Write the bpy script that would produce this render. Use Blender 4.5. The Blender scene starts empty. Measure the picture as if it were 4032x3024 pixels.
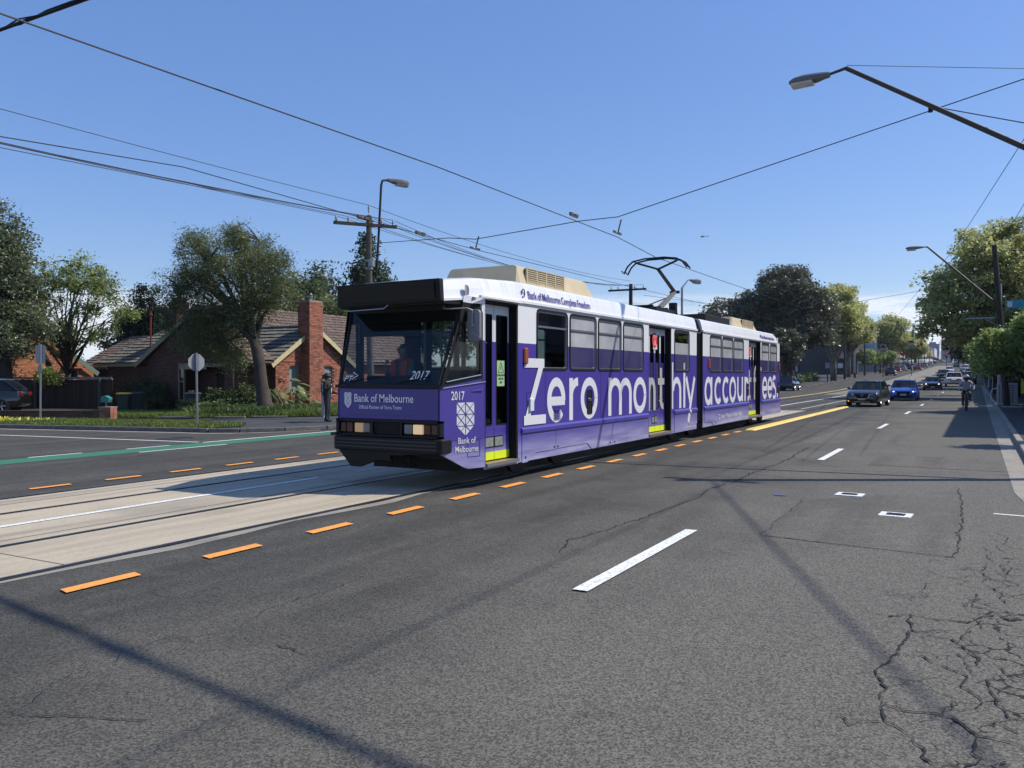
import bpy, bmesh, math, random
import numpy as np
from mathutils import Vector, Matrix
R = math.radians
rng = np.random.default_rng(7)
random.seed(7)
S = bpy.context.scene
COL = S.collection
# ---------------------------------------------------------------- camera, sky, sun, exposure
cam = bpy.data.cameras.new('camera'); camo = bpy.data.objects.new('camera', cam); COL.objects.link(camo)
cam.sensor_width = 36; cam.lens = 29.115; cam.clip_end = 6000; cam.clip_start = 0.05
camo.location = (0, 0, 1.8); camo.rotation_euler = (R(90-0.593), 0, R(29.3))
S.camera = camo
SUN_X, SUN_Y, SUN_EL = 0.70, 0.543, 48.5            # towards the sun, per metre of height
w = bpy.data.worlds.new('World'); S.world = w; w.use_nodes = True
nt = w.node_tree; nt.nodes.clear()
def wn(t, **k):
    n = nt.nodes.new(t)
    for a, b in k.items(): setattr(n, a, b)
    return n
sky = wn('ShaderNodeTexSky', sky_type='NISHITA', sun_disc=False, sun_elevation=R(SUN_EL), sun_rotation=math.atan2(SUN_X, SUN_Y), altitude=0, air_density=1.0, dust_density=0.35, ozone_density=2.2)
bg = wn('ShaderNodeBackground'); bg.inputs[1].default_value = 0.15
out = wn('ShaderNodeOutputWorld')
tc = wn('ShaderNodeTexCoord'); mp = wn('ShaderNodeMapping'); mp.inputs['Scale'].default_value = (5, 5, 26)
nz = wn('ShaderNodeTexNoise'); nz.inputs['Scale'].default_value = 1.6; nz.inputs['Detail'].default_value = 7
sx = wn('ShaderNodeSeparateXYZ')
r1 = wn('ShaderNodeMapRange'); r1.inputs[1].default_value = 0.098; r1.inputs[2].default_value = 0.080
r2 = wn('ShaderNodeMapRange'); r2.inputs[1].default_value = 0.40; r2.inputs[2].default_value = 0.50
mu = wn('ShaderNodeMath', operation='MULTIPLY'); mu2 = wn('ShaderNodeMath', operation='MULTIPLY'); mu2.inputs[1].default_value = 0.85
mx = wn('ShaderNodeMixRGB'); mx.inputs[2].default_value = (6.6, 6.9, 7.3, 1)
hs = wn('ShaderNodeHueSaturation'); hs.inputs['Saturation'].default_value = 1.18; hs.inputs['Hue'].default_value = 0.512; hs.inputs['Value'].default_value = 1.0
L = nt.links.new
L(tc.outputs['Generated'], mp.inputs[0]); L(mp.outputs[0], nz.inputs['Vector']); L(tc.outputs['Generated'], sx.inputs[0])
L(sx.outputs[2], r1.inputs[0]); L(nz.outputs[0], r2.inputs[0]); L(r1.outputs[0], mu.inputs[0]); L(r2.outputs[0], mu.inputs[1])
L(mu.outputs[0], mu2.inputs[0]); L(mu2.outputs[0], mx.inputs[0]); ev = wn('ShaderNodeMixRGB'); ev.inputs[0].default_value = .38; ev.inputs[2].default_value = (1.62, 2.95, 5.3, 1); L(sky.outputs[0], ev.inputs[1]); L(ev.outputs[0], hs.inputs['Color']); L(hs.outputs[0], mx.inputs[1]); L(mx.outputs[0], bg.inputs[0]); L(bg.outputs[0], out.inputs[0])
sl = bpy.data.lights.new('sun', 'SUN'); sl.energy = 5.0; sl.angle = R(0.53); sl.color = (1.0, 0.94, 0.84)
so = bpy.data.objects.new('sun', sl); COL.objects.link(so)
so.rotation_euler = Vector((SUN_X, SUN_Y, 1.0)).to_track_quat('Z', 'Y').to_euler(); so.location = (20, 20, 40)
S.view_settings.view_transform = 'Standard'; S.view_settings.look = 'None'; S.view_settings.exposure = 0; S.view_settings.gamma = 1; S.view_settings.use_curve_mapping = False
S.render.engine = 'CYCLES'
try:
    S.cycles.use_denoising = True; S.cycles.max_bounces = 6; S.cycles.diffuse_bounces = 2; S.cycles.glossy_bounces = 3; S.cycles.transparent_max_bounces = 12; S.cycles.transmission_bounces = 4
    S.cycles.caustics_reflective = False; S.cycles.caustics_refractive = False
except Exception: pass

# ---------------------------------------------------------------- helpers
def smooth(t): return np.log1p(np.exp(np.clip(t, -40, 40)))
def rz(Y):                                            # the road climbs beyond the crossing
    return float(0.021*12*smooth((Y-98)/12.))
def rx(Y):                                            # and bends a touch to the left
    return float(-0.005*30*smooth((Y-150)/30.))

_m = {}
def mat(name, col, rough=.8, metal=0., spec=.5, noise=0., nscale=8., bump=0., bscale=60., rnd=0., col2=None, coat=0., emit=None, trans=0., detail=4., n3=None):
    """principled material: col; noise mixes to col2 (or a darker col) by a noise field; rnd varies by piece"""
    if name in _m: return _m[name]
    col = tuple(x*.84 for x in col); col2 = tuple(x*.84 for x in col2) if col2 else None
    m = bpy.data.materials.new(name); m.use_nodes = True; t = m.node_tree; N = t.nodes; K = t.links.new
    b = N['Principled BSDF']; b.inputs['Roughness'].default_value = rough; b.inputs['Metallic'].default_value = metal
    b.inputs['Specular IOR Level'].default_value = spec; b.inputs['Coat Weight'].default_value = coat
    c = (*col, 1); b.inputs['Base Color'].default_value = c
    tcn = N.new('ShaderNodeTexCoord'); last = None
    if noise > 0:
        nn = N.new('ShaderNodeTexNoise'); nn.inputs['Scale'].default_value = nscale; nn.inputs['Detail'].default_value = detail
        K(tcn.outputs['Object'], nn.inputs['Vector'])
        rr = N.new('ShaderNodeMapRange'); rr.inputs[1].default_value = .35; rr.inputs[2].default_value = .65; rr.inputs[4].default_value = noise
        K(nn.outputs[0], rr.inputs[0])
        mm = N.new('ShaderNodeMixRGB'); mm.inputs[1].default_value = c; mm.inputs[2].default_value = (*(col2 or tuple(x*.45 for x in col)), 1)
        K(rr.outputs[0], mm.inputs[0]); last = mm.outputs[0]
    if n3:                                            # a finer, second field: (scale, amount, colour)
        nn = N.new('ShaderNodeTexNoise'); nn.inputs['Scale'].default_value = n3[0]; nn.inputs['Detail'].default_value = 3
        K(tcn.outputs['Object'], nn.inputs['Vector'])
        rr = N.new('ShaderNodeMapRange'); rr.inputs[1].default_value = .45; rr.inputs[2].default_value = .7; rr.inputs[4].default_value = n3[1]
        K(nn.outputs[0], rr.inputs[0])
        mm = N.new('ShaderNodeMixRGB'); mm.inputs[2].default_value = (*n3[2], 1)
        if last: K(last, mm.inputs[1])
        else: mm.inputs[1].default_value = c
        K(rr.outputs[0], mm.inputs[0]); last = mm.outputs[0]
    if rnd > 0:
        at = N.new('ShaderNodeAttribute'); at.attribute_name = 'rnd'; oi = N.new('ShaderNodeObjectInfo')
        ad = N.new('ShaderNodeMath'); ad.operation = 'ADD'; K(at.outputs['Fac'], ad.inputs[0]); K(oi.outputs['Random'], ad.inputs[1])
        fr = N.new('ShaderNodeMath'); fr.operation = 'FRACT'; K(ad.outputs[0], fr.inputs[0])
        hv = N.new('ShaderNodeHueSaturation')
        mr = N.new('ShaderNodeMapRange'); mr.inputs[3].default_value = 1-rnd; mr.inputs[4].default_value = 1+rnd; K(fr.outputs[0], mr.inputs[0]); K(mr.outputs[0], hv.inputs['Value'])
        mr2 = N.new('ShaderNodeMapRange'); mr2.inputs[3].default_value = .5+rnd*.035; mr2.inputs[4].default_value = .5-rnd*.02; K(fr.outputs[0], mr2.inputs[0]); K(mr2.outputs[0], hv.inputs['Hue'])
        if last: K(last, hv.inputs['Color'])
        else: hv.inputs['Color'].default_value = c
        last = hv.outputs[0]
    if last: K(last, b.inputs['Base Color'])
    if bump > 0:
        nb = N.new('ShaderNodeTexNoise'); nb.inputs['Scale'].default_value = bscale; nb.inputs['Detail'].default_value = 5; K(tcn.outputs['Object'], nb.inputs['Vector'])
        bp = N.new('ShaderNodeBump'); bp.inputs['Strength'].default_value = bump; bp.inputs['Distance'].default_value = .02; K(nb.outputs[0], bp.inputs['Height']); K(bp.outputs[0], b.inputs['Normal'])
    if emit: b.inputs['Emission Color'].default_value = (*emit[:3], 1); b.inputs['Emission Strength'].default_value = emit[3]
    _m[name] = m; return m

def leafmat(name, col, col2, trans=.35, rough=.45):
    m = bpy.data.materials.new(name); m.use_nodes = True; t = m.node_tree; N = t.nodes; K = t.links.new
    b = N['Principled BSDF']; b.inputs['Roughness'].default_value = rough; b.inputs['Specular IOR Level'].default_value = .35
    at = N.new('ShaderNodeAttribute'); at.attribute_name = 'rnd'
    mm = N.new('ShaderNodeMixRGB'); mm.inputs[1].default_value = (*col, 1); mm.inputs[2].default_value = (*col2, 1); K(at.outputs['Fac'], mm.inputs[0])
    K(mm.outputs[0], b.inputs['Base Color'])
    tr = N.new('ShaderNodeBsdfTranslucent'); g = N.new('ShaderNodeGamma'); g.inputs[1].default_value = .8; K(mm.outputs[0], g.inputs[0]); K(g.outputs[0], tr.inputs[0])
    ms = N.new('ShaderNodeMixShader'); ms.inputs[0].default_value = trans; K(b.outputs[0], ms.inputs[1]); K(tr.outputs[0], ms.inputs[2]); K(ms.outputs[0], N['Material Output'].inputs[0])
    return m

def glassmat(name, tint, refl=.06, rough=.02):
    """thin tinted pane: see-through with a mirror-like share that grows at grazing angles"""
    m = bpy.data.materials.new(name); m.use_nodes = True; t = m.node_tree; N = t.nodes; K = t.links.new
    N.remove(N['Principled BSDF'])
    tr = N.new('ShaderNodeBsdfTransparent'); tr.inputs[0].default_value = (*tint, 1)
    gl = N.new('ShaderNodeBsdfGlossy'); gl.inputs['Roughness'].default_value = rough; gl.inputs[0].default_value = (.9, .93, .95, 1)
    lw = N.new('ShaderNodeFresnel'); lw.inputs[0].default_value = 1.45
    ms = N.new('ShaderNodeMixShader'); K(lw.outputs[0], ms.inputs[0]); K(tr.outputs[0], ms.inputs[1]); K(gl.outputs[0], ms.inputs[2]); K(ms.outputs[0], N['Material Output'].inputs[0])
    return m

class MB:
    def __init__(s): s.v = []; s.f = []; s.mi = []; s.rn = []; s.m = 0; s.r = None
    def add(s, vs, fs):
        o = len(s.v); s.v += [tuple(v) for v in vs]; r = random.random() if s.r is None else s.r
        for f in fs: s.f.append(tuple(i+o for i in f)); s.mi.append(s.m); s.rn.append(r)
        return s
    def box(s, x0, x1, y0, y1, z0, z1, M=None):
        vs = [(x, y, z) for z in (z0, z1) for y in (y0, y1) for x in (x0, x1)]
        if M is not None: vs = [M @ Vector(v) for v in vs]
        return s.add(vs, [(0, 2, 3, 1), (4, 5, 7, 6), (0, 1, 5, 4), (1, 3, 7, 5), (3, 2, 6, 7), (2, 0, 4, 6)])
    def quad(s, a, b, c, d): return s.add([a, b, c, d], [(0, 1, 2, 3)])
    def prism(s, poly, axis, a, b):
        """poly of 2D points extruded along axis from a to b"""
        n = len(poly)
        def P(u, v, w): return {'x': (w, u, v), 'y': (u, w, v), 'z': (u, v, w)}[axis]
        vs = [P(u, v, a) for u, v in poly]+[P(u, v, b) for u, v in poly]
        return s.add(vs, [tuple(range(n))[::-1], tuple(range(n, 2*n))]+[(i, (i+1) % n, n+(i+1) % n, n+i) for i in range(n)])
    def tube(s, pts, r, seg=8, cap=True):
        pts = [Vector(p) for p in pts]; rs = r if hasattr(r, '__len__') else [r]*len(pts)
        rings = []; prev = None
        for i, p in enumerate(pts):
            d = (pts[min(i+1, len(pts)-1)]-pts[max(i-1, 0)]).normalized()
            if prev is None: u = d.orthogonal().normalized()
            else:
                u = prev-d*prev.dot(d); u = u.normalized() if u.length > 1e-6 else d.orthogonal().normalized()
            prev = u; v = d.cross(u)
            rings.append([p+(u*math.cos(2*math.pi*k/seg)+v*math.sin(2*math.pi*k/seg))*rs[i] for k in range(seg)])
        vs = [q for g in rings for q in g]; fs = []
        for i in range(len(pts)-1):
            for k in range(seg): a = i*seg+k; b = i*seg+(k+1) % seg; fs.append((a, b, b+seg, a+seg))
        if cap: fs.append(tuple(range(seg))[::-1]); fs.append(tuple(range(len(vs)-seg, len(vs))))
        return s.add(vs, fs)
    def lathe(s, prof, c=(0, 0, 0), axis='z', seg=16):
        vs = []; fs = []
        for (r, h) in prof:
            for k in range(seg):
                a = 2*math.pi*k/seg; u, v = r*math.cos(a), r*math.sin(a)
                p = {'z': (u, v, h), 'x': (h, u, v), 'y': (u, h, v)}[axis]; vs.append((p[0]+c[0], p[1]+c[1], p[2]+c[2]))
        for i in range(len(prof)-1):
            for k in range(seg): a = i*seg+k; b = i*seg+(k+1) % seg; fs.append((a, b, b+seg, a+seg))
        return s.add(vs, fs)
    def loft(s, secs, close=True, caps=True):
        n = len(secs[0]); vs = [p for q in secs for p in q]; fs = []
        for i in range(len(secs)-1):
            for k in range(n if close else n-1): a = i*n+k; b = i*n+(k+1) % n; fs.append((a, b, b+n, a+n))
        if caps: fs.append(tuple(range(n))[::-1]); fs.append(tuple(range(len(vs)-n, len(vs))))
        return s.add(vs, fs)
    def build(s, name, mats, parent=None, world=False, smooth=False, kind=None, label=None, bevel=0):
        me = bpy.data.meshes.new(name); off = Vector((0, 0, 0))
        if parent is not None and world: off = parent.matrix_basis.translation if parent.parent is None else parent.parent.matrix_basis.translation+parent.matrix_basis.translation
        vs = [(v[0]-off[0], v[1]-off[1], v[2]-off[2]) for v in s.v] if world and parent is not None else s.v
        me.from_pydata(vs, [], s.f); me.update()
        mats = mats if isinstance(mats, (list, tuple)) else [mats]
        for m in mats: me.materials.append(m)
        if len(mats) > 1: me.polygons.foreach_set('material_index', s.mi)
        a = me.attributes.new('rnd', 'FLOAT', 'FACE'); a.data.foreach_set('value', s.rn)
        if smooth: me.polygons.foreach_set('use_smooth', [True]*len(me.polygons))
        o = bpy.data.objects.new(name, me); COL.objects.link(o)
        if parent is not None: o.parent = parent
        if kind: o['kind'] = kind
        if label: o['label'] = label
        if bevel:
            b = o.modifiers.new('bevel', 'BEVEL'); b.width = bevel; b.segments = 2; b.limit_method = 'ANGLE'; b.angle_limit = R(35)
            b.harden_normals = False
        return o
def thing(name, label, cat, loc=(0, 0, 0), rot=0, group=None):
    o = bpy.data.objects.new(name, None); COL.objects.link(o); o.location = loc; o.rotation_euler = (0, 0, rot)
    o['label'] = label; o['category'] = cat
    if group: o['group'] = group
    return o
def tag(o, label, cat, group=None):
    o['label'] = label; o['category'] = cat
    if group: o['group'] = group
    return o
def dup(root, loc, rot=0, label=None, group=None, scale=None):
    r = root.copy(); COL.objects.link(r); r.location = loc; r.rotation_euler = (0, 0, rot)
    if scale: r.scale = scale
    if label: r['label'] = label
    if group: r['group'] = group
    for ch in list(root.children):
        c = ch.copy(); COL.objects.link(c); c.parent = r
        for g in list(ch.children):
            d = g.copy(); COL.objects.link(d); d.parent = c
    return r
def empty_part(name, parent, loc=(0, 0, 0)):
    o = bpy.data.objects.new(name, None); COL.objects.link(o); o.parent = parent; o.location = loc; return o
def text(s, loc, size, m, parent, facing='x', name='lettering', sx=1., off=0., align='LEFT', rotz=None, shear=0., sp=1.):
    cu = bpy.data.curves.new(name, 'FONT'); cu.body = s; cu.size = size; cu.extrude = .0015; cu.offset = off; cu.align_x = align; cu.shear = shear; cu.space_character = sp
    cu.resolution_u = 3; cu.materials.append(m)
    tmp = bpy.data.objects.new(name, cu); COL.objects.link(tmp)
    dg = bpy.context.evaluated_depsgraph_get(); me = bpy.data.meshes.new_from_object(tmp.evaluated_get(dg)); COL.objects.unlink(tmp); bpy.data.objects.remove(tmp)
    o = bpy.data.objects.new(name, me); COL.objects.link(o); o.parent = parent
    o.rotation_euler = (R(90), 0, R(90) if facing == 'x' else (rotz if rotz is not None else 0))
    o.location = loc; o.scale = (sx, 1, 1)
    return o
def pieces(boxes, name, material, parent, limit=300, rest_name=None):
    """boxes: (centre xyz, dims xyz, Matrix or None). The first `limit` are single objects sharing one unit mesh, the rest one 'stuff' part"""
    u = MB(); u.r = 0.; u.box(-.5, .5, -.5, .5, -.5, .5); first = None
    off = parent.matrix_basis.translation if parent is not None else Vector((0, 0, 0))
    for c, d, M in boxes[:limit]:
        if first is None: first = u.build(name, material, parent); o = first
        else: o = first.copy(); COL.objects.link(o); o.parent = parent
        mb = Matrix.Translation(Vector(c)-off) @ (M.to_4x4() if M is not None else Matrix.Identity(4)) @ Matrix.Diagonal((*d, 1)); o.matrix_basis = mb
    if len(boxes) > limit:
        g = MB()
        for c, d, M in boxes[limit:]:
            T = Matrix.Translation(c) @ (M.to_4x4() if M is not None else Matrix.Identity(4))
            g.box(-d[0]/2, d[0]/2, -d[1]/2, d[1]/2, -d[2]/2, d[2]/2, T)
        g.build(rest_name or name, material, parent, world=True, kind='stuff')
def ribbon(mb, pts, wd, z=None):
    """flat jagged or straight strip on the ground through pts (x, y[, z])"""
    P = [Vector((p[0], p[1], (p[2] if len(p) > 2 else 0))) for p in pts]; ws = wd if hasattr(wd, '__len__') else [wd]*len(P); vs = []
    for i, p in enumerate(P):
        d = P[min(i+1, len(P)-1)]-P[max(i-1, 0)]; n = Vector((-d.y, d.x, 0)).normalized()
        for s_ in (1, -1):
            q = p+n*s_*ws[i]/2; vs.append((q.x, q.y, (z if z is not None else 0)+p.z))
    mb.add(vs, [(2*i+1, 2*i+3, 2*i+2, 2*i) for i in range(len(P)-1)])

# ---------------------------------------------------------------- materials
def asphalt(name, base, dark, scale=1., coarse=1., old=False):
    m = bpy.data.materials.new(name); m.use_nodes = True; t = m.node_tree; N = t.nodes; K = t.links.new; b = N['Principled BSDF']
    g = N.new('ShaderNodeNewGeometry')
    def noise(sc, det, v=None):
        n = N.new('ShaderNodeTexNoise'); n.inputs['Scale'].default_value = sc; n.inputs['Detail'].default_value = det; K(v or g.outputs['Position'], n.inputs['Vector']); return n.outputs[0]
    def rng_(i, a, b_, c, d):
        n = N.new('ShaderNodeMapRange'); n.inputs[1].default_value = a; n.inputs[2].default_value = b_; n.inputs[3].default_value = c; n.inputs[4].default_value = d; K(i, n.inputs[0]); return n.outputs[0]
    def mix(f, a, b_, mode='MIX'):
        n = N.new('ShaderNodeMixRGB'); n.blend_type = mode
        if isinstance(f, float): n.inputs[0].default_value = f
        else: K(f, n.inputs[0])
        for i, x in ((1, a), (2, b_)):
            if isinstance(x, tuple): n.inputs[i].default_value = (*x, 1)
            else: K(x, n.inputs[i])
        return n.outputs[0]
    mp_ = N.new('ShaderNodeMapping'); mp_.inputs['Scale'].default_value = (1.1, .09, 1); K(g.outputs['Position'], mp_.inputs[0])
    c = mix(rng_(noise(.55, 5), .35, .65, 0, 1), base, dark)
    c = mix(rng_(noise(1.3, 4, mp_.outputs[0]), .44, .60, 0, .7), c, tuple(x*.72 for x in dark))      # wheel paths and oil along the lane
    c = mix(rng_(noise(3.1, 6), .52, .72, 0, .35), c, tuple(min(1, x*1.35) for x in base))
    if old:                                           # worn, paler surface towards the gutter
        sp_ = N.new('ShaderNodeSeparateXYZ'); K(g.outputs['Position'], sp_.inputs[0]); ad = N.new('ShaderNodeMath'); ad.operation = 'ADD'; K(sp_.outputs[0], ad.inputs[0]); K(rng_(noise(.5, 4), .3, .7, -1.4, 1.4), ad.inputs[1])
        c = mix(rng_(ad.outputs[0], -5.2, -1.6, 0, .78), c, (.140, .131, .110))
    if old:
        vp = N.new('ShaderNodeVectorMath'); vp.operation = 'ADD'; K(g.outputs['Position'], vp.inputs[0]); nd = N.new('ShaderNodeTexNoise'); nd.inputs['Scale'].default_value = 7; nd.inputs['Detail'].default_value = 4; K(g.outputs['Position'], nd.inputs['Vector'])
        vs_ = N.new('ShaderNodeVectorMath'); vs_.operation = 'SCALE'; vs_.inputs['Scale'].default_value = .16; K(nd.outputs['Color'], vs_.inputs[0]); K(vs_.outputs[0], vp.inputs[1])
        ve = N.new('ShaderNodeTexVoronoi'); ve.feature = 'DISTANCE_TO_EDGE'; ve.inputs['Scale'].default_value = 3.6; K(vp.outputs[0], ve.inputs['Vector'])
        wv = rng_(noise(2.5, 3), .42, .62, .0, .034); cm = N.new('ShaderNodeMath'); cm.operation = 'LESS_THAN'; K(ve.outputs['Distance'], cm.inputs[0]); K(wv, cm.inputs[1])
        mx_ = rng_(sp_.outputs[0], -.75, .1, 0, 1); my_ = rng_(sp_.outputs[1], 10.5, 7.5, 0, 1); m1 = N.new('ShaderNodeMath'); m1.operation = 'MULTIPLY'; K(mx_, m1.inputs[0]); K(my_, m1.inputs[1])
        m2 = N.new('ShaderNodeMath'); m2.operation = 'MULTIPLY'; K(m1.outputs[0], m2.inputs[0]); K(cm.outputs[0], m2.inputs[1]); c = mix(m2.outputs[0], c, (.018, .017, .016))
        ol = rng_(noise(.9, 8), .66, .72, 0, .55); c = mix(ol, c, (.035, .034, .033))
    vo = N.new('ShaderNodeTexVoronoi'); vo.inputs['Scale'].default_value = 92*scale; K(g.outputs['Position'], vo.inputs['Vector'])
    sp = rng_(vo.outputs['Color'] if False else vo.outputs['Distance'], .25, .75, 0, 1)
    bw = N.new('ShaderNodeRGBToBW'); K(vo.outputs['Color'], bw.inputs[0])
    c = mix(.9*coarse, c, mix(1.0, c, mix(rng_(bw.outputs[0], .22, .78, 0, 1), (.36, .36, .36), (1.66, 1.64, 1.6)), 'MULTIPLY'), 'MIX')
    c2 = mix(rng_(noise(46*scale, 4), .60, .68, 0, .7), c, (.02, .02, .02))
    K(c2, b.inputs['Base Color']); b.inputs['Roughness'].default_value = .88; b.inputs['Specular IOR Level'].default_value = .3
    bp = N.new('ShaderNodeBump'); bp.inputs['Strength'].default_value = .35*coarse; bp.inputs['Distance'].default_value = .006
    K(vo.outputs['Distance'], bp.inputs['Height']); K(bp.outputs[0], b.inputs['Normal'])
    return m
M_ASPH = asphalt('asphalt', (.084, .079, .068), (.062, .059, .051), coarse=.80, old=True)
M_PATH = asphalt('path_asphalt', (.075, .075, .076), (.055, .055, .057), coarse=.5)
M_PATCH = asphalt('patch_asphalt', (.128, .120, .102), (.108, .101, .086), coarse=.7)
M_CONC = mat('track_concrete', (.58, .49, .35), .85, noise=.5, nscale=1.2, col2=(.50, .425, .31), n3=(14, .3, (.30, .275, .235)), bump=.3, bscale=40)
def streaks(m, lo, hi, amt, c, scale=(1.6, .10, 1), sc=2.2):
    t = m.node_tree; N = t.nodes; K = t.links.new; b = N['Principled BSDF']; l = b.inputs['Base Color'].links[0].from_socket
    g_ = N.new('ShaderNodeNewGeometry'); mp_ = N.new('ShaderNodeMapping'); mp_.inputs['Scale'].default_value = scale; K(g_.outputs['Position'], mp_.inputs[0]); n = N.new('ShaderNodeTexNoise'); n.inputs['Scale'].default_value = sc; n.inputs['Detail'].default_value = 8; K(mp_.outputs[0], n.inputs['Vector'])
    r = N.new('ShaderNodeMapRange'); r.inputs[1].default_value = lo; r.inputs[2].default_value = hi; r.inputs[4].default_value = amt; K(n.outputs[0], r.inputs[0]); x = N.new('ShaderNodeMixRGB'); x.inputs[2].default_value = (*c, 1); K(r.outputs[0], x.inputs[0]); K(l, x.inputs[1]); K(x.outputs[0], b.inputs['Base Color'])
streaks(M_CONC, .45, .72, .7, (.24, .205, .16)); streaks(M_CONC, .55, .7, .5, (.20, .18, .15), (1, 1, 1), .45)
M_CONC2 = mat('gutter_concrete', (.36, .325, .265), .85, noise=.6, nscale=2.2, col2=(.33, .30, .26), n3=(25, .4, (.26, .24, .21)), bump=.3, bscale=50)
M_BLUE = mat('bluestone', (.16, .155, .15), .8, noise=.7, nscale=7, bump=.5, bscale=30)
streaks(M_CONC2, .45, .68, .6, (.16, .145, .12), (1, .8, 1), 2.5)
def paint(name, c, wear=.4):
    m = bpy.data.materials.new(name); m.use_nodes = True; N = m.node_tree.nodes; K = m.node_tree.links.new; b = N['Principled BSDF']; b.inputs['Roughness'].default_value = .7
    g = N.new('ShaderNodeNewGeometry'); n = N.new('ShaderNodeTexNoise'); n.inputs['Scale'].default_value = 30; n.inputs['Detail'].default_value = 8; K(g.outputs['Position'], n.inputs['Vector'])
    r = N.new('ShaderNodeMapRange'); r.inputs[1].default_value = .50; r.inputs[2].default_value = .64; r.inputs[4].default_value = wear; K(n.outputs[0], r.inputs[0])
    x = N.new('ShaderNodeMixRGB'); x.inputs[1].default_value = (*c, 1); x.inputs[2].default_value = (.13, .13, .125, 1); K(r.outputs[0], x.inputs[0]); K(x.outputs[0], b.inputs['Base Color']); return m
M_ORANGE = paint('orange_line_paint', (.93, .36, .06), .35)
M_WHITE = paint('white_line_paint', (.78, .78, .74), .45)
M_WORN = paint('worn_line_paint', (.62, .60, .54), .9)
M_GHOST = paint('ghost_line_paint', (.50, .42, .26), 1.)
M_YELLOW = paint('yellow_line_paint', (.85, .58, .14), .35)
M_GREEN = paint('green_lane_paint', (.035, .175, .095), .35)
M_CRACK = mat('crack_shadow', (.022, .021, .020), .95)
M_RAIL = mat('rail_steel', (.22, .21, .21), .3, metal=.9, noise=.4, nscale=3)
M_GROOVE = mat('rail_groove', (.03, .027, .025), .8)
M_GRASS = mat('grass_soil', (.045, .075, .018), .95, noise=.7, nscale=2.5, col2=(.05, .042, .025), bump=.6, bscale=30)
M_DIRT = mat('garden_soil', (.06, .045, .032), .95, noise=.8, nscale=2, col2=(.035, .05, .015), bump=.6, bscale=25)
M_GROUND = mat('ground_far', (.08, .085, .06), .95, noise=.6, nscale=.05)
M_MORTAR = mat('mortar', (.26, .20, .16), .95, noise=.5, nscale=9)
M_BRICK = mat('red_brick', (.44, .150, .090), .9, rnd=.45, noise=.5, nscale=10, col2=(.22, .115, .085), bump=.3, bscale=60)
M_BRICKD = mat('shade_dark_brick', (.14, .058, .042), .9, rnd=.42, noise=.5, nscale=9, col2=(.07, .045, .04), bump=.3, bscale=60)  # darker copy of the red brick, deep shade put into its colour
M_BRICKO = mat('orange_brick', (.55, .21, .11), .9, rnd=.3, noise=.4, nscale=9, col2=(.22, .12, .08), bump=.3, bscale=60)
M_TILE = mat('lichen_roof_tile', (.24, .235, .19), .9, rnd=.28, noise=.8, nscale=6, col2=(.12, .105, .085), bump=.4, bscale=40)
M_TILER = mat('terracotta_roof_tile', (.15, .075, .055), .85, rnd=.3, noise=.55, nscale=4, col2=(.085, .055, .045), n3=(16, .75, (.33, .30, .25)), bump=.3, bscale=40)
M_CREAM = mat('cream_timber', (.72, .60, .34), .6, noise=.25, nscale=6)
M_CREAMD = mat('pale_timber', (.42, .37, .27), .7, noise=.3, nscale=6)
M_DARK = mat('black_rubber', (.009, .009, .010), .7, spec=.25)
M_BLACK = mat('black_paint', (.009, .009, .010), .55, spec=.3)
M_DKGREY = mat('dark_grey_metal', (.05, .05, .052), .5, metal=.3)
M_GREY = mat('grey_galvanised', (.36, .37, .38), .45, metal=.6, noise=.3, nscale=12)
M_SILVER = mat('aluminium', (.62, .63, .64), .3, metal=.85)
M_TIMBER = mat('weathered_pole_timber', (.15, .125, .10), .9, noise=.7, nscale=5, bump=.5, bscale=30)
M_TIMBERD = mat('dark_pole_timber', (.05, .042, .036), .9, noise=.6, nscale=5, bump=.5, bscale=30)
M_FENCE = mat('stained_paling', (.065, .035, .025), .9, rnd=.3, noise=.5, nscale=8, bump=.3, bscale=30)
M_FENCET = mat('grey_fence_cap', (.33, .31, .28), .9, noise=.5, nscale=8)
M_BARK = mat('bark', (.085, .068, .050), .95, noise=.8, nscale=5, bump=.8, bscale=16)
M_BARKD = mat('dark_bark', (.065, .052, .042), .95, noise=.7, nscale=4, bump=.8, bscale=14)
M_BARKP = mat('pale_plane_bark', (.30, .27, .21), .9, noise=.9, nscale=3, col2=(.10, .09, .07))
M_WIN = mat('dark_window_glass', (.02, .022, .025), .05, spec=.9)
M_WHITEP = mat('white_paint', (.78, .78, .77), .5, noise=.15, nscale=3)
M_WALLG = mat('dark_grey_render', (.06, .062, .07), .8, noise=.3, nscale=2)

# ---------------------------------------------------------------- ground, road, tracks
YS = [-30, -15, 0, 4, 8, 12, 16, 20, 25, 30, 40, 50, 60, 68, 76, 84, 92, 100, 108, 116, 125, 135, 150, 170, 200, 240, 300, 380, 480, 600, 760, 950, 1200, 1600]
def strip(mb, x0, x1, dz, y0=-30, y1=1600, step=None):
    ys = [y0]+[y for y in YS if y0 < y < y1]+[y1]
    vs = []; nx = [x0, x1]
    for y in ys: vs += [(x0+rx(y), y, rz(y)+dz), (x1+rx(y), y, rz(y)+dz)]
    mb.add(vs, [(2*i, 2*i+1, 2*i+3, 2*i+2) for i in range(len(ys)-1)])
g = MB(); strip(g, -1500, 1500, -.30, -300); g.build('ground', M_GROUND, kind='structure')
g = MB(); strip(g, -140, 60, 0.); road = g.build('road', M_ASPH, kind='structure')
def onroad(name, m, parts, par=None, **k):
    o = MB()
    for p in parts: strip(o, *p[:2], p[2], p[3], p[4])
    return o.build(name, m, par or road, **k)
g = MB(); strip(g, -12.35, -7.42, .006, -30, 44); slab = g.build('tram_track_bed', M_CONC, kind='structure')
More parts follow.
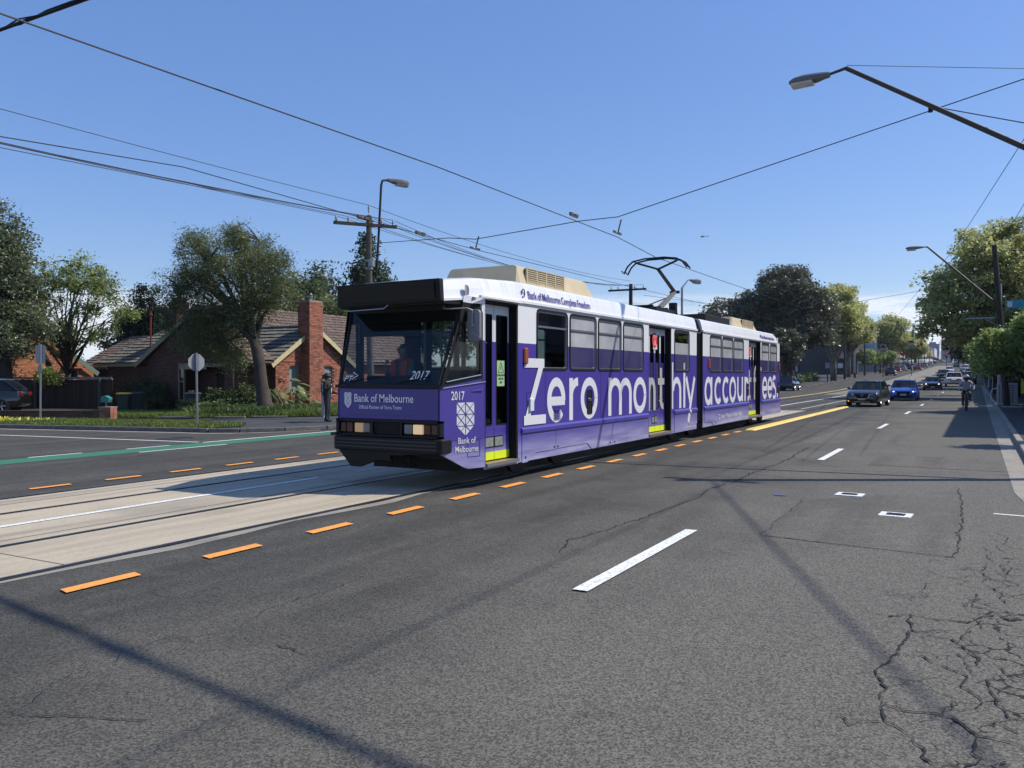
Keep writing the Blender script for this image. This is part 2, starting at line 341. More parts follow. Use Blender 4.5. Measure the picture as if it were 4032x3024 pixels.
g = MB(); strip(g, -12.35, -7.42, .006, 80, 360); slab2 = g.build('tram_track_bed', mat('far_track_concrete', (.30, .27, .22), .9, noise=.6, nscale=.6), kind='structure')
# uneven concrete lip beside the near rail
g = MB(); pts = []; ws = []
for i in range(40): pts.append((-7.36+.05*math.sin(i*1.7)+random.uniform(-.02, .03), -5+i*.9)); ws.append(.10+.10*abs(math.sin(i*.9)))
ribbon(g, pts, ws, .004); g.build('concrete_lip', M_CONC2, slab)
seams = MB()
for x in (-11.75, -9.2): ribbon(seams, [(x, -5), (x, 44)], .018, .0095)
for y in (-1.5, 4.7, 10.9, 17.1, 23.3, 29.5, 35.7): ribbon(seams, [(-12.3, y), (-7.5, y+.05)], .012, .0098)
seams.build('slab_joint', mat('slab_joint', (.2, .18, .15), .9), slab)
for x in (-12.30, -10.98, -8.90, -7.465):
    g = MB(); strip(g, x-.05, x+.05, .0102, -30, 700); gr = g.build('rail_groove', M_GROOVE, kind='structure')
    g = MB(); strip(g, x-.04, x+.01, .0145, -30, 700); g.build('rail', M_RAIL, gr)
def dash(m, x, y0, y1, wd, slant=.0, dz=.0145, name='lane_dash', par=None):
    o = MB(); o.add([(x-wd/2, y0, rz(y0)+dz), (x+wd/2, y0+slant, rz(y0)+dz), (x+wd/2+rx(y1), y1+slant, rz(y1)+dz), (x-wd/2+rx(y1), y1, rz(y1)+dz)], [(0, 1, 2, 3)]); return o.build(name, m, par or road)
y = 1.25
while y < 27.2: dash(M_ORANGE, -6.60+random.uniform(-.01, .01), y, y+.70, .15, -.04, name='orange_dash'); y += 1.46
y = 6.35
while y < 26: dash(M_ORANGE, -13.0, y, y+.68, .14, -.04, name='orange_dash'); y += 1.31
for y in (6.27, 18.43, 30.3, 42.3, 54.3, 66.3, 78.3, 90.3, 102.3, 114.3, 126.3, 138.3): dash(M_WHITE, -2.87, y, y+3.1, .14, name='lane_dash')
for y in (-5.8, 60, 72): dash(M_WHITE, -15.6, y, y+3, .12, name='lane_dash')
onroad('centre_line', M_WHITE, [(-10.12, -10.0, .0125, -30, 11)], slab)
onroad('centre_line', M_WORN, [(-10.12, -10.0, .0125, 12, 44)], slab)
onroad('centre_line', M_WHITE, [(-10.14, -10.0, .0105, 44.2, 79.8)])
onroad('white_line', M_WORN, [(-8.2, -8.08, .0107, 46, 70), (-14.6, -14.5, .004, 20, 30)])
# yellow separator kerb beside the near track, yellow line on the far side
g = MB()
for k, (y0, y1) in enumerate([(27.4, 32.4), (32.45, 37.4), (37.45, 42.4), (42.45, 47.4), (47.45, 50.2)]):
    q = MB(); a, b = -6.62, -6.30; q.loft([[(a, yy, 0), (a+.05, yy, h), (b-.05, yy, h), (b, yy, 0)] for yy, h in ((y0, .01), (y0+.12, .05), (y1-.12, .05), (y1, .02))]); q.build('yellow_separator', M_YELLOW, road)
onroad('yellow_line', M_YELLOW, [(-6.55, -6.35, .0045, 58, 86), (-13.35, -13.15, .0045, 50, 140), (-6.5, -6.36, .0045, 95, 260)])
# green cycle lane with its white borders
onroad('cycle_lane', M_GREEN, [(-18.02, -17.12, .004, -30, 40)])
onroad('cycle_lane_edge', M_WHITE, [(-18.14, -18.03, .0045, 15.3, 40)])
for y in (-6.5, -1, 4.6, 8.2, 10.6, 13.0): dash(M_WHITE, -18.08, y, y+1.25, .09, dz=.005, name='cycle_lane_dash')
for y in (6.5, 12.6, 20.6, 27, 33): dash(M_WHITE, -17.06, y, y+2.6, .09, dz=.005, name='cycle_lane_dash')
g = MB(); ribbon(g, [(-40, 12.1), (-25.7, 14.2), (-18.25, 15.3)], .11, .0048); g.build('white_line', M_WHITE, road)
# patches and cracks
def patch(pts, m=M_PATCH, dz=.004, name='road_patch'):
    o = MB(); o.add([(x, y, dz) for x, y in pts], [tuple(range(len(pts)))]); return o.build(name, m, road)
patch([(-2.1, 9.47), (-.17, 9.25), (-.19, 14.7), (-2.18, 12.48)])
patch([(-1.9, 18.0), (.45, 17.9), (.45, 20.3), (-1.9, 20.6)])
patch([(-4.1, 23), (-1.9, 23), (-1.7, 29), (-4.0, 30)])
def crack(P, wd=.014, jit=.03, n=7, z=.0085, mb=None):
    q = []; o = Vector((0, 0)); wd *= .72
    for (a, b) in zip(P[:-1], P[1:]):
        L_ = math.hypot(b[0]-a[0], b[1]-a[1]); k = max(2, int(L_/.035)); k = min(k, 90)
        for i in range(k):
            t_ = i/k; o = o*.75+Vector((random.gauss(0, 1), random.gauss(0, 1)))*min(jit*.55, L_*.12); q.append((a[0]+(b[0]-a[0])*t_+o.x, a[1]+(b[1]-a[1])*t_+o.y))
    q.append(P[-1]); ws_ = [max(.002, wd*random.choice((.35, .6, .9, 1.2, 1.6))*random.uniform(.6, 1.2)) for _ in q]; ws_[0] = ws_[-1] = .003
    ribbon(mb, q, ws_, z)
cr = MB()
def C(pts, wd=.014, jit=.02): crack(pts, wd, jit, mb=cr)

C([(-0.59,6.73),(-0.51,6.80),(-0.44,6.88),(-0.36,6.88),(-0.32,6.83),(-0.24,6.84),(-0.14,6.86),(-0.05,6.84),(0.01,6.98),(0.06,7.11),(0.13,7.20),(0.21,7.15),(0.31,7.16)], 0.022, .016)
C([(-0.44,6.88),(-0.40,6.61),(-0.37,6.44),(-0.34,6.39)], 0.03, .016)
C([(-0.34,6.39),(-0.26,6.38),(-0.16,6.37),(-0.11,6.29),(-0.07,6.24),(-0.04,6.10),(0.01,5.97),(0.03,5.83)], 0.02, .016)
C([(-0.46,5.83),(-0.45,6.05),(-0.41,6.18),(-0.41,6.42)], 0.02, .016)
C([(-0.41,5.88),(-0.35,5.89),(-0.29,5.89),(-0.23,5.81),(-0.16,5.75),(-0.11,5.70),(-0.05,5.61),(-0.06,5.41),(-0.02,5.35),(0.04,5.23),(0.09,5.25),(0.14,5.29)], 0.02, .016)
C([(-0.41,5.88),(-0.46,5.81),(-0.47,5.68),(-0.51,5.60),(-0.54,5.47),(-0.53,5.37),(-0.47,5.28),(-0.45,5.17),(-0.47,5.08),(-0.44,4.94),(-0.45,4.87)], 0.018, .016)
C([(-0.45,4.87),(-0.42,4.90),(-0.36,4.88),(-0.29,4.87),(-0.23,4.90),(-0.14,4.93)], 0.018, .016)
C([(-0.45,4.87),(-0.41,4.72),(-0.38,4.65),(-0.33,4.59),(-0.29,4.53),(-0.25,4.47),(-0.22,4.39),(-0.22,4.33),(-0.17,4.27),(-0.15,4.25)], 0.018, .016)
C([(-0.63,4.66),(-0.59,4.61),(-0.56,4.55),(-0.49,4.62),(-0.41,4.67)], 0.014, .016)
C([(-0.14,4.93),(-0.13,4.99),(-0.10,5.03),(-0.05,5.03),(-0.00,5.09),(0.02,5.15),(0.04,5.21)], 0.014, .016)
C([(-0.13,4.94),(-0.08,4.86),(-0.03,4.78),(0.01,4.72),(0.07,4.72),(0.13,4.70),(0.21,4.67)], 0.02, .016)
C([(0.01,4.72),(0.01,4.59),(-0.00,4.49),(0.02,4.43),(-0.02,4.35),(-0.04,4.31)], 0.018, .016)
C([(-0.10,5.03),(-0.11,5.14)], 0.012, .016)
C([(-0.16,5.24),(-0.10,5.20),(-0.06,5.24)], 0.01, .016)
C([(0.03,4.90),(0.09,4.92),(0.14,4.88),(0.19,4.84)], 0.014, .016)
C([(0.07,5.62),(0.08,5.46),(0.10,5.29),(0.14,5.16),(0.16,5.04),(0.22,5.00)], 0.014, .016)
C([(-0.12,6.06),(-0.07,5.98),(-0.06,5.85),(0.01,5.89)], 0.014, .016)
C([(-0.06,5.85),(-0.02,5.75),(-0.01,5.64)], 0.01, .016)
C([(0.07,5.74),(0.10,5.67),(0.15,5.67)], 0.012, .016)
C([(0.11,5.95),(0.14,5.87),(0.17,5.77),(0.22,5.74)], 0.012, .016)
C([(-0.38,8.00),(-0.40,7.74),(-0.35,7.54),(-0.37,7.43)], 0.012, .016)
C([(-0.09,7.47),(-0.06,7.29)], 0.01, .016)
C([(0.00,7.80),(0.01,7.59),(-0.02,7.43),(-0.01,7.37),(0.09,7.32),(0.17,7.18)], 0.018, .016)
C([(0.17,7.18),(0.23,7.07),(0.28,7.15),(0.31,7.12)], 0.05, .016)
C([(0.08,8.44),(0.06,8.24)], 0.012, .016)
C([(0.04,8.69),(0.08,8.51),(0.09,8.38),(0.17,8.40),(0.24,8.44),(0.30,8.38),(0.33,8.27)], 0.018, .016)
C([(0.09,8.14),(0.14,7.99),(0.21,7.94)], 0.018, .016)
C([(0.21,7.94),(0.19,7.74),(0.21,7.54)], 0.014, .016)
C([(0.23,9.46),(0.28,9.45),(0.35,9.45)], 0.07, .016)
C([(0.29,9.34),(0.26,9.10),(0.21,9.07),(0.20,8.78),(0.25,8.70),(0.29,8.90),(0.28,9.04)], 0.014, .016)
C([(0.28,9.04),(0.39,8.95)], 0.014, .016)
C([(0.08,9.98),(0.13,9.66),(0.10,9.47),(0.15,9.22),(0.20,9.14)], 0.01, .016)
C([(0.21,10.95),(0.30,10.68),(0.28,10.23),(0.34,10.04),(0.43,10.00)], 0.012, .016)
C([(0.20,10.14),(0.21,9.88),(0.25,9.81)], 0.01, .016)
C([(0.16,10.50),(0.26,10.22)], 0.008, .016)
C([(0.09,9.00),(0.04,8.69)], 0.012, .016)
C([(-0.02,6.76),(-0.05,6.58),(-0.06,6.38),(-0.10,6.25)], 0.012, .016)
C([(0.05,6.98),(0.05,6.72)], 0.01, .016)
C([(-3.68,7.55),(-3.87,8.18),(-3.77,8.58),(-3.72,9.21),(-3.65,10.01),(-3.65,10.67),(-3.62,11.31),(-3.56,11.92),(-3.69,13.01)], 0.022, .02)
C([(-3.69,13.01),(-3.54,13.99),(-3.59,14.96),(-3.58,15.71),(-3.51,17.45),(-3.54,18.93),(-3.64,21.62)], 0.035, .02)
C([(-2.11,9.52),(-2.18,12.46)], 0.012, .02)
C([(-2.11,9.52),(-1.55,9.36),(-0.19,9.24)], 0.014, .02)
C([(-0.19,9.24),(-0.15,11.06),(-0.17,13.03),(-0.25,14.94)], 0.022, .02)
C([(-2.72,12.76),(-2.46,12.66),(-2.21,12.61)], 0.008, .02)
C([(-4.53,2.50),(-4.50,2.54),(-4.43,2.51),(-4.17,2.64),(-4.01,2.71),(-3.91,2.74),(-3.74,2.81)], 0.01, .015)
C([(-4.50,2.54),(-4.50,2.67),(-4.66,2.82),(-4.74,3.04),(-4.71,3.31),(-4.81,3.43)], 0.007, .015)
C([(-4.83,3.51),(-4.83,3.70),(-4.81,3.82),(-4.71,3.83),(-4.58,4.00),(-4.53,4.18),(-4.63,4.30),(-4.73,4.55),(-4.76,4.86),(-4.71,5.29),(-4.76,5.78)], 0.007, .015)
C([(-4.06,4.04),(-3.85,4.01),(-3.71,3.97)], 0.012, .015)
C([(-5.97,4.54),(-5.79,4.46),(-5.65,4.50)], 0.007, .015)
C([(-1.9,18.0),(.45,17.9)], .01, .02)
cr.build('crack', M_CRACK, road, kind='stuff')
# utility covers let into the road
for x, y, a in ((-1.66, 13.36, 0), (-.90, 11.7, 0)):
    t = thing('hydrant_cover', 'small iron hydrant cover in a white painted frame, '+('nearer the dashed lane line' if x < -1 else 'nearer the right kerb'), 'utility cover', (x, y, 0), R(-3), 'white framed covers in the road')
    q = MB(); q.box(-.19, .19, -.17, .17, .002, .012); q.build('painted_frame', M_WHITE, t)
    q = MB(); q.box(-.11, .11, -.08, .08, .012, .018); q.build('iron_lid', mat('iron_lid', (.06, .055, .07), .6, metal=.5), t)
    for k in (-1, 1):
        q = MB(); q.box(-.08, .08, k*.035-.008, k*.035+.008, .018, .024); q.build('rib', M_DKGREY, t)
q = MB(); q.box(-.09, .09, -.03, .03, .001, .012, Matrix.Translation((-2.56, 12.75, 0))); tag(q.build('lane_marker', mat('blue_marker', (.03, .15, .5), .5)), 'small blue road marker beside the square asphalt patch', 'road marker')
t = thing('manhole_cover', 'round iron manhole cover in the side street mouth', 'manhole', (-19.95, 15.9, 0))
q = MB(); q.lathe([(.0, .006), (.42, .006), (.44, .0)], seg=28); q.build('lid', mat('iron_lid', (.06, .055, .07), .6, metal=.5), t)
q = MB(); q.lathe([(.45, .001), (.46, .011), (.52, .011), (.53, .001)], seg=28); q.build('rim', M_DKGREY, t)
# left block: kerbs, footpath, verge, yard
kc = [(-60, 8.3), (-45, 12.05), (-36, 14.3), (-29, 16.07), (-21.9, 17.85), (-21.0, 18.0), (-20.2, 18.5), (-19.4, 19.6), (-18.9, 21), (-18.75, 23)]
q = MB(); base = kc+[(-18.75, 60), (-140, 60), (-140, -12)]
q.add([(x, y, .11) for x, y in base], [tuple(range(len(base)))]); q.build('footpath', M_PATH, kind='structure')
q = MB(); strip(q, -140, -18.75, .11, 60, 62); 
def blocks(mb, x0, x1, dz): 
    for a, b in ((60, 64), (84, 1600)): strip(mb, x0, x1, dz, a, b)
q = MB(); blocks(q, -140, -18.75, .12); q.build('footpath', M_PATH, kind='structure')
def kerb(name, pts, m, wd=.16, h=.13, z0=0, parent=None, L0=1.2):
    par = MB(); 
    o = empty = None
    sub = []
    for a, b in zip(pts[:-1], pts[1:]):
        a = Vector((*a[:2], 0)); b = Vector((*b[:2], 0)); n = max(1, int((b-a).length/L0)); n = min(n, 24)
        for i in range(n):
            p = a.lerp(b, i/n); r_ = a.lerp(b, (i+1)/n); d = (r_-p); ln = d.length; ang = math.atan2(d.y, d.x)
            zc = rz((p.y+r_.y)/2); Mx = Matrix.Translation(((p.x+r_.x)/2+rx(p.y), (p.y+r_.y)/2, zc)) @ Matrix.Rotation(ang, 4, 'Z')
            sub.append((Mx, ln))
    root = None
    for Mx, ln in sub[:300]:
        k = MB(); k.box(-ln/2+.004, ln/2-.004, -wd/2, wd/2, z0, h, Mx)
        if root is None: root = bpy.data.objects.new(name, None); COL.objects.link(root); root['kind'] = 'structure'
        k.build('kerb_stone', m, root, bevel=.02)
    return root
kerb('kerb', kc, M_BLUE, .2, .135)
kerb('kerb', [(-18.75, 23), (-18.75, 58)], M_BLUE, .2, .135, L0=2.5)
kerb('kerb', [(-18.75, 86), (-18.75, 130), (-18.75, 200)], M_BLUE, .2, .15, L0=5)
q = MB(); ribbon(q, [(a-.02, b-.3) for a, b in kc[:-1]], .34, .0035); q.build('gutter', M_CONC2, road)
verge = [(-21.15, 18.15), (-21.9, 17.98), (-29, 16.2), (-60, 8.45), (-60, 11.5), (-34, 17.9), (-28.5, 19.5), (-24.5, 20.35), (-21.8, 20.25), (-21.0, 19.3)]
q = MB(); q.add([(x, y, .135) for x, y in verge], [tuple(range(len(verge)))]); q.build('grass_verge', M_GRASS, kind='structure')
yard = [(-28.6, 20.9), (-25.3, 23.2), (-23.3, 26), (-22.9, 30), (-22.9, 58), (-60, 58), (-60, 14.6), (-34, 19.6)]
q = MB(); q.add([(x, y, .145) for x, y in yard], [tuple(range(len(yard)))]); q.build('yard', M_DIRT, kind='structure')
# right pavement, gutter, kerb with the corner beside the camera
kr = [(.98, 58), (.98, 40), (.98, 26), (.98, 18.5), (1.02, 16.5), (1.2, 15.0), (1.7, 13.6), (2.6, 12.6), (4.2, 12.0), (12, 11.7)]
q = MB(); pr = kr+[(40, 11.7), (40, 58)]; q.add([(x, y, .125) for x, y in pr], [tuple(range(len(pr)))[::-1]]); q.build('footpath', M_PATH, kind='structure')
q = MB(); strip(q, .98, 40, .125, 58, 1600); q.build('footpath', M_PATH, kind='structure')
kerb('kerb', kr[::-1], M_CONC2, .15, .135, L0=1.6)
kerb('kerb', [(.98, 58), (.98, 150)], M_CONC2, .15, .135, L0=6)
q = MB(); pg = [(.51, 120)]+[(.51, yy) for yy in (60, 30, 20, 16.5, 14.8)]+[(.62, 13.4), (1.0, 12.4), (1.9, 11.5), (3.5, 11.0), (12, 10.8)]
pi_ = [(.92, 120)]+[(.92, yy) for yy in (60, 30, 20, 16.5)]+[(1.1, 14.9), (1.3, 14.1), (1.65, 13.4), (2.5, 12.5), (4.1, 11.9), (12, 11.6)]
n_ = len(pg); q.add([(x, y, rz(y)+.006) for x, y in pg]+[(x, y, rz(y)+.012) for x, y in pi_], [(i, n_+i, n_+i+1, i+1) for i in range(n_-1)][:]); gut = q.build('gutter', M_CONC2, kind='structure')
q = MB()
for yy in np.arange(14, 60, 1.9): ribbon(q, [(.52, yy), (.91, yy+.02)], .012, .017)
q.build('gutter_joint', mat('slab_joint', (.2, .18, .15), .9), gut)
q = MB(); ribbon(q, [(.2, 12.44), (.58, 12.40)], .07, .005); q.build('white_line', M_WHITE, road)
# traffic island nose at the left edge
t = [(-20.9, 10.2), (-20.7, 10.8), (-20.85, 11.3), (-21.4, 11.7), (-27, 12.3), (-27, 8.6), (-22, 9.4)]
q = MB(); q.prism(t, 'z', 0, .13); q.build('traffic_island', M_CONC2, kind='structure', bevel=.03)

# ---------------------------------------------------------------- tram
SX = -6.88; TC = -8.18; NX = -9.48
def livery(name, dust=1., film=0):
    m = bpy.data.materials.new(name); m.use_nodes = True; N = m.node_tree.nodes; K = m.node_tree.links.new; b = N['Principled BSDF']
    tcn = N.new('ShaderNodeTexCoord'); s_ = N.new('ShaderNodeSeparateXYZ'); K(tcn.outputs['Object'], s_.inputs[0])
    def mth(op, a, v=None, c=False):
        n = N.new('ShaderNodeMath'); n.operation = op; n.use_clamp = c; K(a, n.inputs[0])
        if v is not None:
            if isinstance(v, float) or isinstance(v, int): n.inputs[1].default_value = v
            else: K(v, n.inputs[1])
        return n.outputs[0]
    def rg(i, a, b_, c, d):
        n = N.new('ShaderNodeMapRange'); n.inputs[1].default_value = a; n.inputs[2].default_value = b_; n.inputs[3].default_value = c; n.inputs[4].default_value = d; K(i, n.inputs[0]); return n.outputs[0]
    def mix(f, a, c):
        n = N.new('ShaderNodeMixRGB'); K(f, n.inputs[0])
        for i, x in ((1, a), (2, c)):
            if isinstance(x, tuple): n.inputs[i].default_value = (*x, 1)
            else: K(x, n.inputs[i])
        return n.outputs[0]
    def noise(scale3, sc, det=4):
        mp_ = N.new('ShaderNodeMapping'); mp_.inputs['Scale'].default_value = scale3; K(tcn.outputs['Object'], mp_.inputs[0]); n = N.new('ShaderNodeTexNoise'); n.inputs['Scale'].default_value = sc; n.inputs['Detail'].default_value = det; K(mp_.outputs[0], n.inputs['Vector']); return n.outputs[0]
    pur = (.066, .048, .285) if not film else (.042, .036, .13); whi = (.76, .76, .77) if not film else (.50, .505, .51)
    st = mth('GREATER_THAN', s_.outputs[2], 2.36)
    c = mix(st, pur, whi)
    if film: c = mix(rg(noise((1, 1, 1), 1.1), .35, .65, 0, .4), c, (.10, .10, .13))
    if not film:
        c = mix(mth('MULTIPLY', rg(noise((1, 1, 1), 1.3), .4, .7, 0, .35), st), c, (.68, .68, .69))
        lo = rg(s_.outputs[2], .82, .38, 0, 1)
        streak = rg(noise((1, .25, 3), 2.2, 6), .3, .62, .35, 1)
        c = mix(mth('MULTIPLY', mth('MULTIPLY', lo, streak), .85*dust), c, (.46, .46, .64))
        hi = rg(s_.outputs[2], 3.02, 3.3, 0, 1); vs = rg(noise((1, 5, .25), 2.2, 5), .45, .8, 0, .5)
        c = mix(mth('MULTIPLY', hi, vs), c, (.45, .45, .44))
    K(c, b.inputs['Base Color']); b.inputs['Roughness'].default_value = .32 if not film else .2; b.inputs['Specular IOR Level'].default_value = .45
    b.inputs['Coat Weight'].default_value = .25
    return m
M_LIV = livery('tram_livery'); M_FILM = livery('window_film', film=1)
M_LET = mat('white_letter_vinyl', (.80, .80, .82), .4); M_LETG = mat('grey_letter_vinyl', (.50, .50, .49), .4)
M_PURT = mat('purple_letter_vinyl', (.09, .065, .30), .4)
M_BEIGE = mat('beige_fibreglass', (.66, .54, .34), .6, noise=.45, nscale=3, col2=(.45, .37, .25))
M_TGL = glassmat('tram_glass', (.50, .56, .55)); M_TGD = glassmat('tram_glass_dark', (.20, .25, .24)); M_CABG = glassmat('cab_glass', (.60, .66, .66))
M_INT = mat('tram_interior', (.16, .16, .165), .7); M_FLOOR = mat('tram_floor', (.05, .05, .055), .8)
M_HIVIS = mat('yellow_reflective', (.80, .95, .02), .5); M_POLE = mat('yellow_grab_pole', (.75, .72, .08), .4)
M_ORLAMP = mat('orange_lens', (.55, .09, .015), .25, noise=.4, nscale=20, col2=(.25, .03, .01), coat=.5)
tram = thing('tram', 'two-car articulated tram in purple and white bank advertising, on the near track', 'tram', (TC, 10.45, 0))
def TP(name, mb, m, **k): return mb.build(name, m, k.pop('parent', tram), world=True, **k)
def wallcells(mb, X, ys, zs, holes, flip=False, th=.04):
    ysn = sorted(set(ys+[h[0] for h in holes]+[h[1] for h in holes])); zsn = sorted(set(zs+[h[2] for h in holes]+[h[3] for h in holes]))
    for a, b in zip(ysn[:-1], ysn[1:]):
        for c, d in zip(zsn[:-1], zsn[1:]):
            y, z = (a+b)/2, (c+d)/2
            if any(h[0] < y < h[1] and h[2] < z < h[3] for h in holes): continue
            mb.add([(X, a, c), (X, b, c), (X, b, d), (X, a, d)], [(0, 1, 2, 3)])
            X2 = X-th if X > TC else X+th
            mb.m = 1; mb.add([(X2, a, c), (X2, b, c), (X2, b, d), (X2, a, d)], [(0, 3, 2, 1)]); mb.m = 0
def rrect(y0, y1, z0, z1, r, n=5):
    p = []
    for (cy, cz, a0) in ((y1-r, z1-r, 0), (y0+r, z1-r, 90), (y0+r, z0+r, 180), (y1-r, z0+r, 270)):
        for k in range(n+1): a = R(a0+90*k/n); p.append((cy+r*math.cos(a), cz+r*math.sin(a)))
    return p
def ring(mb, y0, y1, z0, z1, r, wd, Xa, Xb):
    o = rrect(y0, y1, z0, z1, r); i = rrect(y0+wd, y1-wd, z0+wd, z1-wd, max(.01, r-wd)); secs = [[(X, a, b) for a, b in q] for q, X in ((o, Xa), (o, Xb), (i, Xb), (i, Xa))]
    mb.loft(secs, caps=False)
WINS = [(13.17, 14.43, 'c'), (14.55, 15.81, 'f'), (15.93, 17.19, 'f'), (17.33, 18.59, 'f'), (20.92, 22.18, 'h'), (24.22, 25.48, 'f'), (25.60, 26.86, 'f'), (26.98, 28.24, 'f'), (30.96, 32.18, 'f'), (32.38, 33.56, 'f')]
DOORS = [(11.38, 12.47, 2), (18.98, 20.66, 4), (29.0, 30.78, 4)]
# sides, near side with doors; skirts are separate below the ledge
for X, near in ((SX, True), (NX, False)):
    for y0, y1 in ((11.36, 22.88), (23.48, 34.12)):
        h = [(a, b, 1.91, 2.98) for a, b, _ in WINS if y0 < a < y1]
        if not near and y0 < 12: h += [(11.48, 12.72, 1.70, 2.90)]
        if near: h += [(a, b, .30, 3.02) for a, b, _ in DOORS if y0 < a < y1]
        q = MB(); wallcells(q, X, [y0, y1], [.82, 3.07], h); TP('side_panel', q, [M_LIV, M_INT])
for a, b, kind in WINS:
    for X, s in ((SX, 1), (NX, -1)):
        q = MB(); ring(q, a-.02, b+.02, 1.89, 3.0, .11, .045, X-.04*s, X+.012*s); fr = TP('window', q, M_DARK)
        q = MB(); ring(q, a+.025, b-.025, 1.935, 2.955, .07, .018, X-.03*s, X+.004*s); q.build('inner_frame', M_SILVER, fr, world=True)
        if kind in 'cf':
            q = MB(); q.box(X-.03, X+.006, a+.03, b-.03, 2.665, 2.70) if s > 0 else q.box(X-.006, X+.03, a+.03, b-.03, 2.665, 2.70); q.build('sliding_bar', M_SILVER, fr, world=True)
        q = MB(); pz = rrect(a+.03, b-.03, 1.94, 2.95, .06); xx = X-.018*s
        if kind == 'h' and s > 0:
            q.box(xx-.003, xx, a+.03, b-.03, 1.94, 2.66); q.build('film_pane', M_FILM, fr, world=True)
            q = MB(); q.box(xx-.003, xx, a+.03, b-.03, 2.661, 2.95); q.build('pane', M_TGD, fr, world=True)
        else:
            q.add([(xx, u, v) for u, v in pz], [tuple(range(len(pz)))]); q.build('film_pane' if kind != 'c' and s > 0 else 'pane', M_FILM if (kind != 'c' and s > 0) else (M_TGD if s > 0 else M_TGL), fr, world=True)
# ledge moulding and lower skirt with its notches
for y0, y1 in ((12.57, 18.96), (20.88, 22.9), (23.6, 28.96), (30.98, 34.25)):
    q = MB(); q.prism([(SX-.02, .80), (SX+.035, .80), (SX+.035, .86), (SX, .90), (SX-.02, .90)], 'y', y0+.01, y1-.01); TP('ledge', q, M_LIV)
    q = MB(); q.prism([(SX-.02, .80), (NX+.0, .80), (NX, .86)], 'y', y0, y0+.001)
def skirt(pts, name='skirt_panel', X=SX+.012):
    q = MB(); q.prism(pts, 'x', X-.03, X); return TP(name, q, M_LIV, bevel=.004)
skirt([(12.60, .76), (13.92, .76), (13.92, .42), (13.12, .42), (12.80, .28), (12.60, .28)])
skirt([(13.93, .76), (16.68, .76), (16.68, .30), (15.58, .30), (15.36, .43), (13.93, .43)])
skirt([(16.69, .76), (18.95, .76), (18.95, .30), (16.69, .30)])
skirt([(20.9, .76), (22.9, .76), (22.9, .45), (22.3, .44), (21.98, .30), (20.9, .30)])
skirt([(23.62, .76), (26.3, .76), (26.3, .30), (24.64, .30), (24.33, .42), (23.62, .44)])
skirt([(26.31, .76), (28.95, .76), (28.95, .30), (26.31, .30)])
skirt([(31.0, .76), (34.3, .76), (34.3, .34), (33.9, .40), (31.36, .40), (31.15, .30), (31.0, .30)])
q = MB(); q.prism([(34.05, .3), (34.3, .3), (34.3, .78), (34.05, .78)], 'x', SX-.3, SX-.02); TP('rear_corner', q, M_LIV)
# strip between ledge and skirt, vertical joints, rivets
for y0, y1 in ((12.6, 18.95), (20.9, 22.9), (23.62, 28.95), (31.0, 34.2)):
    q = MB(); q.box(SX-.02, SX-.004, y0, y1, .74, .80); TP('skirt_gap', q, M_DKGREY)
for y in (13.17+.33, 16.05, 24.20, 25.52, 21.0):
    q = MB(); q.box(SX, SX+.002, y-.004, y+.004, .9, 1.86); TP('panel_joint', q, M_BLACK)
q = MB()
for y0, y1, zz in ((12.6, 18.9, 1.84), (20.9, 22.8, 1.84), (23.7, 28.9, 1.84), (12.6, 18.9, .93)):
    for y in np.arange(y0, y1, .19): q.lathe([(0, .004), (.006, .002), (.008, 0)], (SX+.0005, y, zz), 'x', 5)
TP('rivets', q, M_LIV, kind='stuff')
for y, z in ((13.85, .47), (14.0, .47), (16.55, .36), (16.80, .36), (12.72, .37), (24.8, .37), (22.1, .47)):
    q = MB(); q.lathe([(0, .012), (.018, .010), (.02, 0)], (SX+.013, y, z), 'x', 8); TP('skirt_latch', q, M_BLACK)
# roof: white cove with a lip, curved top
def roofsec(y, hw, z0=3.05, top=3.45, cx=TC):
    k = (top-z0)/.40
    pr = [(hw+.035, z0), (hw+.035, z0+.045*k), (hw-.0, z0+.06*k), (hw-.03, z0+.20*k), (hw-.07, z0+.33*k), (hw-.12, z0+.375*k), (hw-.25, z0+.395*k), (hw*.5, top+.01), (0, top+.02)]
    return [(cx+a, y, b) for a, b in pr]+[(cx-a, y, b) for a, b in pr[:-1][::-1]]
for a, b in ((12.5, 22.88), (23.42, 33.3)):
    q = MB(); q.loft([roofsec(y, 1.30) for y in (a, a+.02, (a+b)/2, b-.02, b)]); TP('roof', q, M_LIV, smooth=False)
q = MB(); q.loft([roofsec(33.3, 1.30), roofsec(33.8, 1.27, top=3.38), roofsec(34.15, 1.2, z0=3.0, top=3.2)]); TP('roof_end', q, M_LIV)
q = MB(); q.loft([[(x, y, z) for x, z in ((-7.12, 2.96), (-7.10, 3.29), (-9.16, 3.29), (-9.14, 2.96))] if False else roofsec(y, hw, z0, top, cx) for y, hw, z0, top, cx in ((10.50, 1.0, 2.94, 3.27, -8.12), (10.9, 1.09, 2.98, 3.33, -8.14), (11.4, 1.24, 3.03, 3.39, -8.16), (12.5, 1.30, 3.05, 3.45, TC))]); TP('roof_front', q, M_LIV)
q = MB(); q.box(SX+.02, SX+.07, 11.15, 12.5, 3.035, 3.065); TP('rain_gutter', q, M_LIV)
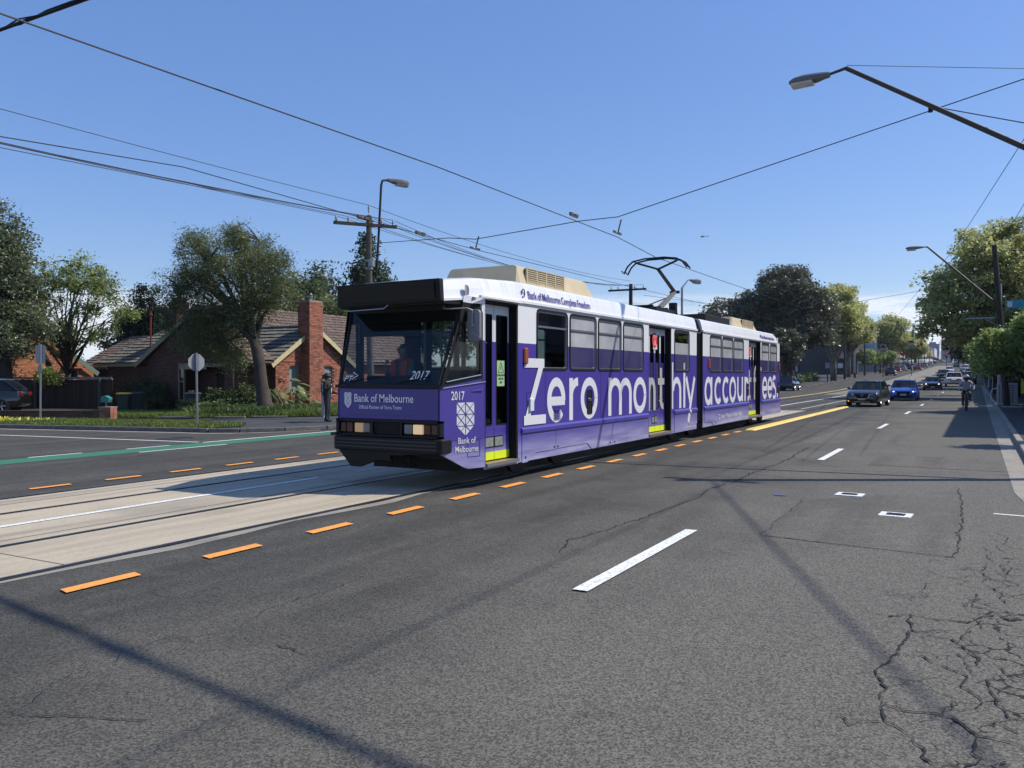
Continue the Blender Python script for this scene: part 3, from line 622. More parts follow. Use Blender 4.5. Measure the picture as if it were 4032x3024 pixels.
# cab: tapered sides below the glass
def slab4(P, th=.03):                              # P: quad corners; thickened towards the inside (-n)
    a, b, c, d = [Vector(p) for p in P]; n = (b-a).cross(d-a).normalized()*th; q = MB(); vs = [a, b, c, d, a-n, b-n, c-n, d-n]
    q.add(vs, [(0, 1, 2, 3), (7, 6, 5, 4), (0, 4, 5, 1), (1, 5, 6, 2), (2, 6, 7, 3), (3, 7, 4, 0)]); return q
for s in (1, -1):
    xf = -8.13+1.01*s; xb = TC+1.30*s
    def F(t, z): return (xf+(xb-xf)*t, 10.45+(11.37-10.45)*t, z)
    order = (lambda *a: a) if s > 0 else (lambda *a: a[::-1])
    q = MB(); th = .03*s
    poly = [(0, .60), (.52, .36), (.62, .33), (1, .33), (1, 1.75), (0, 1.62)]
    vs = [F(t_, z) for t_, z in poly]; vi = [(x-th, y, z) for x, y, z in vs]; n = len(vs)
    q.add(vs+vi, [tuple(range(n)), tuple(range(n, 2*n))[::-1]]+[(i, (i+1) % n, n+(i+1) % n, n+i) for i in range(n)]); q.build('cab_side', M_LIV, tram, world=True)
    # side window pillar and header
    q = MB(); q.add([F(.93, 1.70), F(1, 1.70), F(1, 3.06), F(.93, 3.06)]+[(x-th, y, z) for x, y, z in (F(.93, 1.70), F(1, 1.70), F(1, 3.06), F(.93, 3.06))], [(0, 1, 2, 3), (7, 6, 5, 4), (0, 4, 5, 1), (1, 5, 6, 2), (2, 6, 7, 3), (3, 7, 4, 0)]); TP('door_pillar', q, M_LIV)
    # glass with black surround; front edge rakes back
    tw, bw = .46, .0
    fr = MB(); o_ = [F(.02, 1.62), F(.95, 1.75), F(.95, 2.80), F(.86, 2.92), F(.50, 2.95)]; i_ = [F(.12, 1.70), F(.89, 1.81), F(.89, 2.74), F(.82, 2.84), F(.56, 2.87)]
    sh = .004*s
    fr.add([(x+sh, y, z) for x, y, z in o_]+[(x+sh, y, z) for x, y, z in i_]+[(x-th, y, z) for x, y, z in i_], [(k, (k+1) % 5, 5+(k+1) % 5, 5+k) for k in range(5)]+[(5+k, 5+(k+1) % 5, 10+(k+1) % 5, 10+k) for k in range(5)]); f_ = TP('cab_side_window', fr, M_DARK)
    q = MB(); q.add([(x-.01*s, y, z) for x, y, z in i_], [tuple(range(5))]); q.build('pane', M_CABG, f_, world=True)
    q = MB(); q.tube([(x+.012*s, y, z) for x, y, z in (i_[0], i_[1])], .011, 5); q.build('sill_trim', M_SILVER, f_, world=True)
    q = MB(); q.tube([(x+.012*s, y, z) for x, y, z in (F(.02, 1.60), F(1., 1.70))], .008, 5); q.build('trim', M_SILVER, f_, world=True)
    q = MB(); q.add([F(.50, 2.94), F(.95, 2.94), F(.95, 3.05), F(0.52, 3.05)], [(0, 1, 2, 3)]); TP('header', q, M_LIV)
# front: purple panel, lamp housing, bumper, windscreen, destination box
def fx(t): return -9.14+2.02*t
q = MB(); q.box(-9.14, -7.12, 10.45, 10.49, 1.10, 1.60); TP('front_panel', q, mat('purple_front', (.066, .048, .285), .32, coat=.25), bevel=.012)
q = MB(); q.box(-9.17, -7.09, 10.42, 10.50, 1.60, 1.65); TP('windscreen_sill', q, M_BLACK)
q = MB(); q.box(-9.16, -7.10, 10.43, 10.75, 1.065, 1.10); q.box(-9.16, -7.10, 10.43, 10.75, .83, .86); q.box(-9.16, -9.10, 10.43, 10.75, .83, 1.10); q.box(-7.16, -7.10, 10.43, 10.75, .83, 1.10); q.box(-9.12, -7.14, 10.50, 10.6, .83, 1.10); q.box(-8.46, -8.41, 10.44, 10.5, .86, 1.07); q.box(-7.88, -7.83, 10.44, 10.5, .86, 1.07); TP('lamp_housing', q, M_BLACK)
for k in range(6):
    q = MB(); q.box(-8.39, -7.90, 10.455, 10.47, .885+k*.03, .90+k*.03); TP('grille_bar', q, M_BLACK)
M_HEAD = mat('lit_headlight', (.9, .8, .55), .15, emit=(1.0, .62, .28, .42)); M_HEAD2 = mat('clear_lens', (.25, .26, .26), .1, coat=1)
M_BROWN = mat('brown_lens', (.10, .035, .02), .2, coat=.6)
for x0, x1, m, nm in ((-9.08, -8.98, M_BROWN, 'indicator_lamp'), (-8.96, -8.84, M_BROWN, 'marker_lamp'), (-8.79, -8.62, mat('dim_headlight', (.6, .5, .3), .15, emit=(1.0, .50, .18, .16)), 'headlight'), (-8.60, -8.48, M_HEAD2, 'headlight'), (-7.80, -7.66, M_HEAD2, 'headlight'), (-7.63, -7.45, M_HEAD, 'headlight'), (-7.42, -7.30, M_BROWN, 'marker_lamp'), (-7.28, -7.17, M_BROWN, 'indicator_lamp')):
    q = MB(); q.box(x0, x1, 10.448, 10.50, .885, 1.035); h_ = TP(nm, q, m, bevel=.012)
    if nm == 'headlight': q = MB(); ring(q, x0, x1, .88, 1.04, .03, .012, 0, 1); 
q = MB(); q.loft([[(-9.20, 10.75, z), (-9.20, 10.42, z), (-9.12, 10.36, z), (-7.14, 10.36, z), (-7.06, 10.42, z), (-7.06, 10.75, z)] for z in (.60, .82)]); TP('bumper', q, M_BLACK, bevel=.02)
for z in (.655, .71, .765):
    q = MB(); q.box(-9.13, -7.13, 10.345, 10.36, z, z+.02); TP('bumper_rib', q, M_DKGREY)
q = MB(); q.prism([(-9.10, .60), (-8.84, .33), (-8.66, .33), (-8.3, .46), (-8.05, .46), (-8.05, .54), (-7.2, .60)], 'y', 10.42, 10.5); TP('apron', q, M_BLACK)
q = MB(); q.tube([(-7.9, 10.7, .52), (-7.9, 10.75, .34)], .04, 8); q.tube([(-8.0, 10.75, .36), (-7.8, 10.75, .36)], .03, 8); TP('coupler', q, M_BLACK)
q = MB(); q.box(-9.3, -7.05, 10.8, 11.6, .48, .7); q.box(-9.0, -7.3, 11.2, 11.3, .25, .5); TP('front_underframe', q, M_BLACK)
# windscreen
A_, B_, C_, D_ = (-9.10, 10.46, 1.65), (-7.16, 10.46, 1.65), (-7.07, 10.93, 2.86), (-9.24, 10.93, 2.86)
q = MB(); q.add([A_, B_, C_, D_], [(0, 1, 2, 3)]); ws_ = TP('windscreen', q, M_CABG)
for a, b in ((A_, D_), (B_, C_)):
    q = MB(); q.tube([a, b], .028, 6); q.build('pillar', M_BLACK, ws_, world=True)
q = MB(); q.box(-9.30, -7.02, 10.92, 10.99, 2.66, 2.98); q.build('header_band', M_BLACK, ws_, world=True)
for x0, x1 in ((-8.98, -8.30), (-7.9, -7.35)):
    q = MB(); q.tube([(x0, 10.42, 1.66), (x0+.05, 10.46, 1.70), (x1, 10.50, 1.78)], .008, 5); TP('wiper', q, M_BLACK)
q = MB(); q.loft([[(-9.13, 10.42, 2.90), (-7.08, 10.42, 2.93), (-7.10, 10.40, 3.275), (-9.11, 10.40, 3.26)], [(-9.14, 10.50, 2.92), (-7.07, 10.50, 2.94), (-7.09, 10.50, 3.28), (-9.12, 10.50, 3.27)]]); TP('destination_box', q, M_BLACK, bevel=.015)
q = MB(); q.add([(-9.04, 10.397, 2.955), (-7.18, 10.397, 2.965), (-7.18, 10.372, 3.235), (-9.04, 10.372, 3.225)], [(0, 1, 2, 3)]); TP('destination_glass', q, mat('black_gloss_glass', (.006, .006, .007), .03, spec=.9))
q = MB(); q.loft([[(-9.13, 10.5, 2.89), (-7.08, 10.5, 2.90), (-7.08, 10.5, 2.935), (-9.13, 10.5, 2.93)], [(-9.3, 11.2, 2.90), (-7.0, 11.2, 2.92), (-7.0, 11.2, 2.97), (-9.3, 11.2, 2.97)]]); TP('soffit', q, M_BLACK)
q = MB(); q.tube([(-8.86, 10.38, 2.86), (-8.82, 10.33, 2.83), (-8.1, 10.33, 2.845), (-8.04, 10.36, 2.90)], .008, 6); TP('grab_rail', q, M_SILVER)
q = MB(); q.prism([(10.98, 3.06), (11.03, 3.06), (11.05, 3.10), (11.05, 3.18), (11.0, 3.22), (10.98, 3.22)], 'x', -7.01, -6.975); TP('roof_step', q, M_SILVER)
for x in (-8.32, -8.27): 
    q = MB(); q.lathe([(0, .09), (.014, .06), (.008, .03), (.012, 0)], (x, 10.9, 3.32), 'z', 8); TP('roof_stud', q, M_BLACK)
# mirror
q = MB(); q.prism(rrect(-6.97, -6.74, 2.33, 2.83, .06), 'y', 10.98, 11.05); mi = TP('mirror', q, mat('mirror_back', (.22, .23, .25), .4), bevel=.012)
q = MB(); q.prism(rrect(-6.95, -6.76, 2.36, 2.80, .05), 'y', 11.051, 11.054); q.build('mirror_glass', mat('mirror_glass', (.8, .8, .8), .02, metal=1), mi, world=True)
q = MB(); q.lathe([(0, -.03), (.03, -.025), (.04, 0)], (-6.855, 10.98, 2.58), 'y', 12); q.build('boss', M_GREY, mi, world=True)
q = MB(); q.tube([(-7.25, 10.75, 2.92), (-7.22, 10.70, 2.84), (-7.1, 10.72, 2.83), (-6.92, 10.9, 2.85), (-6.86, 10.96, 2.82), (-6.855, 10.95, 2.55)], .011, 6); q.build('arm', M_GREY, mi, world=True)
q = MB(); q.tube([(-6.86, 10.95, 2.48), (-6.6, 10.97, 2.30)], .005, 5); q.build('stay', M_SILVER, mi, world=True)
# doors
for di, (y0, y1, nl) in enumerate(DOORS):
    fr_ = MB(); X = SX-.15
    fr_.box(X-.02, SX-.002, y1-.05, y1, .34, 3.02); fr_.box(X-.02, SX-.002, y0, y0+.02, .34, 3.02); fr_.box(X-.02, SX-.002, y0+.02, y1-.05, 2.985, 3.02); fr_.box(X-.10, X-.05, y0, y1, .34, 3.02) if False else None
    do = TP('doorway', fr_, M_DARK)
    wdt = (y1-.05-y0-.02)/nl
    for k in range(nl):
        a = y0+.02+k*wdt+.006; b = y0+.02+(k+1)*wdt-.006
        q = MB(); wallcells(q, X, [a, b], [.40, 2.97], [(a+.07, b-.07, .98, 2.80)], th=.03); lf = q.build('door_leaf', [M_LIV, M_INT], do, world=True)
        q = MB()
        if nl == 2: q.box(X-.012, X-.009, a+.07, b-.07, .98, 2.80); q.build('pane', M_TGD, lf, world=True) if False else q.build('door_pane', M_TGD, do, world=True)
        else:
            q.box(X-.012, X-.009, a+.07, b-.07, 2.12, 2.80); q.build('door_pane', M_TGD, do, world=True)
            q = MB(); q.box(X-.012, X-.009, a+.07, b-.07, .98, 2.12); q.build('film_pane', M_FILM, do, world=True)
        q = MB(); ring(q, a+.055, b-.055, .965, 2.815, .04, .02, X-.01, X+.006); q.build('glazing_seal', M_DARK, do, world=True)
        q = MB(); q.box(X, X+.008, a, b, .40, .53); q.build('yellow_kick_strip', M_HIVIS, do, world=True)
        q = MB(); q.box(X, X+.003, a+.03, b-.03, .86, .868); q.box(X, X+.003, a+.03, b-.03, .90, .908); q.build('moulding', M_LIV, do, world=True)
        if nl == 2 or k in (1, 2):
            aa, bb = (a+.2, b) if k in (0, 1) and (nl == 2 and k == 0 or nl == 4 and k == 1) else (a, b-.2)
            q = MB(); q.box(X, X+.004, aa, bb, .60, .79); q.build('lower_frame', M_DARK, do, world=True); q = MB(); q.box(X+.004, X+.007, aa+.02, bb-.02, .62, .77); q.build('lower_pane', mat('grey_scuffed_glass', (.30, .33, .31), .35, noise=.5, nscale=15), do, world=True)
    q = MB(); q.box(SX-.30, SX+.03, y0+.02, y1-.02, .345, .375); q.build('step', mat('step_brown', (.32, .22, .10), .8), do, world=True)
    q = MB(); q.box(SX+.03, SX+.045, y0+.02, y1-.02, .325, .38); q.build('step_edge', M_SILVER, do, world=True)
    q = MB(); q.box(SX-.04, SX, y0, y1, .285, .335); q.build('sill_panel', M_LIV, do, world=True)
# door notices
q = MB(); q.box(-7.027, -7.023, 12.0, 12.25, 1.62, 2.05); nb = TP('door_notice', q, mat('green_notice', (.36, .58, .30), .6))
for k, s in enumerate(('THIS DOOR', 'NOT IN', 'USE')): text(s, (-7.018-TC, 12.125-10.45, 1.79-.06*k), .045, M_BLACK, tram, align='CENTER')
q = MB()
for a, b in (((12.03, 1.85), (12.125, 2.02)), ((12.125, 2.02), (12.22, 1.85)), ((12.22, 1.85), (12.03, 1.85)), ((12.125, 1.95), (12.125, 1.89))): q.tube([(-7.021, a[0], a[1]), (-7.021, b[0], b[1])], .004, 4)
TP('notice_triangle', q, M_BLACK)
M_RED = mat('red_sign', (.75, .03, .03), .5)
for y0, sc_ in ((19.78, 1), (29.78, 1)):
    q = MB(); q.prism([(y0-.11, 2.45), (y0+.19, 2.45), (y0+.19, 2.90), (y0-.11, 2.90)], 'x', -7.022, -7.018); bd = TP('sign_board', q, M_WHITEP)
    q = MB(); q.lathe([(0, .006), (.19, .006), (.19, 0)], (-7.018, y0, 2.68), 'x', 28); q.build('red_disc', M_RED, bd, world=True)
    text('STOP', (-7.010-TC, y0-10.45, 2.73), .105, M_WHITEP, tram, align='CENTER')
    q = MB()
    for s in (-1, 1): q.add([(-7.010, y0, 2.72), (-7.010, y0+.02*s, 2.70), (-7.010, y0+.10*s, 2.55), (-7.010, y0+.05*s, 2.54)], [(0, 1, 2, 3)])
    TP('arrow_mark', q, M_WHITEP)
# side lamps, handle, fuel cap, vent
for y, z in ((12.72, 2.14), (24.06, 2.15), (33.95, 2.12)):
    q = MB(); q.prism([(-.07, 0), (.07, 0), (.055, .045), (0, .065), (-.055, .045)], 'z', -.14, .14); v_ = [(SX+b, y+a, z+c) for (a, b, c) in [(p[0], p[1], p[2]) for p in q.v]]; q.v = v_; TP('side_indicator', q, M_ORLAMP, bevel=.02)
for y, z, w_, h_ in ((12.90, 1.27, .17, .30), ):
    q = MB(); ring(q, y-w_/2-.03, y+w_/2+.03, z-h_/2-.1, z+h_/2+.1, .04, .012, SX, SX+.008); TP('access_hatch', q, M_LIV)
    q = MB(); q.box(SX, SX+.05, y-.06, y+.08, z-.10, z+.12); TP('external_handle', q, M_LET, bevel=.01)
q = MB(); ring(q, 13.83, 14.13, .95, 1.20, .01, .008, SX, SX+.006); TP('vent_frame', q, M_DKGREY)
for k in range(6):
    q = MB(); q.box(SX+.002, SX+.02, 13.86, 14.10, .985+.032*k, .998+.032*k); TP('vent_louvre', q, M_LIV)
for y, z, hh in ((15.48, 1.26, .5), (28.86, 1.31, .42), (33.88, 1.31, .42)):
    q = MB(); ring(q, y-.13, y+.13, z-hh/2, z+hh/2, .05, .02, SX-.05, SX+.012); rc_ = TP('socket_recess', q, M_DARK)
    q = MB(); q.box(SX+.001, SX+.006, y-.115, y+.115, z-hh/2+.02, z+hh/2-.02); q.build('recess_back', M_BLACK, rc_, world=True)
    q = MB(); q.lathe([(0, .03), (.03, .028), (.035, 0)], (SX+.006, y, z+.05), 'x', 10); q.build('latch', M_SILVER, rc_, world=True)
q = MB(); q.box(SX-.17+.0, SX-.02, 11.05, 11.25, 1.30, 1.50); 
q = MB(); q.add([(-6.962, 11.09, 1.35), (-6.904, 11.29, 1.36), (-6.904, 11.29, 1.54), (-6.962, 11.09, 1.53)], [(0, 1, 2, 3)]); 
TP('camera_recess', q, M_BLACK)
q = MB(); q.tube([(-6.96, 11.08, 1.55), (-6.88, 11.31, 1.57)], .014, 5); TP('recess_hood', q, M_LIV)
q = MB()
for a, b in (((11.0, .78), (11.26, .78)), ((11.0, .52), (11.26, .52)), ((11.0, .52), (11.0, .78)), ((11.26, .52), (11.26, .78)), ((10.5, .80), (11.33, .80))):
    def cs(y): return -7.12+(y-10.45)*.2609+.002
    q.tube([(cs(a[0]), a[0], a[1]), (cs(b[0]), b[0], b[1])], .0045, 4)
TP('hatch_outline', q, M_PURT)
# stroke lettering for the big slogan
def arc(cx, cy, rx_, ry_, a0, a1, n=14): return [(cx+rx_*math.cos(R(a0+(a1-a0)*k/n)), cy+ry_*math.sin(R(a0+(a1-a0)*k/n))) for k in range(n+1)]
def stroke(mb, pts, wd, X):
    """flat ribbon, wider across than along the height as on the tram"""
    n = len(pts); vs = []
    for i, p in enumerate(pts):
        a = pts[max(i-1, 0)]; b = pts[min(i+1, n-1)]; d = Vector((b[0]-a[0], b[1]-a[1])); d.normalize(); nn = Vector((-d.y, d.x)); k = wd/2
        if 0 < i < n-1:
            d1 = Vector((p[0]-a[0], p[1]-a[1])).normalized(); c_ = abs(d1.dot(d)); k = k/max(c_, .5)
        vs += [(X, p[0]+nn.x*k, p[1]+nn.y*k), (X, p[0]-nn.x*k, p[1]-nn.y*k)]
    mb.add(vs, [(2*i, 2*i+1, 2*i+3, 2*i+2) for i in range(n-1)])
Z0, XH, AS, DS = .93, 1.75, 2.14, .53
def glyph(ch, a, b, X, m, w_=.165, parent=None, zc=None):
    q = MB(); h = w_/2; c = (a+b)/2; r_ = (b-a)/2-h; zm = (Z0+XH)/2; rz_ = (XH-Z0)/2-h*.85; k = [0]
    def st(p): stroke(q, p, w_, X+.0012*k[0]); k[0] += 1
    if ch == 'o': st(arc(c, zm, r_, rz_, 0, 360, 32))
    elif ch == 'e': st([(a+h, zm-.02), (b-h*.2, zm-.02)]); st(arc(c, zm, r_, rz_, -2, 318, 30))
    elif ch == 'c': st(arc(c+.04, zm, r_+.02, rz_, 48, 312, 24))
    elif ch == 'r': st([(a+h, Z0), (a+h, XH)]); st([(a+h, zm+.10)]+arc(b-.02, zm+.08, b-.02-a-h, rz_-.08, 165, 92, 8))
    elif ch == 'm':
        st([(a+h, Z0), (a+h, XH)]); m_ = c
        st(arc((a+h+m_)/2, XH-h-.28, (m_-a-h)/2, .28, 170, 0, 14)+[(m_, Z0)]); st(arc((m_+b-h)/2, XH-h-.28, (b-h-m_)/2, .28, 170, 0, 14)+[(b-h, Z0)])
    elif ch in 'nh':
        st([(a+h, Z0), (a+h, XH if ch == 'n' else AS)]); st(arc(c, XH-h-.30, (b-a)/2-h, .30, 175, 0, 16)+[(b-h, Z0)])
    elif ch == 'u': st([(b-h, XH), (b-h, Z0)]); st([(a+h, XH)]+arc(c, Z0+h+.30, (b-a)/2-h, .30, 180, 365, 16))
    elif ch == 'a': st([(b-h, XH), (b-h, Z0)]); st(arc(c-.02, zm, r_, rz_, 0, 360, 30))
    elif ch == 't': st([(c-.03, AS-.15), (c-.03, Z0+.25)]+arc(c+.14, Z0+.25, .17, .25-h, 180, 280, 8)); st([(a, XH-h-.02), (b, XH-h-.02)])
    elif ch == 'f': st([(c-.05, Z0), (c-.05, AS-.3)]+arc(c+.13, AS-.3, .18, .24, 180, 80, 8)); st([(a, XH-h-.02), (b, XH-h-.02)])
    elif ch == 'l': st([(c, Z0), (c, zc or AS)])
    elif ch == 'L': st([(c, XH+.22), (c, AS)])
    elif ch == 'y': st([(a+.04, XH), (c+.03, Z0+.06)]); st([(b-.05, XH), (a+.2, DS)])
    elif ch == 's': st(arc(c, zm+.19, r_, .20, 40, 190, 12)+arc(c+.02, zm-.19, r_-.02, .22, 130, 40, 5)[0:0]+arc(c, zm-.20, r_, .22, 75, -150, 14))
    elif ch == '.': st([(a, Z0+.09), (b, Z0+.09)])
    elif ch == 'Z':
        st([(a+.02, 2.02), (13.44, 2.02)]); st([(13.32, 1.98), (a+.12, Z0+.1)]); st([(a-.0, Z0+.08), (13.50, Z0+.08)])
    return q.build('letter', m, tram, world=True)
for ch, a, b in (('Z', 12.66, 13.5), ('e', 13.57, 14.34), ('r', 14.52, 14.95), ('o', 15.05, 15.90), ('m', 16.47, 17.84), ('o', 17.95, 18.80), ('y', 21.88, 22.72), ('a', 23.67, 24.46), ('c', 24.67, 25.50), ('c', 25.57, 26.38), ('o', 26.41, 27.25), ('u', 27.4, 28.17), ('n', 28.38, 28.99), ('e', 31.05, 31.89), ('e', 31.94, 32.77), ('s', 32.79, 33.45), ('.', 33.60, 33.80)):
    glyph(ch, a, b, SX+.004 if ch != 'Z' else SX+.013, M_LET)
glyph('l', 21.64, 21.86, SX+.004, M_LET, zc=1.87)
q = MB(); stroke(q, [(22.21, .79), (22.08, .53)], .165, SX+.0145); stroke(q, [(22.245, .862), (22.21, .80)], .165, SX+.0375); TP('letter', q, M_LET)
q = MB(); stroke(q, [(21.80, 1.96), (21.80, 2.14)], .13, SX-.014); TP('letter', q, M_LETG)
q = MB(); stroke(q, arc(21.1, XH-.37, .30, .30, 175, 0, 16)+[(21.40, Z0)], .165, SX+.004); TP('letter', q, M_LET)
q = MB(); stroke(q, [(20.76, Z0), (20.76, AS)], .10, SX+.0055); TP('letter', q, M_LET)
glyph('n', 19.30, 19.86, SX-.138, M_LETG); glyph('t', 20.03, 20.55, SX-.138, M_LETG)
glyph('t', 29.42, 29.95, SX-.138, M_LETG); glyph('f', 30.28, 30.74, SX-.138, M_LETG)
q = MB(); stroke(q, [(30.79, AS-.09), (30.9, AS-.12)], .14, SX+.004); TP('letter', q, M_LET)
# smaller lettering and shields
def shield(X, Yc, zt, wd, ht, facing, m, ml, nx=None):
    q = MB(); pl = [(-wd/2, 0), (wd/2, 0), (wd/2, -ht*.70), (0, -ht), (-wd/2, -ht*.70)]
    def P(u, v, o): 
        if facing == 'x': t_ = Yc+u; return (X(t_)+o, t_, zt+v)
        return (Yc+u, X-o, zt+v)
    q.add([P(u, v, .002) for u, v in pl], [tuple(range(5))]); sh_ = TP('shield_emblem', q, m)
    q = MB(); ln = []; r_ = ht*.35
    for row in range(2):
        for c0 in (-wd/2, 0): ln += [((c0, -row*r_), (c0+wd/2, -(row+1)*r_)), ((c0+wd/2, -row*r_), (c0, -(row+1)*r_))]
        ln += [((-wd/2, -(row+1)*r_), (wd/2, -(row+1)*r_))]
    ln += [((0, 0), (0, -ht)), ((0, -2*r_), (-wd/4, -ht*.85)), ((0, -2*r_), (wd/4, -ht*.85))]
    for a, b in ln: q.tube([P(*a, .003), P(*b, .003)], wd*.016, 4)
    q.build('shield_line', M_PURT, sh_, world=True)
cabx = lambda y: -7.12+(y-10.45)*.2609
ang = math.atan2(.92, .24)
def cabtext(s, y, z, size, **k):
    return text(s, (cabx(y)+.006-TC, y-10.45, z), size, M_LET, tram, name='lettering', facing='y', rotz=ang, **k)
shield(cabx, 10.96, 1.375, .36, .52, 'x', M_LET, None)
cabtext('Bank of', 10.98, .735, .135, align='CENTER', sx=.92, off=.001); cabtext('Melbourne', 10.98, .60, .135, align='CENTER', sx=.84, off=.001)
cabtext('2017', 10.66, 1.42, .19, sx=.74, off=.002)
fx0 = lambda px_: px_-TC
text('Bank of Melbourne', (fx0(-8.80), -.004, 1.375), .185, mat('front_letter', (.95, .95, .98), .5), tram, facing='y', sx=.83, off=.001)
text('Official Partner of Yarra Trams', (fx0(-8.70), -.004, 1.265), .085, _m['front_letter'], tram, facing='y', sx=.80)
text('© Bank of Melbourne. A Division of Westpac Banking Corporation ABN 33 007 457 141 AFSL and Australian credit licence 233714', (fx0(-8.92), -.004, 1.165), .028, mat('faint_letter', (.2, .17, .35), .5), tram, facing='y', sx=.87)
shield(10.448, -8.925, 1.525, .145, .26, 'y', _m['front_letter'], None)
rake = Vector((0, .47, 1.21)).normalized()
def wst(s, x, z, size, **k):
    y = 10.46+(z-1.65)*.388; o = text(s, (x-TC, y-10.45-.01, z), size, _m['front_letter'], tram, facing='y', **k); o.rotation_euler = (R(90-21.2), 0, 0); return o
wst('2017', -7.72, 1.735, .21, shear=.25, sx=.80, off=.001); wst('PT', -9.04, 1.70, .15, shear=.2)
q = MB(); q.tube([(-8.84, 10.49, 1.85), (-8.74, 10.48, 1.80), (-8.86, 10.465, 1.74)], .010, 4); TP('transit_arrow', q, _m['front_letter'])
# roof line lettering
def rooftext(y, z, size, s_x): 
    o = text('Bank of Melbourne Complete Freedom', (SX+.006-TC, y-10.45, z+.02), size, M_PURT, tram, sx=s_x, off=.003); o.rotation_euler = (R(76), 0, R(90)); return o
rooftext(12.85, 3.135, .20, .84); rooftext(30.95, 3.14, .165, .80)
def loopmark(y, z, r_, m, X=SX):
    q = MB(); q.tube([(X, y+r_*.75*math.cos(R(a)), z+r_*math.sin(R(a))) for a in range(-130, 215, 15)], r_*.16, 5); q.tube([(X, y-r_*.45, z-r_*.8), (X, y-r_*.8, z-r_*1.5)], r_*.16, 5); TP('loop_emblem', q, m)
loopmark(12.68, 3.23, .07, M_PURT, SX-.012); loopmark(30.80, 3.22, .06, M_PURT, SX-.012); loopmark(25.22, .54, .065, M_LET, SX+.016)
text('Bank of Melbourne Complete Freedom', (SX+.022-TC, 25.42-10.45, .475), .20, M_LET, tram, sx=.80, off=.001)
# air-conditioning units and their slatted grilles
def acunit(y0, y1, yend, yfront, dark=False):
    q = MB(); a, b = -8.98, -7.34
    prof = [(yfront, 3.46), (y0, 3.84), (y1, 3.84), (yend, 3.50)]
    secs = []
    for y, z in prof: 
        i = .10 if z > 3.6 else .0
        secs.append([(a-.05+0*i, y, 3.40), (a+.02+i, y, z-.03), (a+.08+i, y, z), (b-.08-i*.5, y, z), (b-.02-i*.4, y, z-.03), (b+.05, y, 3.40)])
    q.loft(secs); return TP('air_conditioner', q, M_BEIGE, bevel=.01)
ac = acunit(13.35, 16.4, 16.75, 13.25)
def grille(y0, y1, z0, z1, nx_, nz_, par):
    X = -7.36
    q = MB(); q.box(X-.02, X+.015, y0, y1, z0, z1); q.build('grille_recess', M_BLACK, par, world=True)
    for k in range(nz_+1):
        z = z0+(z1-z0)*k/nz_; q = MB(); q.box(X+.015, X+.04, y0, y1, z-.009, z+.009); q.build('grille_slat', M_BEIGE, par, world=True)
    for k in range(nx_+1):
        y = y0+(y1-y0)*k/nx_; q = MB(); q.box(X+.015, X+.045, y-.018, y+.018, z0, z1); q.build('grille_post', M_BEIGE, par, world=True)
grille(13.62, 15.2, 3.53, 3.80, 4, 7, ac)
ac2 = acunit(28.8, 31.6, 32.2, 28.5); grille(29.9, 31.5, 3.53, 3.80, 5, 7, ac2)
q = MB(); q.box(-8.9, -7.42, 25.6, 28.5, 3.42, 3.74); TP('resistor_box', q, M_BLACK, bevel=.02)
q = MB(); q.tube([(-9.05, 11.2, 3.35), (-9.0, 11.8, 3.62), (-8.6, 12.6, 3.68)], .01, 4)
# pantograph
q = MB(); q.box(-8.9, -7.4, 21.0, 22.7, 3.56, 3.62); q.box(-8.85, -8.75, 21.0, 22.8, 3.44, 3.56); q.box(-7.5, -7.4, 21.0, 22.8, 3.44, 3.56)
for y in (21.3, 21.9, 22.5): q.tube([(-8.8, y, 3.66), (-7.6, y, 3.66)], .05, 8)
q.box(-7.6, -7.4, 22.6, 22.75, 3.5, 3.85); pb = TP('pantograph_base', q, M_BLACK)
KN = Vector((-8.12, 24.7, 4.36)); BA = Vector((-8.18, 21.9, 3.66)); YK = Vector((-8.18, 23.35, 4.92))
q = MB(); q.tube([(-8.1, 22.9, 3.62), KN], [.10, .07], 6); TP('lower_arm', q, mat('panto_grey', (.14, .135, .12), .6))
q = MB(); q.tube([(-8.35, 21.9, 3.62), KN+Vector((0, -.1, -.1))], .018, 5); TP('push_rod', q, M_BLACK)
q = MB(); q.tube([KN, YK], [.06, .05], 6); q.tube([KN+Vector((-.15, 0, 0)), KN+Vector((.15, 0, 0))], .045, 8); q.tube([YK, YK+Vector((-.62, -.15, .20))], .032, 5); q.tube([YK, YK+Vector((.62, -.15, .20))], .032, 5); TP('upper_arm', q, M_BLACK)
q = MB()
for dy in (-.30, .0):
    q.tube([(-8.18+x, 23.35+dy-.05, z-.22) for x, z in ((-1.0, 5.10), (-.93, 5.02), (-.82, 5.22), (-.66, 5.36), (-.3, 5.42), (.3, 5.43), (.66, 5.38), (.84, 5.28), (.98, 5.10))], .026, 6)
for x in (-.62, .62): q.tube([(-8.18+x, 22.95, 5.13), (-8.18+x, 23.35, 5.14)], .02, 5)
TP('collector_head', q, M_BLACK)
# articulation bellows
q = MB(); prof = []
for k in range(13):
    y = 22.86+.63*k/12; i = .05 if k % 2 else .0
    prof.append([(NX+.04+i, y, .5), (NX+.04+i, y, 3.1), (NX+.15+i, y, 3.40-i), (SX-.15-i, y, 3.40-i), (SX-.04-i, y, 3.1), (SX-.04-i, y, .5)])
q.loft(prof); TP('articulation_bellows', q, M_DARK)
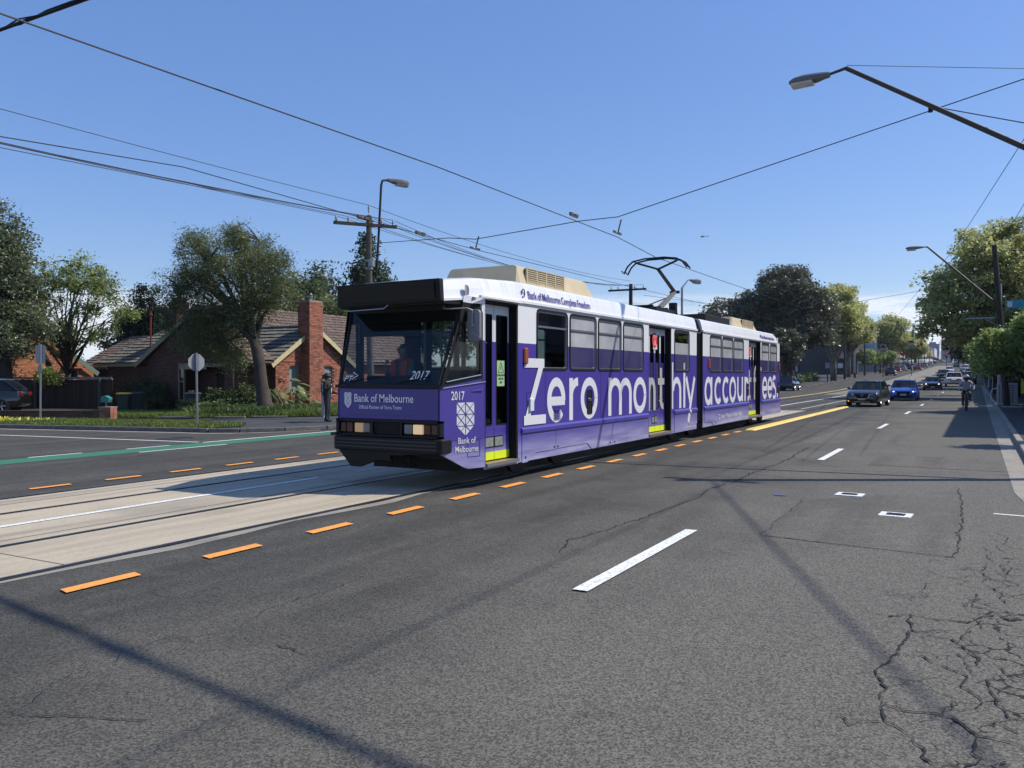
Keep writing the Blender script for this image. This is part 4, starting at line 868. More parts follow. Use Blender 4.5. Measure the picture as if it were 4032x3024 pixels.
# inside: floor, ceiling, bulkheads, seats, poles
q = MB(); q.box(NX+.05, SX-.25, 10.6, 34, .80, .85); q.box(NX+.05, SX-.05, 12.6, 18.9, .78, .84); TP('floor', q, M_FLOOR)
q = MB(); q.box(NX+.05, SX-.05, 11.1, 34, 3.0, 3.04); TP('ceiling', q, M_INT)
q = MB(); q.box(NX+.04, SX-.06, 34.06, 34.12, .4, 3.3); TP('rear_wall', q, M_LIV)
q = MB(); q.box(-8.9, -7.35, 12.75, 12.79, .85, 1.9); q.box(-8.95, -8.9, 12.6, 12.79, .85, 3.0); q.box(-8.2, -8.14, 12.72, 12.78, .85, 3.0); q.box(-7.40, -7.33, 12.6, 12.79, .85, 3.0); TP('cab_bulkhead', q, M_INT)
q = MB(); q.box(-8.0, -7.45, 12.80, 12.85, 2.35, 2.6); TP('notice_panel', q, mat('pale_notice', (.45, .5, .5), .6))
q = MB(); q.box(-7.62, -7.40, 12.5, 12.6, 1.95, 2.35); TP('green_bag', q, mat('lime_bag', (.35, .5, .03), .7))
q = MB(); q.box(-8.95, -7.3, 10.65, 11.1, 1.2, 1.66); q.box(-8.75, -7.75, 10.7, 11.05, 1.66, 1.80); TP('dashboard', q, M_BLACK, bevel=.02)
q = MB(); q.box(-9.1, -7.9, 11.0, 11.04, 2.45, 2.72); TP('sun_blind', q, M_BLACK)
M_SEAT = mat('seat_fabric', (.04, .09, .07), .9)
for y in [13.3, 14.2, 15.1, 16.0, 16.9, 17.8, 21.3, 22.0, 24.6, 25.5, 26.4, 27.3, 31.6, 32.6]:
    for x in (-9.1, -7.7):
        q = MB(); q.prism([(y, 1.25), (y+.42, 1.25), (y+.50, 1.95), (y+.44, 1.97), (y+.36, 1.33), (y, 1.33)], 'x', x, x+.45); TP('seat', q, M_SEAT)
for x, y in ((-8.75, 12.9), (-7.9, 12.9), (-7.9, 14.9), (-7.9, 16.6), (-7.5, 12.5), (-7.9, 20.9), (-8.6, 20.9), (-7.9, 26), (-7.9, 31)):
    q = MB(); q.tube([(x, y, .85), (x, y, 3.0)], .018, 6); TP('grab_pole', q, M_POLE)
q = MB(); q.tube([(-7.1, 11.42, .9), (-7.15, 11.9, 1.5)], .016, 6); TP('grab_pole', q, M_POLE)
# running gear
M_UF = mat('underframe', (.035, .033, .032), .8, noise=.5, nscale=6)
q = MB()
for a, b in ((12.7, 13.1), (15.7, 18.9), (20.9, 21.7), (24.9, 30.8)): q.box(NX+.15, SX-.22, a, b, .35, .8)
q.box(NX+.1, SX-.24, 11.2, 34.0, .66, .78); TP('underframe', q, M_UF)
for yc in (14.25, 23.2, 32.3):
    bo = empty_part('bogie', tram, (0, yc-10.45, 0))
    q = MB(); 
    for x in (NX+.30, SX-.38): q.box(x-TC, x+.08-TC, -1.15, 1.15, .36, .52); q.box(x-TC-.02, x+.10-TC, -.25, .25, .26, .60)
    q.box(-.9, .9, -.2, .2, .35, .6); q.build('bogie_frame', M_UF, bo)
    for dy in (-.85, .85):
        for x in (-.72, .72):
            q = MB(); q.lathe([(0, -.06), (.10, -.06), (.28, -.03), (.33, -.06), (.335, .04), (.36, .05), (.36, .06), (0, .06)], (x, dy, .345), 'x', 24); q.build('wheel', mat('wheel_steel', (.09, .08, .075), .5, metal=.6), bo)
q = MB(); q.tube([(-7.2, 33.6, .45), (-7.2, 34.3, .42)], .04, 6); q.box(-7.3, -7.1, 31.6, 31.9, .2, .5); q.tube([(-7.15, 31.7, .25), (-7.15, 32.0, .5)], .03, 5); TP('lifeguard', q, M_BLACK)

# ---------------------------------------------------------------- brick, tile and window builders
def brickwall(axis, c, nrm, u0, u1, z0, top, holes=(), L_=.24, H_=.086, pr=.018):
    """running bond on the plane axis=c facing nrm; top(u) gives the wall's upper edge"""
    out = []; row = 0; z = z0
    ztop = max(top(u0), top(u1), top((u0+u1)/2), *(top(u0+(u1-u0)*k/20) for k in range(21)))
    while z+H_ < ztop+.02:
        u = u0-(L_/2 if row % 2 else 0)
        while u < u1:
            a = max(u, u0); b = min(u+L_, u1); u += L_
            if b-a < .06: continue
            m_ = (a+b)/2
            if z+H_ > top(m_): continue
            if any(h[0] < m_ < h[1] and h[2] < z+H_/2 < h[3] for h in holes): continue
            t_ = pr*random.uniform(.6, 1.25); cc = (c+nrm*t_/2, m_, z+H_/2) if axis == 'x' else (m_, c+nrm*t_/2, z+H_/2)
            dd = (t_, b-a-.012, H_-.014) if axis == 'x' else (b-a-.012, t_, H_-.014)
            out.append((cc, dd, None))
        z += H_; row += 1
    return out
def wallslab(parent, axis, c, nrm, u0, u1, z0, top, holes, m=None, th=.2, name='wall'):
    us = sorted(set([u0, u1]+[h[0] for h in holes]+[h[1] for h in holes]+list(np.linspace(u0, u1, 9)))); us = [u for u in us if u0 <= u <= u1]; q = MB()
    for a, b in zip(us[:-1], us[1:]):
        m_ = (a+b)/2; spans = [(z0, None)]
        for h in sorted([h for h in holes if h[0] < m_ < h[1]], key=lambda h: h[2]):
            lo = spans.pop()[0]; spans += [(lo, h[2]), (h[3], None)]
        for lo, hi in spans:
            za, zb = (hi, hi) if hi is not None else (top(a), top(b))
            if min(za, zb) <= lo: continue
            for cc, flip in ((c, 0), (c-nrm*th, 1)):
                P = [(a, lo), (b, lo), (b, zb), (a, za)]
                q.add([((cc, u, z) if axis == 'x' else (u, cc, z)) for u, z in P], [(0, 1, 2, 3)])
    return q.build(name, m or M_MORTAR, parent, world=True)
def sash(parent, axis, c, nrm, u0, u1, z0, z1, frame=None, glass=None, bar=True, blind=None):
    """timber sash window set back in the wall"""
    def bx(q, a, b, lo, hi, n0, n1):
        x = sorted((c+nrm*n0, c+nrm*n1)); q.box(x[0], x[1], a, b, lo, hi) if axis == 'x' else q.box(a, b, x[0], x[1], lo, hi)
    q = MB(); t = .05
    for a, b, lo, hi in ((u0, u0+t, z0, z1), (u1-t, u1, z0, z1), (u0+t, u1-t, z1-t, z1), (u0+t, u1-t, z0, z0+t)): bx(q, a, b, lo, hi, -.14, -.04)
    if bar: bx(q, u0+t, u1-t, (z0+z1)/2-.02, (z0+z1)/2+.02, -.13, -.05)
    wv = q.build('window', frame or M_CREAMD, parent, world=True)
    q = MB(); bx(q, u0+t, u1-t, z0+t, z1-t, -.12, -.11); q.build('pane', glass or M_WIN, wv, world=True)
    if blind: q = MB(); bx(q, u0+t, u1-t, z0+t, z1-t, -.2, -.19); q.build('blind', blind, wv, world=True)
    q = MB(); bx(q, u0-.03, u1+.03, z0-.07, z0-.005, -.14, .05); q.build('sill', M_BRICKD, wv, world=True)
    return wv
def tileplane(E0, E1, R1, R0, parent, m, base=None, limit=0, tw=.30, th=.33, name='roof_tile', clip=None):
    E0, E1, R0, R1 = map(Vector, (E0, E1, R0, R1)); out = []
    up = ((R0+R1)/2-(E0+E1)/2); ns = max(2, int(up.length/th)); n = (E1-E0).cross(R0-E0).normalized()
    if n.z < 0: n = -n
    ex = (E1-E0).normalized(); ey = n.cross(ex); ey = ey if ey.z > 0 else -ey
    for k in range(ns):
        f = (k+.5)/ns; a = E0.lerp(R0, f); b = E1.lerp(R1, f); ln = (b-a).length; nn = int(ln/tw)
        for i in range(nn):
            p = a.lerp(b, (i+.5+(.5 if k % 2 else 0)*.0)/nn)
            rot = Matrix((ex, ey, n)).transposed() @ Matrix.Rotation(R(-7.5+random.uniform(-1, 1)), 3, 'X')
            out.append((tuple(p+n*(.045+random.uniform(-.004, .004))), (ln/nn-.018, up.length/ns*1.10, .026), rot))
            out.append((tuple(p+n*(.058)+ex*(ln/nn*.5)), (.055, up.length/ns*1.08, .03), rot)) if limit == 0 else None
    q = MB(); vs = [E0, E1, R1, R0]; q.add([*vs, *[v-Vector((0, 0, .1)) for v in vs]], [(0, 1, 2, 3), (7, 6, 5, 4), (0, 4, 5, 1), (1, 5, 6, 2), (2, 6, 7, 3), (3, 7, 4, 0)]); q.build('roof', base or m, parent, world=True)
    if limit == 0:
        g_ = MB()
        for c, d, M in out:
            T = Matrix.Translation(c) @ M.to_4x4(); g_.box(-d[0]/2, d[0]/2, -d[1]/2, d[1]/2, -d[2]/2, d[2]/2, T)
        g_.build(name, m, parent, world=True, kind='stuff')
    else: pieces(out, name, m, parent, limit)
def ridge(parent, A, B, m, n=.42):
    A, B = Vector(A), Vector(B); k = max(1, int((B-A).length/n)); d = (B-A)/k; q = MB(); q.r = .5
    for i in range(k):
        p = A+d*i; u = d.normalized(); s_ = u.cross(Vector((0, 0, 1))).normalized()
        def sec(o, r_): return [tuple(o+s_*(r_*math.cos(R(t_)))+Vector((0, 0, 1))*(r_*.8*math.sin(R(t_)))) for t_ in (-20, 20, 60, 90, 120, 160, 200)]
        q.r = random.random(); q.loft([sec(p, .13), sec(p+d*1.04, .15)], close=False, caps=False)
    q.build('ridge_tiles', m, parent, world=True)
def board(parent, A, B, m, wd=.22, th=.04, name='bargeboard', nrm=(1, 0, 0)):
    A, B, n = Vector(A), Vector(B), Vector(nrm).normalized(); d = (B-A).normalized(); u = n.cross(d); u = u if u.z > 0 else -u
    vs = [A-u*wd, B-u*wd, B, A]; q = MB(); q.add([*vs, *[v-n*th for v in vs]], [(0, 1, 2, 3), (7, 6, 5, 4), (0, 4, 5, 1), (1, 5, 6, 2), (2, 6, 7, 3), (3, 7, 4, 0)]); return q.build(name, m, parent, world=True)

# ---------------------------------------------------------------- the brick corner house
house = thing('brick_house', 'red brick corner house with tall chimney, tiled roofs and cream bargeboards', 'house', (-33, 30, .13))
GB = .13
topL = lambda y: 4.20-.64*abs(y-32.41) if False else min(4.20, 4.20-.63*abs(y-32.41))
hl = [(30.66, 31.38, .92, 2.30), (33.2, 33.95, .92, 2.30)]
wallslab(house, 'x', -30.0, 1, 29.75, 35.05, GB, topL, hl)
bl = brickwall('x', -30.0, 1, 29.75, 35.05, GB, topL, hl)
M_BLIND = mat('grey_blind', (.30, .31, .30), .25)
for h in hl: sash(house, 'x', -30.0, 1, *h, glass=M_BLIND)
topG = lambda x: (5.0-.64*(-33.3-x)) if x < -33.3 else 5.0-.72*(x+33.3)
hg = [(-34.6, -31.4, .40, 2.42)]
wallslab(house, 'y', 27.9, -1, -37.1, -29.95, GB, topG, hg)
bg_ = brickwall('y', 27.9, -1, -37.1, -29.95, GB, topG, hg)
# porch recess with its inner brick wall, door, window and beam
wallslab(house, 'y', 29.0, -1, -35.5, -30.05, GB, lambda x: 2.6, [(-33.3, -32.4, GB, 2.05)], name='porch_wall')
bp_ = brickwall('y', 29.0, -1, -34.8, -30.9, GB, lambda x: 2.6, [(-33.35, -32.35, GB, 2.1)])
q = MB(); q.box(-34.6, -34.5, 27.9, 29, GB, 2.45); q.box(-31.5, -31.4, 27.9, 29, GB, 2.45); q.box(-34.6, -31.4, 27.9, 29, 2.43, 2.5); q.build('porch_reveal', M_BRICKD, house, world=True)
q = MB(); q.box(-33.3, -32.4, 29.05, 29.1, GB, 2.05); q.build('door', mat('dark_door', (.02, .015, .012), .6), house, world=True)
q = MB(); q.box(-34.55, -31.35, 27.82, 27.88, 2.22, 2.40); q.build('porch_beam', M_CREAMD, house, world=True)
q = MB(); q.box(-34.5, -32.6, 27.76, 27.815, 2.10, 2.24); q.build('porch_beam', M_CREAMD, house, world=True)
sash(house, 'y', 27.78, -1, -34.68, -34.25, .55, 2.42, frame=M_CREAMD)
q = MB(); q.tube([(-30.75, 27.82, .2), (-30.75, 27.82, 2.5)], .05, 8); q.build('downpipe', M_CREAMD, house, world=True)
q = MB(); q.box(-31.15, -30.95, 27.6, 27.85, .2, .75); q.build('meter_box', mat('meter_box', (.3, .3, .28), .7), house, world=True)
# side wall between the two gables, left wing
wallslab(house, 'y', 29.75, -1, -30.9, -29.98, GB, lambda x: 2.5, [])
bs_ = brickwall('y', 29.75, -1, -30.9, -29.98, GB, lambda x: 2.5)
hw = [(-38.45, -37.75, .55, 2.15)]
wallslab(house, 'y', 29.0, -1, -41.9, -37.0, GB, lambda x: 2.5, hw); bw_ = brickwall('y', 29.0, -1, -41.9, -37.0, GB, lambda x: 2.5, hw); sash(house, 'y', 29.0, -1, *hw[0])
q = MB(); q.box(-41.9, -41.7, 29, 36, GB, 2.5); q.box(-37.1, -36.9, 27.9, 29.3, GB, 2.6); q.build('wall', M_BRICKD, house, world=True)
bl2 = brickwall('x', -36.9, -1, 27.9, 29.0, GB, lambda x: 2.6)
# chimneys
q = MB(); q.box(-30.18, -29.42, 31.5, 32.5, GB, 5.55); ch = q.build('chimney', M_MORTAR, house, world=True)
bc = brickwall('x', -29.42, 1, 31.5, 32.5, GB, lambda y: 5.56); bcs = brickwall('y', 31.5, -1, -30.18, -29.42, GB, lambda y: 5.56)
q = MB(); q.box(-30.16, -29.44, 31.52, 32.48, 5.55, 5.62); q.build('chimney_cap', M_CONC2, house, world=True)
q = MB(); q.lathe([(.09, 5.6), (.09, 5.78), (.13, 5.80), (.13, 5.86), (0, 5.88)], (-29.8, 32.0, 0), 'z', 12); q.build('flue_cowl', M_GREY, house, world=True)
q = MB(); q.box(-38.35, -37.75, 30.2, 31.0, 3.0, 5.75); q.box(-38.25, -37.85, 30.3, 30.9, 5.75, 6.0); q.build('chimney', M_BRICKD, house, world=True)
bcb = brickwall('y', 30.2, -1, -38.35, -37.75, 3.0, lambda x: 5.76)+brickwall('x', -37.75, 1, 30.2, 31.0, 3.0, lambda x: 5.76)
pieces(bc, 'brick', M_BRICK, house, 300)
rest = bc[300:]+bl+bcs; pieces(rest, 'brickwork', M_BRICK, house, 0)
pieces(bg_+bp_+bs_+bw_+bl2+bcb, 'brickwork', M_BRICKD, house, 0)  # shaded gable and side walls get the brick with shade in its colour
q = MB(); q.box(-30.0, -29.95, 29.85, 31.5, 2.50, 2.54); q.build('flashing', M_BRICK, house, world=True)
# roofs: lit wing, main roof along the street, left wing
tileplane((-29.75, 29.35, 2.38), (-34.4, 29.35, 2.38), (-34.4, 32.41, 4.32), (-29.75, 32.41, 4.32), house, M_TILE, limit=180, base=M_TILE)
tileplane((-34.4, 35.47, 2.38), (-29.75, 35.47, 2.38), (-29.75, 32.41, 4.32), (-34.4, 32.41, 4.32), house, M_TILE, base=M_TILE)
tileplane((-29.55, 27.65, 2.45), (-29.55, 46, 2.45), (-33.3, 46, 5.12), (-33.3, 27.65, 5.12), house, M_TILER, base=M_TILER) if False else None
tileplane((-31.6, 29.5, 2.55), (-31.6, 46, 2.55), (-36.0, 46, 5.5), (-36.0, 31.0, 5.5), house, M_TILER, base=M_TILER)
tileplane((-40.4, 46, 2.55), (-40.4, 29.5, 2.55), (-36.0, 31.0, 5.5), (-36.0, 46, 5.5), house, M_TILER, base=M_TILER)
q = MB(); q.add([(-40.4, 29.5, 2.55), (-31.6, 29.5, 2.55), (-36, 31.0, 5.5)], [(0, 1, 2)]); q.build('roof', M_TILER, house, world=True)
tileplane((-29.6, 27.65, 2.50), (-29.6, 29.28, 2.50), (-33.3, 29.28, 5.12), (-33.3, 27.65, 5.12), house, M_TILER, base=M_TILER)
tileplane((-37.65, 31.5, 2.35), (-37.65, 27.65, 2.35), (-33.3, 27.65, 5.12), (-33.3, 31.5, 5.12), house, M_TILER, base=M_TILER)
q = MB(); q.box(-32.15, -32.0, 35.1, 46, GB, 2.6); q.build('wall', M_BRICK, house, world=True)
tileplane((-42.6, 28.6, 2.45), (-36.6, 28.6, 2.45), (-36.6, 32.2, 4.7), (-40.2, 32.2, 4.7), house, M_TILE, base=M_TILER)
q = MB(); q.add([(-42.6, 28.6, 2.45), (-40.2, 32.2, 4.7), (-42.6, 36, 2.45)], [(0, 1, 2)]); q.build('roof', M_TILER, house, world=True)
q = MB(); q.box(-42.55, -37.6, 28.55, 28.7, 2.28, 2.44); q.build('fascia', M_CREAMD, house, world=True)
ridge(house, (-33.3, 27.6, 5.16), (-33.3, 31.2, 5.16), M_TILER); ridge(house, (-36, 31.0, 5.54), (-36, 46, 5.54), M_TILER); ridge(house, (-29.7, 32.41, 4.36), (-34.3, 32.41, 4.36), M_TILE)
board(house, (-29.72, 29.22, 2.36), (-29.72, 31.55, 3.86), M_CREAM); board(house, (-29.72, 35.58, 2.36), (-29.72, 32.45, 4.33), M_CREAM)
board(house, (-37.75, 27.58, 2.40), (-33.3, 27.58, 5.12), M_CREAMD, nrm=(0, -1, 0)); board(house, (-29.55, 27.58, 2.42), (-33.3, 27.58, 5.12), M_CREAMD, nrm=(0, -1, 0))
q = MB(); q.tube([(-37.95, 28.75, 2.5), (-37.95, 28.75, 4.95)], .045, 8); q.lathe([(.05, 4.9), (.11, 4.97), (.11, 5.03), (.05, 5.06), (.07, 5.12), (0, 5.16)], (-37.95, 28.75, 0), 'z', 10); q.build('vent_pipe', mat('red_vent_pipe', (.25, .03, .03), .5), house, world=True)
q = MB(); q.tube([(-38.05, 30.6, 6.0), (-38.05, 30.6, 6.95)], .018, 5); q.tube([(-39.6, 30.3, 6.78), (-37.6, 30.7, 6.68)], .014, 5)
for k in range(9): q.tube([(-39.5+k*.22, 30.05, 6.77-.01*k), (-39.5+k*.22, 30.65, 6.77-.01*k)], .007, 4)
q.build('tv_antenna', M_SILVER, house, world=True)
q = MB()
for k in range(9): 
    a = 28.0+random.uniform(1.9, 2.45); q.tube([(-29.975, a, 1.2+random.uniform(.2, .45)), (-29.975, a+random.uniform(-.15, .2), 1.2+random.uniform(.2, .5)), (-29.975, a+random.uniform(-.1, .2), 1.2+random.uniform(.2, .5))], .012, 4)
q.build('graffiti', M_BLACK, house, world=True)

# ---------------------------------------------------------------- left house behind the fence
lh = thing('brick_house', 'orange brick house behind the paling fence with green bargeboard and brown tiled roof', 'house', (-47, 28, .13))
topO = lambda y: 4.75-.68*abs(y-27.0)
ho = [(29.05, 30.0, 1.0, 2.15)]
wallslab(lh, 'x', -46.0, 1, 22.5, 30.9, GB, topO, ho); bo_ = brickwall('x', -46.0, 1, 22.5, 30.9, 1.2, topO, ho); pieces(bo_, 'brickwork', M_BRICKO, lh, 0)
sash(lh, 'x', -46.0, 1, *ho[0], frame=M_WHITEP)
q = MB(); q.box(-46, -45.75, 28.9, 30.2, 2.22, 2.30); q.build('window_hood', mat('salmon_hood', (.5, .12, .1), .6), lh, world=True)
M_GRN = mat('green_bargeboard', (.16, .22, .16), .6)
board(lh, (-45.7, 31.1, 1.98), (-45.7, 27.0, 4.85), M_GRN, wd=.26); board(lh, (-45.7, 22.2, 1.62), (-45.7, 27.0, 4.85), M_GRN, wd=.26)
tileplane((-46, 31.2, 1.98), (-60, 31.2, 1.98), (-60, 27, 4.85), (-46, 27, 4.85), lh, M_TILER); tileplane((-60, 22.3, 1.7), (-46, 22.3, 1.7), (-46, 27, 4.85), (-60, 27, 4.85), lh, M_TILER)
tileplane((-49.5, 31.9, 2.25), (-43.3, 31.9, 2.25), (-44.3, 36, 4.4), (-49.5, 36, 4.4), lh, M_TILER)
q = MB(); q.box(-49, -43.6, 32.6, 40, GB, 2.25); q.build('wall', M_WALLG, lh, world=True)
q = MB(); q.tube([(-46.0, 31.85, 2.2), (-43.25, 31.85, 2.2), (-43.3, 31.9, 1.8)], .06, 6); q.build('gutter', M_WHITEP, lh, world=True)
q = MB(); q.box(-45.0, -44.4, 36, 36.6, 3.8, 5.0); q.build('chimney', M_BRICKO, lh, world=True)
q = MB()
for z in np.arange(1.25, 2.0, .16): q.box(-43.75, -43.1, 31.7, 31.74, z, z+.03)
for x in np.arange(-43.7, -43.0, .15): q.box(x, x+.03, 31.68, 31.72, 1.2, 2.0)
q.build('trellis', M_WHITEP, lh, world=True)
# fence of palings with a grey cap
fn = thing('paling_fence', 'tall dark brown paling fence with weathered grey capping between the two houses', 'fence', (-40, 25.3, .13))
A0, A1 = Vector((-45.6, 24.2, 0)), Vector((-37.2, 26.0, 0)); d_ = A1-A0; n_ = int(d_.length/.115); rt = Matrix.Rotation(math.atan2(d_.y, d_.x), 3, 'Z'); pl = []
for i in range(n_): p = A0+d_*((i+.5)/n_); pl.append(((p.x, p.y, .85+random.uniform(-.015, .015)), (.108, .02, 1.46), rt))
pieces(pl, 'paling', M_FENCE, fn, 300)
q = MB(); T_ = Matrix.Translation((A0+A1)/2+Vector((0, 0, 0))) @ rt.to_4x4(); q.box(-d_.length/2, d_.length/2, -.05, .04, 1.60, 1.64, T_); q.build('capping', M_FENCET, fn, world=True)
pc = []
for i in range(n_): p = A0+d_*((i+.5)/n_); pc.append(((p.x, p.y-.03, 1.66+random.uniform(-.01, .015)), (.10, .03, .11), rt))
pieces(pc, 'paling_top', M_FENCET, fn, 300)
for f in (.05, .45, .92):
    p = A0+d_*f; q = MB(); q.box(p.x-.06, p.x+.06, p.y-.14, p.y-.03, .13, 1.7); q.build('post', M_TIMBER, fn, world=True)
# low front wall in the shade-darkened brick, with pier
fw = thing('front_wall', 'low dark brick garden wall ending in a short brick pier', 'wall', (-33, 18.6, .13))
B0, B1 = Vector((-46, 12.9, 0)), Vector((-29.3, 20.05, 0)); d_ = B1-B0; an = math.atan2(d_.y, d_.x); rt = Matrix.Rotation(an, 3, 'Z'); bb = []
nx = Vector((d_.y, -d_.x, 0)).normalized()
for k in range(3):
    n_ = int(d_.length/.24)
    for i in range(n_):
        p = B0+d_*((i+.5*(k % 2)+.25)/n_); bb.append(((p.x+nx.x*.0, p.y+nx.y*.0, .17+.086*k), (.228, .23, .074), rt))
bb.reverse(); pieces(bb, 'brick', M_BRICKD, fw, 300, 'brickwork')
q = MB(); T_ = Matrix.Translation((B0+B1)/2) @ rt.to_4x4(); q.box(-d_.length/2, d_.length/2, -.10, .10, .13, .395, T_); q.build('wall_core', M_MORTAR, fw, world=True)
q = MB(); q.box(-d_.length/2, d_.length/2, -.14, .14, .398, .44, T_); q.build('coping', M_BRICKD, fw, world=True)
q = MB(); T2 = Matrix.Translation(B1) @ rt.to_4x4(); q.box(-.02, .44, -.20, .20, .13, .56, T2); q.build('pier_core', M_MORTAR, fw, world=True)
pb_ = []
for k in range(5):
    for u in (-.115, .115):
        for (ox, oy, dx, dy) in ((.445, u, .02, .2), (.21+u, -.205, .2, .02)):
            v = T2 @ Vector((ox, oy, .17+.086*k)); pb_.append((tuple(v), (dx, dy, .072), rt))
pieces(pb_, 'pier_brick', M_BRICK, fw, 300)
q = MB(); q.box(-.05, .47, -.23, .23, .56, .60, T2); q.build('pier_cap', M_CONC2, fw, world=True)
lb = thing('letterbox', 'small green metal letterbox on a thin post above the brick pier', 'letterbox', (B1.x+.15, B1.y+.05, .60), an)
q = MB(); q.tube([(0, 0, 0), (0, 0, .18)], .02, 6); q.build('post', M_GREY, lb)
q = MB(); q.prism([(-.17, 0), (.17, 0), (.19, .17), (.02, .26), (-.15, .22)], 'y', -.12, .12); q.v = [(x, y, z+.17) for x, y, z in q.v]; q.build('box', mat('green_letterbox', (.03, .24, .20), .5), lb, bevel=.015)
q = MB(); q.box(.20, .205, -.07, .07, .24, .26); q.build('slot', M_BLACK, lb)

# ---------------------------------------------------------------- wheelie bins
M_BING = mat('green_bin_plastic', (.025, .045, .032), .6, noise=.3, nscale=4)
def bin_(loc, rot, lid, label, extra=None):
    t = thing('wheelie_bin', label, 'bin', loc, rot, 'wheelie bins by the corner house')
    q = MB(); q.loft([[(x*w_, y*w_, z) for x, y in ((-.5, -.5), (.5, -.5), (.5, .5), (-.5, .5))] for w_, z in ((.46, .08), (.56, .80), (.60, .93), (.62, .95))]); q.build('body', M_BING, t, bevel=.02)
    q = MB(); q.loft([[(x*w_, y*w_+o, z) for x, y in ((-.5, -.5), (.5, -.5), (.5, .5), (-.5, .5))] for w_, z, o in ((.66, .955, 0), (.66, .985, 0), (.5, 1.04, .02))]); q.build('lid', lid, t, bevel=.015)
    q = MB(); q.tube([(-.26, .36, .95), (.26, .36, .95)], .02, 6); q.build('handle', M_BING, t)
    for x in (-.24, .24): q = MB(); q.lathe([(0, -.03), (.1, -.03), (.1, .03), (0, .03)], (x, .27, .1), 'x', 14); q.build('wheel', M_DARK, t)
    t.scale = (.86, .86, .86)
    q = MB(); q.box(-.08, .06, -.294, -.288, .55, .68, Matrix.Rotation(R(-5), 4, 'X')); q.build('council_sticker', M_WHITEP, t)
    return t
bin_((-32.96, 23.6, .15), R(35), mat('yellow_lid', (1., .56, .03), .5), 'green wheelie bin with yellow lid ajar, left of the other lawn bin')
bin_((-33.2, 24.55, .15), R(28), M_BING, 'all-green wheelie bin beside the yellow-lidded one on the lawn')
b3 = bin_((-30.8, 25.5, .15), R(20), mat('pale_green_lid', (.16, .2, .18), .6), 'green wheelie bin with a brick on its lid by the house porch')
q = MB(); q.box(-.12, .12, -.06, .06, 0, .08); bk = q.build('brick', M_BRICKO, None); bk.location = (-30.85, 25.45, 1.05); tag(bk, 'loose brick lying on the lid of the porch bin', 'brick')

# ---------------------------------------------------------------- signs on poles at the corner
sg = thing('stop_sign', 'octagonal sign seen from its grey back on a pole at the street corner', 'road sign', (-22.5, 18.8, .13), R(76))
q = MB(); q.tube([(0, 0, 0), (-.02, 0, 2.42)], .038, 8); q.build('pole', M_GREY, sg)
q = MB(); o8 = [(.30*math.cos(R(22.5+45*k)), 2.10+.30*math.sin(R(22.5+45*k))) for k in range(8)]; q.prism(o8, 'y', .045, .05); q.build('sign_plate', mat('sign_back', (.42, .42, .42), .5, metal=.3), sg)
q = MB(); q.box(-.05, .05, -.05, .044, 1.85, 2.36); q.build('bracket', M_GREY, sg)
sg = thing('street_sign', 'rectangular sign seen from its grey back on a tall pole by the flowering verge', 'road sign', (-29.93, 18.0, .13), R(33))
q = MB(); q.tube([(0, 0, 0), (.03, 0, 2.8)], .036, 8); q.build('pole', M_GREY, sg)
q = MB(); q.prism(rrect(-.18, .17, 2.10, 2.78, .03), 'y', .04, .046); q.build('sign_plate', mat('sign_back', (.42, .42, .42), .5, metal=.3), sg)
q = MB(); q.box(-.04, .07, -.04, -.034, 1.75, 2.05); q.build('small_plate', M_GREY, sg)

# ---------------------------------------------------------------- poles, lamps and wires
def lamp_head(parent, base, d, tilt=0, s=1., nm='lamp_head'):
    """cobra-head lantern reaching from base along d (unit, horizontal)"""
    d = Vector(d).normalized(); u = Vector((0, 0, 1)); v = u.cross(d); B = Vector(base)
    def P(a, b, c): return tuple(B+(d*a+v*b+u*c)*s)
    q = MB(); secs = []
    for a, w_, t_, bt in ((0, .07, .05, -.05), (.15, .10, .07, -.06), (.30, .15, .08, -.08), (.55, .19, .09, -.07), (.80, .17, .07, -.06), (.92, .08, .02, -.05)):
        secs.append([P(a, -w_, bt), P(a, -w_, t_*.3), P(a, -w_*.5, t_), P(a, w_*.5, t_), P(a, w_, t_*.3), P(a, w_, bt)])
    q.loft(secs); h = q.build(nm, mat('lantern_grey', (.16, .16, .165), .5), parent, world=True, smooth=False)
    q = MB(); q.loft([[P(a, b*w_, c) for a, b in ((.36, -1), (.86, -1), (.86, 1), (.36, 1))] for w_, c in ((.15, -.06), (.14, -.12), (.08, -.17))]); q.build('lens', mat('lantern_lens', (.55, .56, .55), .15, coat=.6), parent, world=True, bevel=.02)
    return h
def insul(q, p, h=.2): q.lathe([(.02, 0), (.05, .02), (.03, .06), (.06, .08), (.03, .12), (.05, .14), (.02, h*.9), (0, h)], p, 'z', 8)
M_INS = mat('grey_insulator', (.35, .36, .38), .3)
# left timber power pole with crossarm and street lamp
pp = thing('power_pole', 'timber power pole with crossarm, insulators and lamp outreach behind the tram front', 'power pole', (-20.6, 25.55, .11))
q = MB(); q.tube([(-20.6, 25.55, .1), (-20.6, 25.4, 3), (-20.6, 25.36, 8.0)], [.14, .125, .105], 10); q.build('pole', M_TIMBER, pp, world=True)
q = MB(); T_ = Matrix.Translation((-20.6, 25.22, 7.62)) @ Matrix.Rotation(R(65), 4, 'Z') @ Matrix.Rotation(R(-2), 4, 'Y'); q.box(-1.35, 1.3, -.05, .05, -.06, .06, T_); q.build('crossarm', M_TIMBERD, pp, world=True)
pts_i = []
for u in (-1.25, -.75, .25, .65, 1.15):
    v = T_ @ Vector((u, 0, .06)); q = MB(); insul(q, tuple(v), .24); q.build('insulator', M_INS, pp, world=True); pts_i.append(v+Vector((0, 0, .2)))
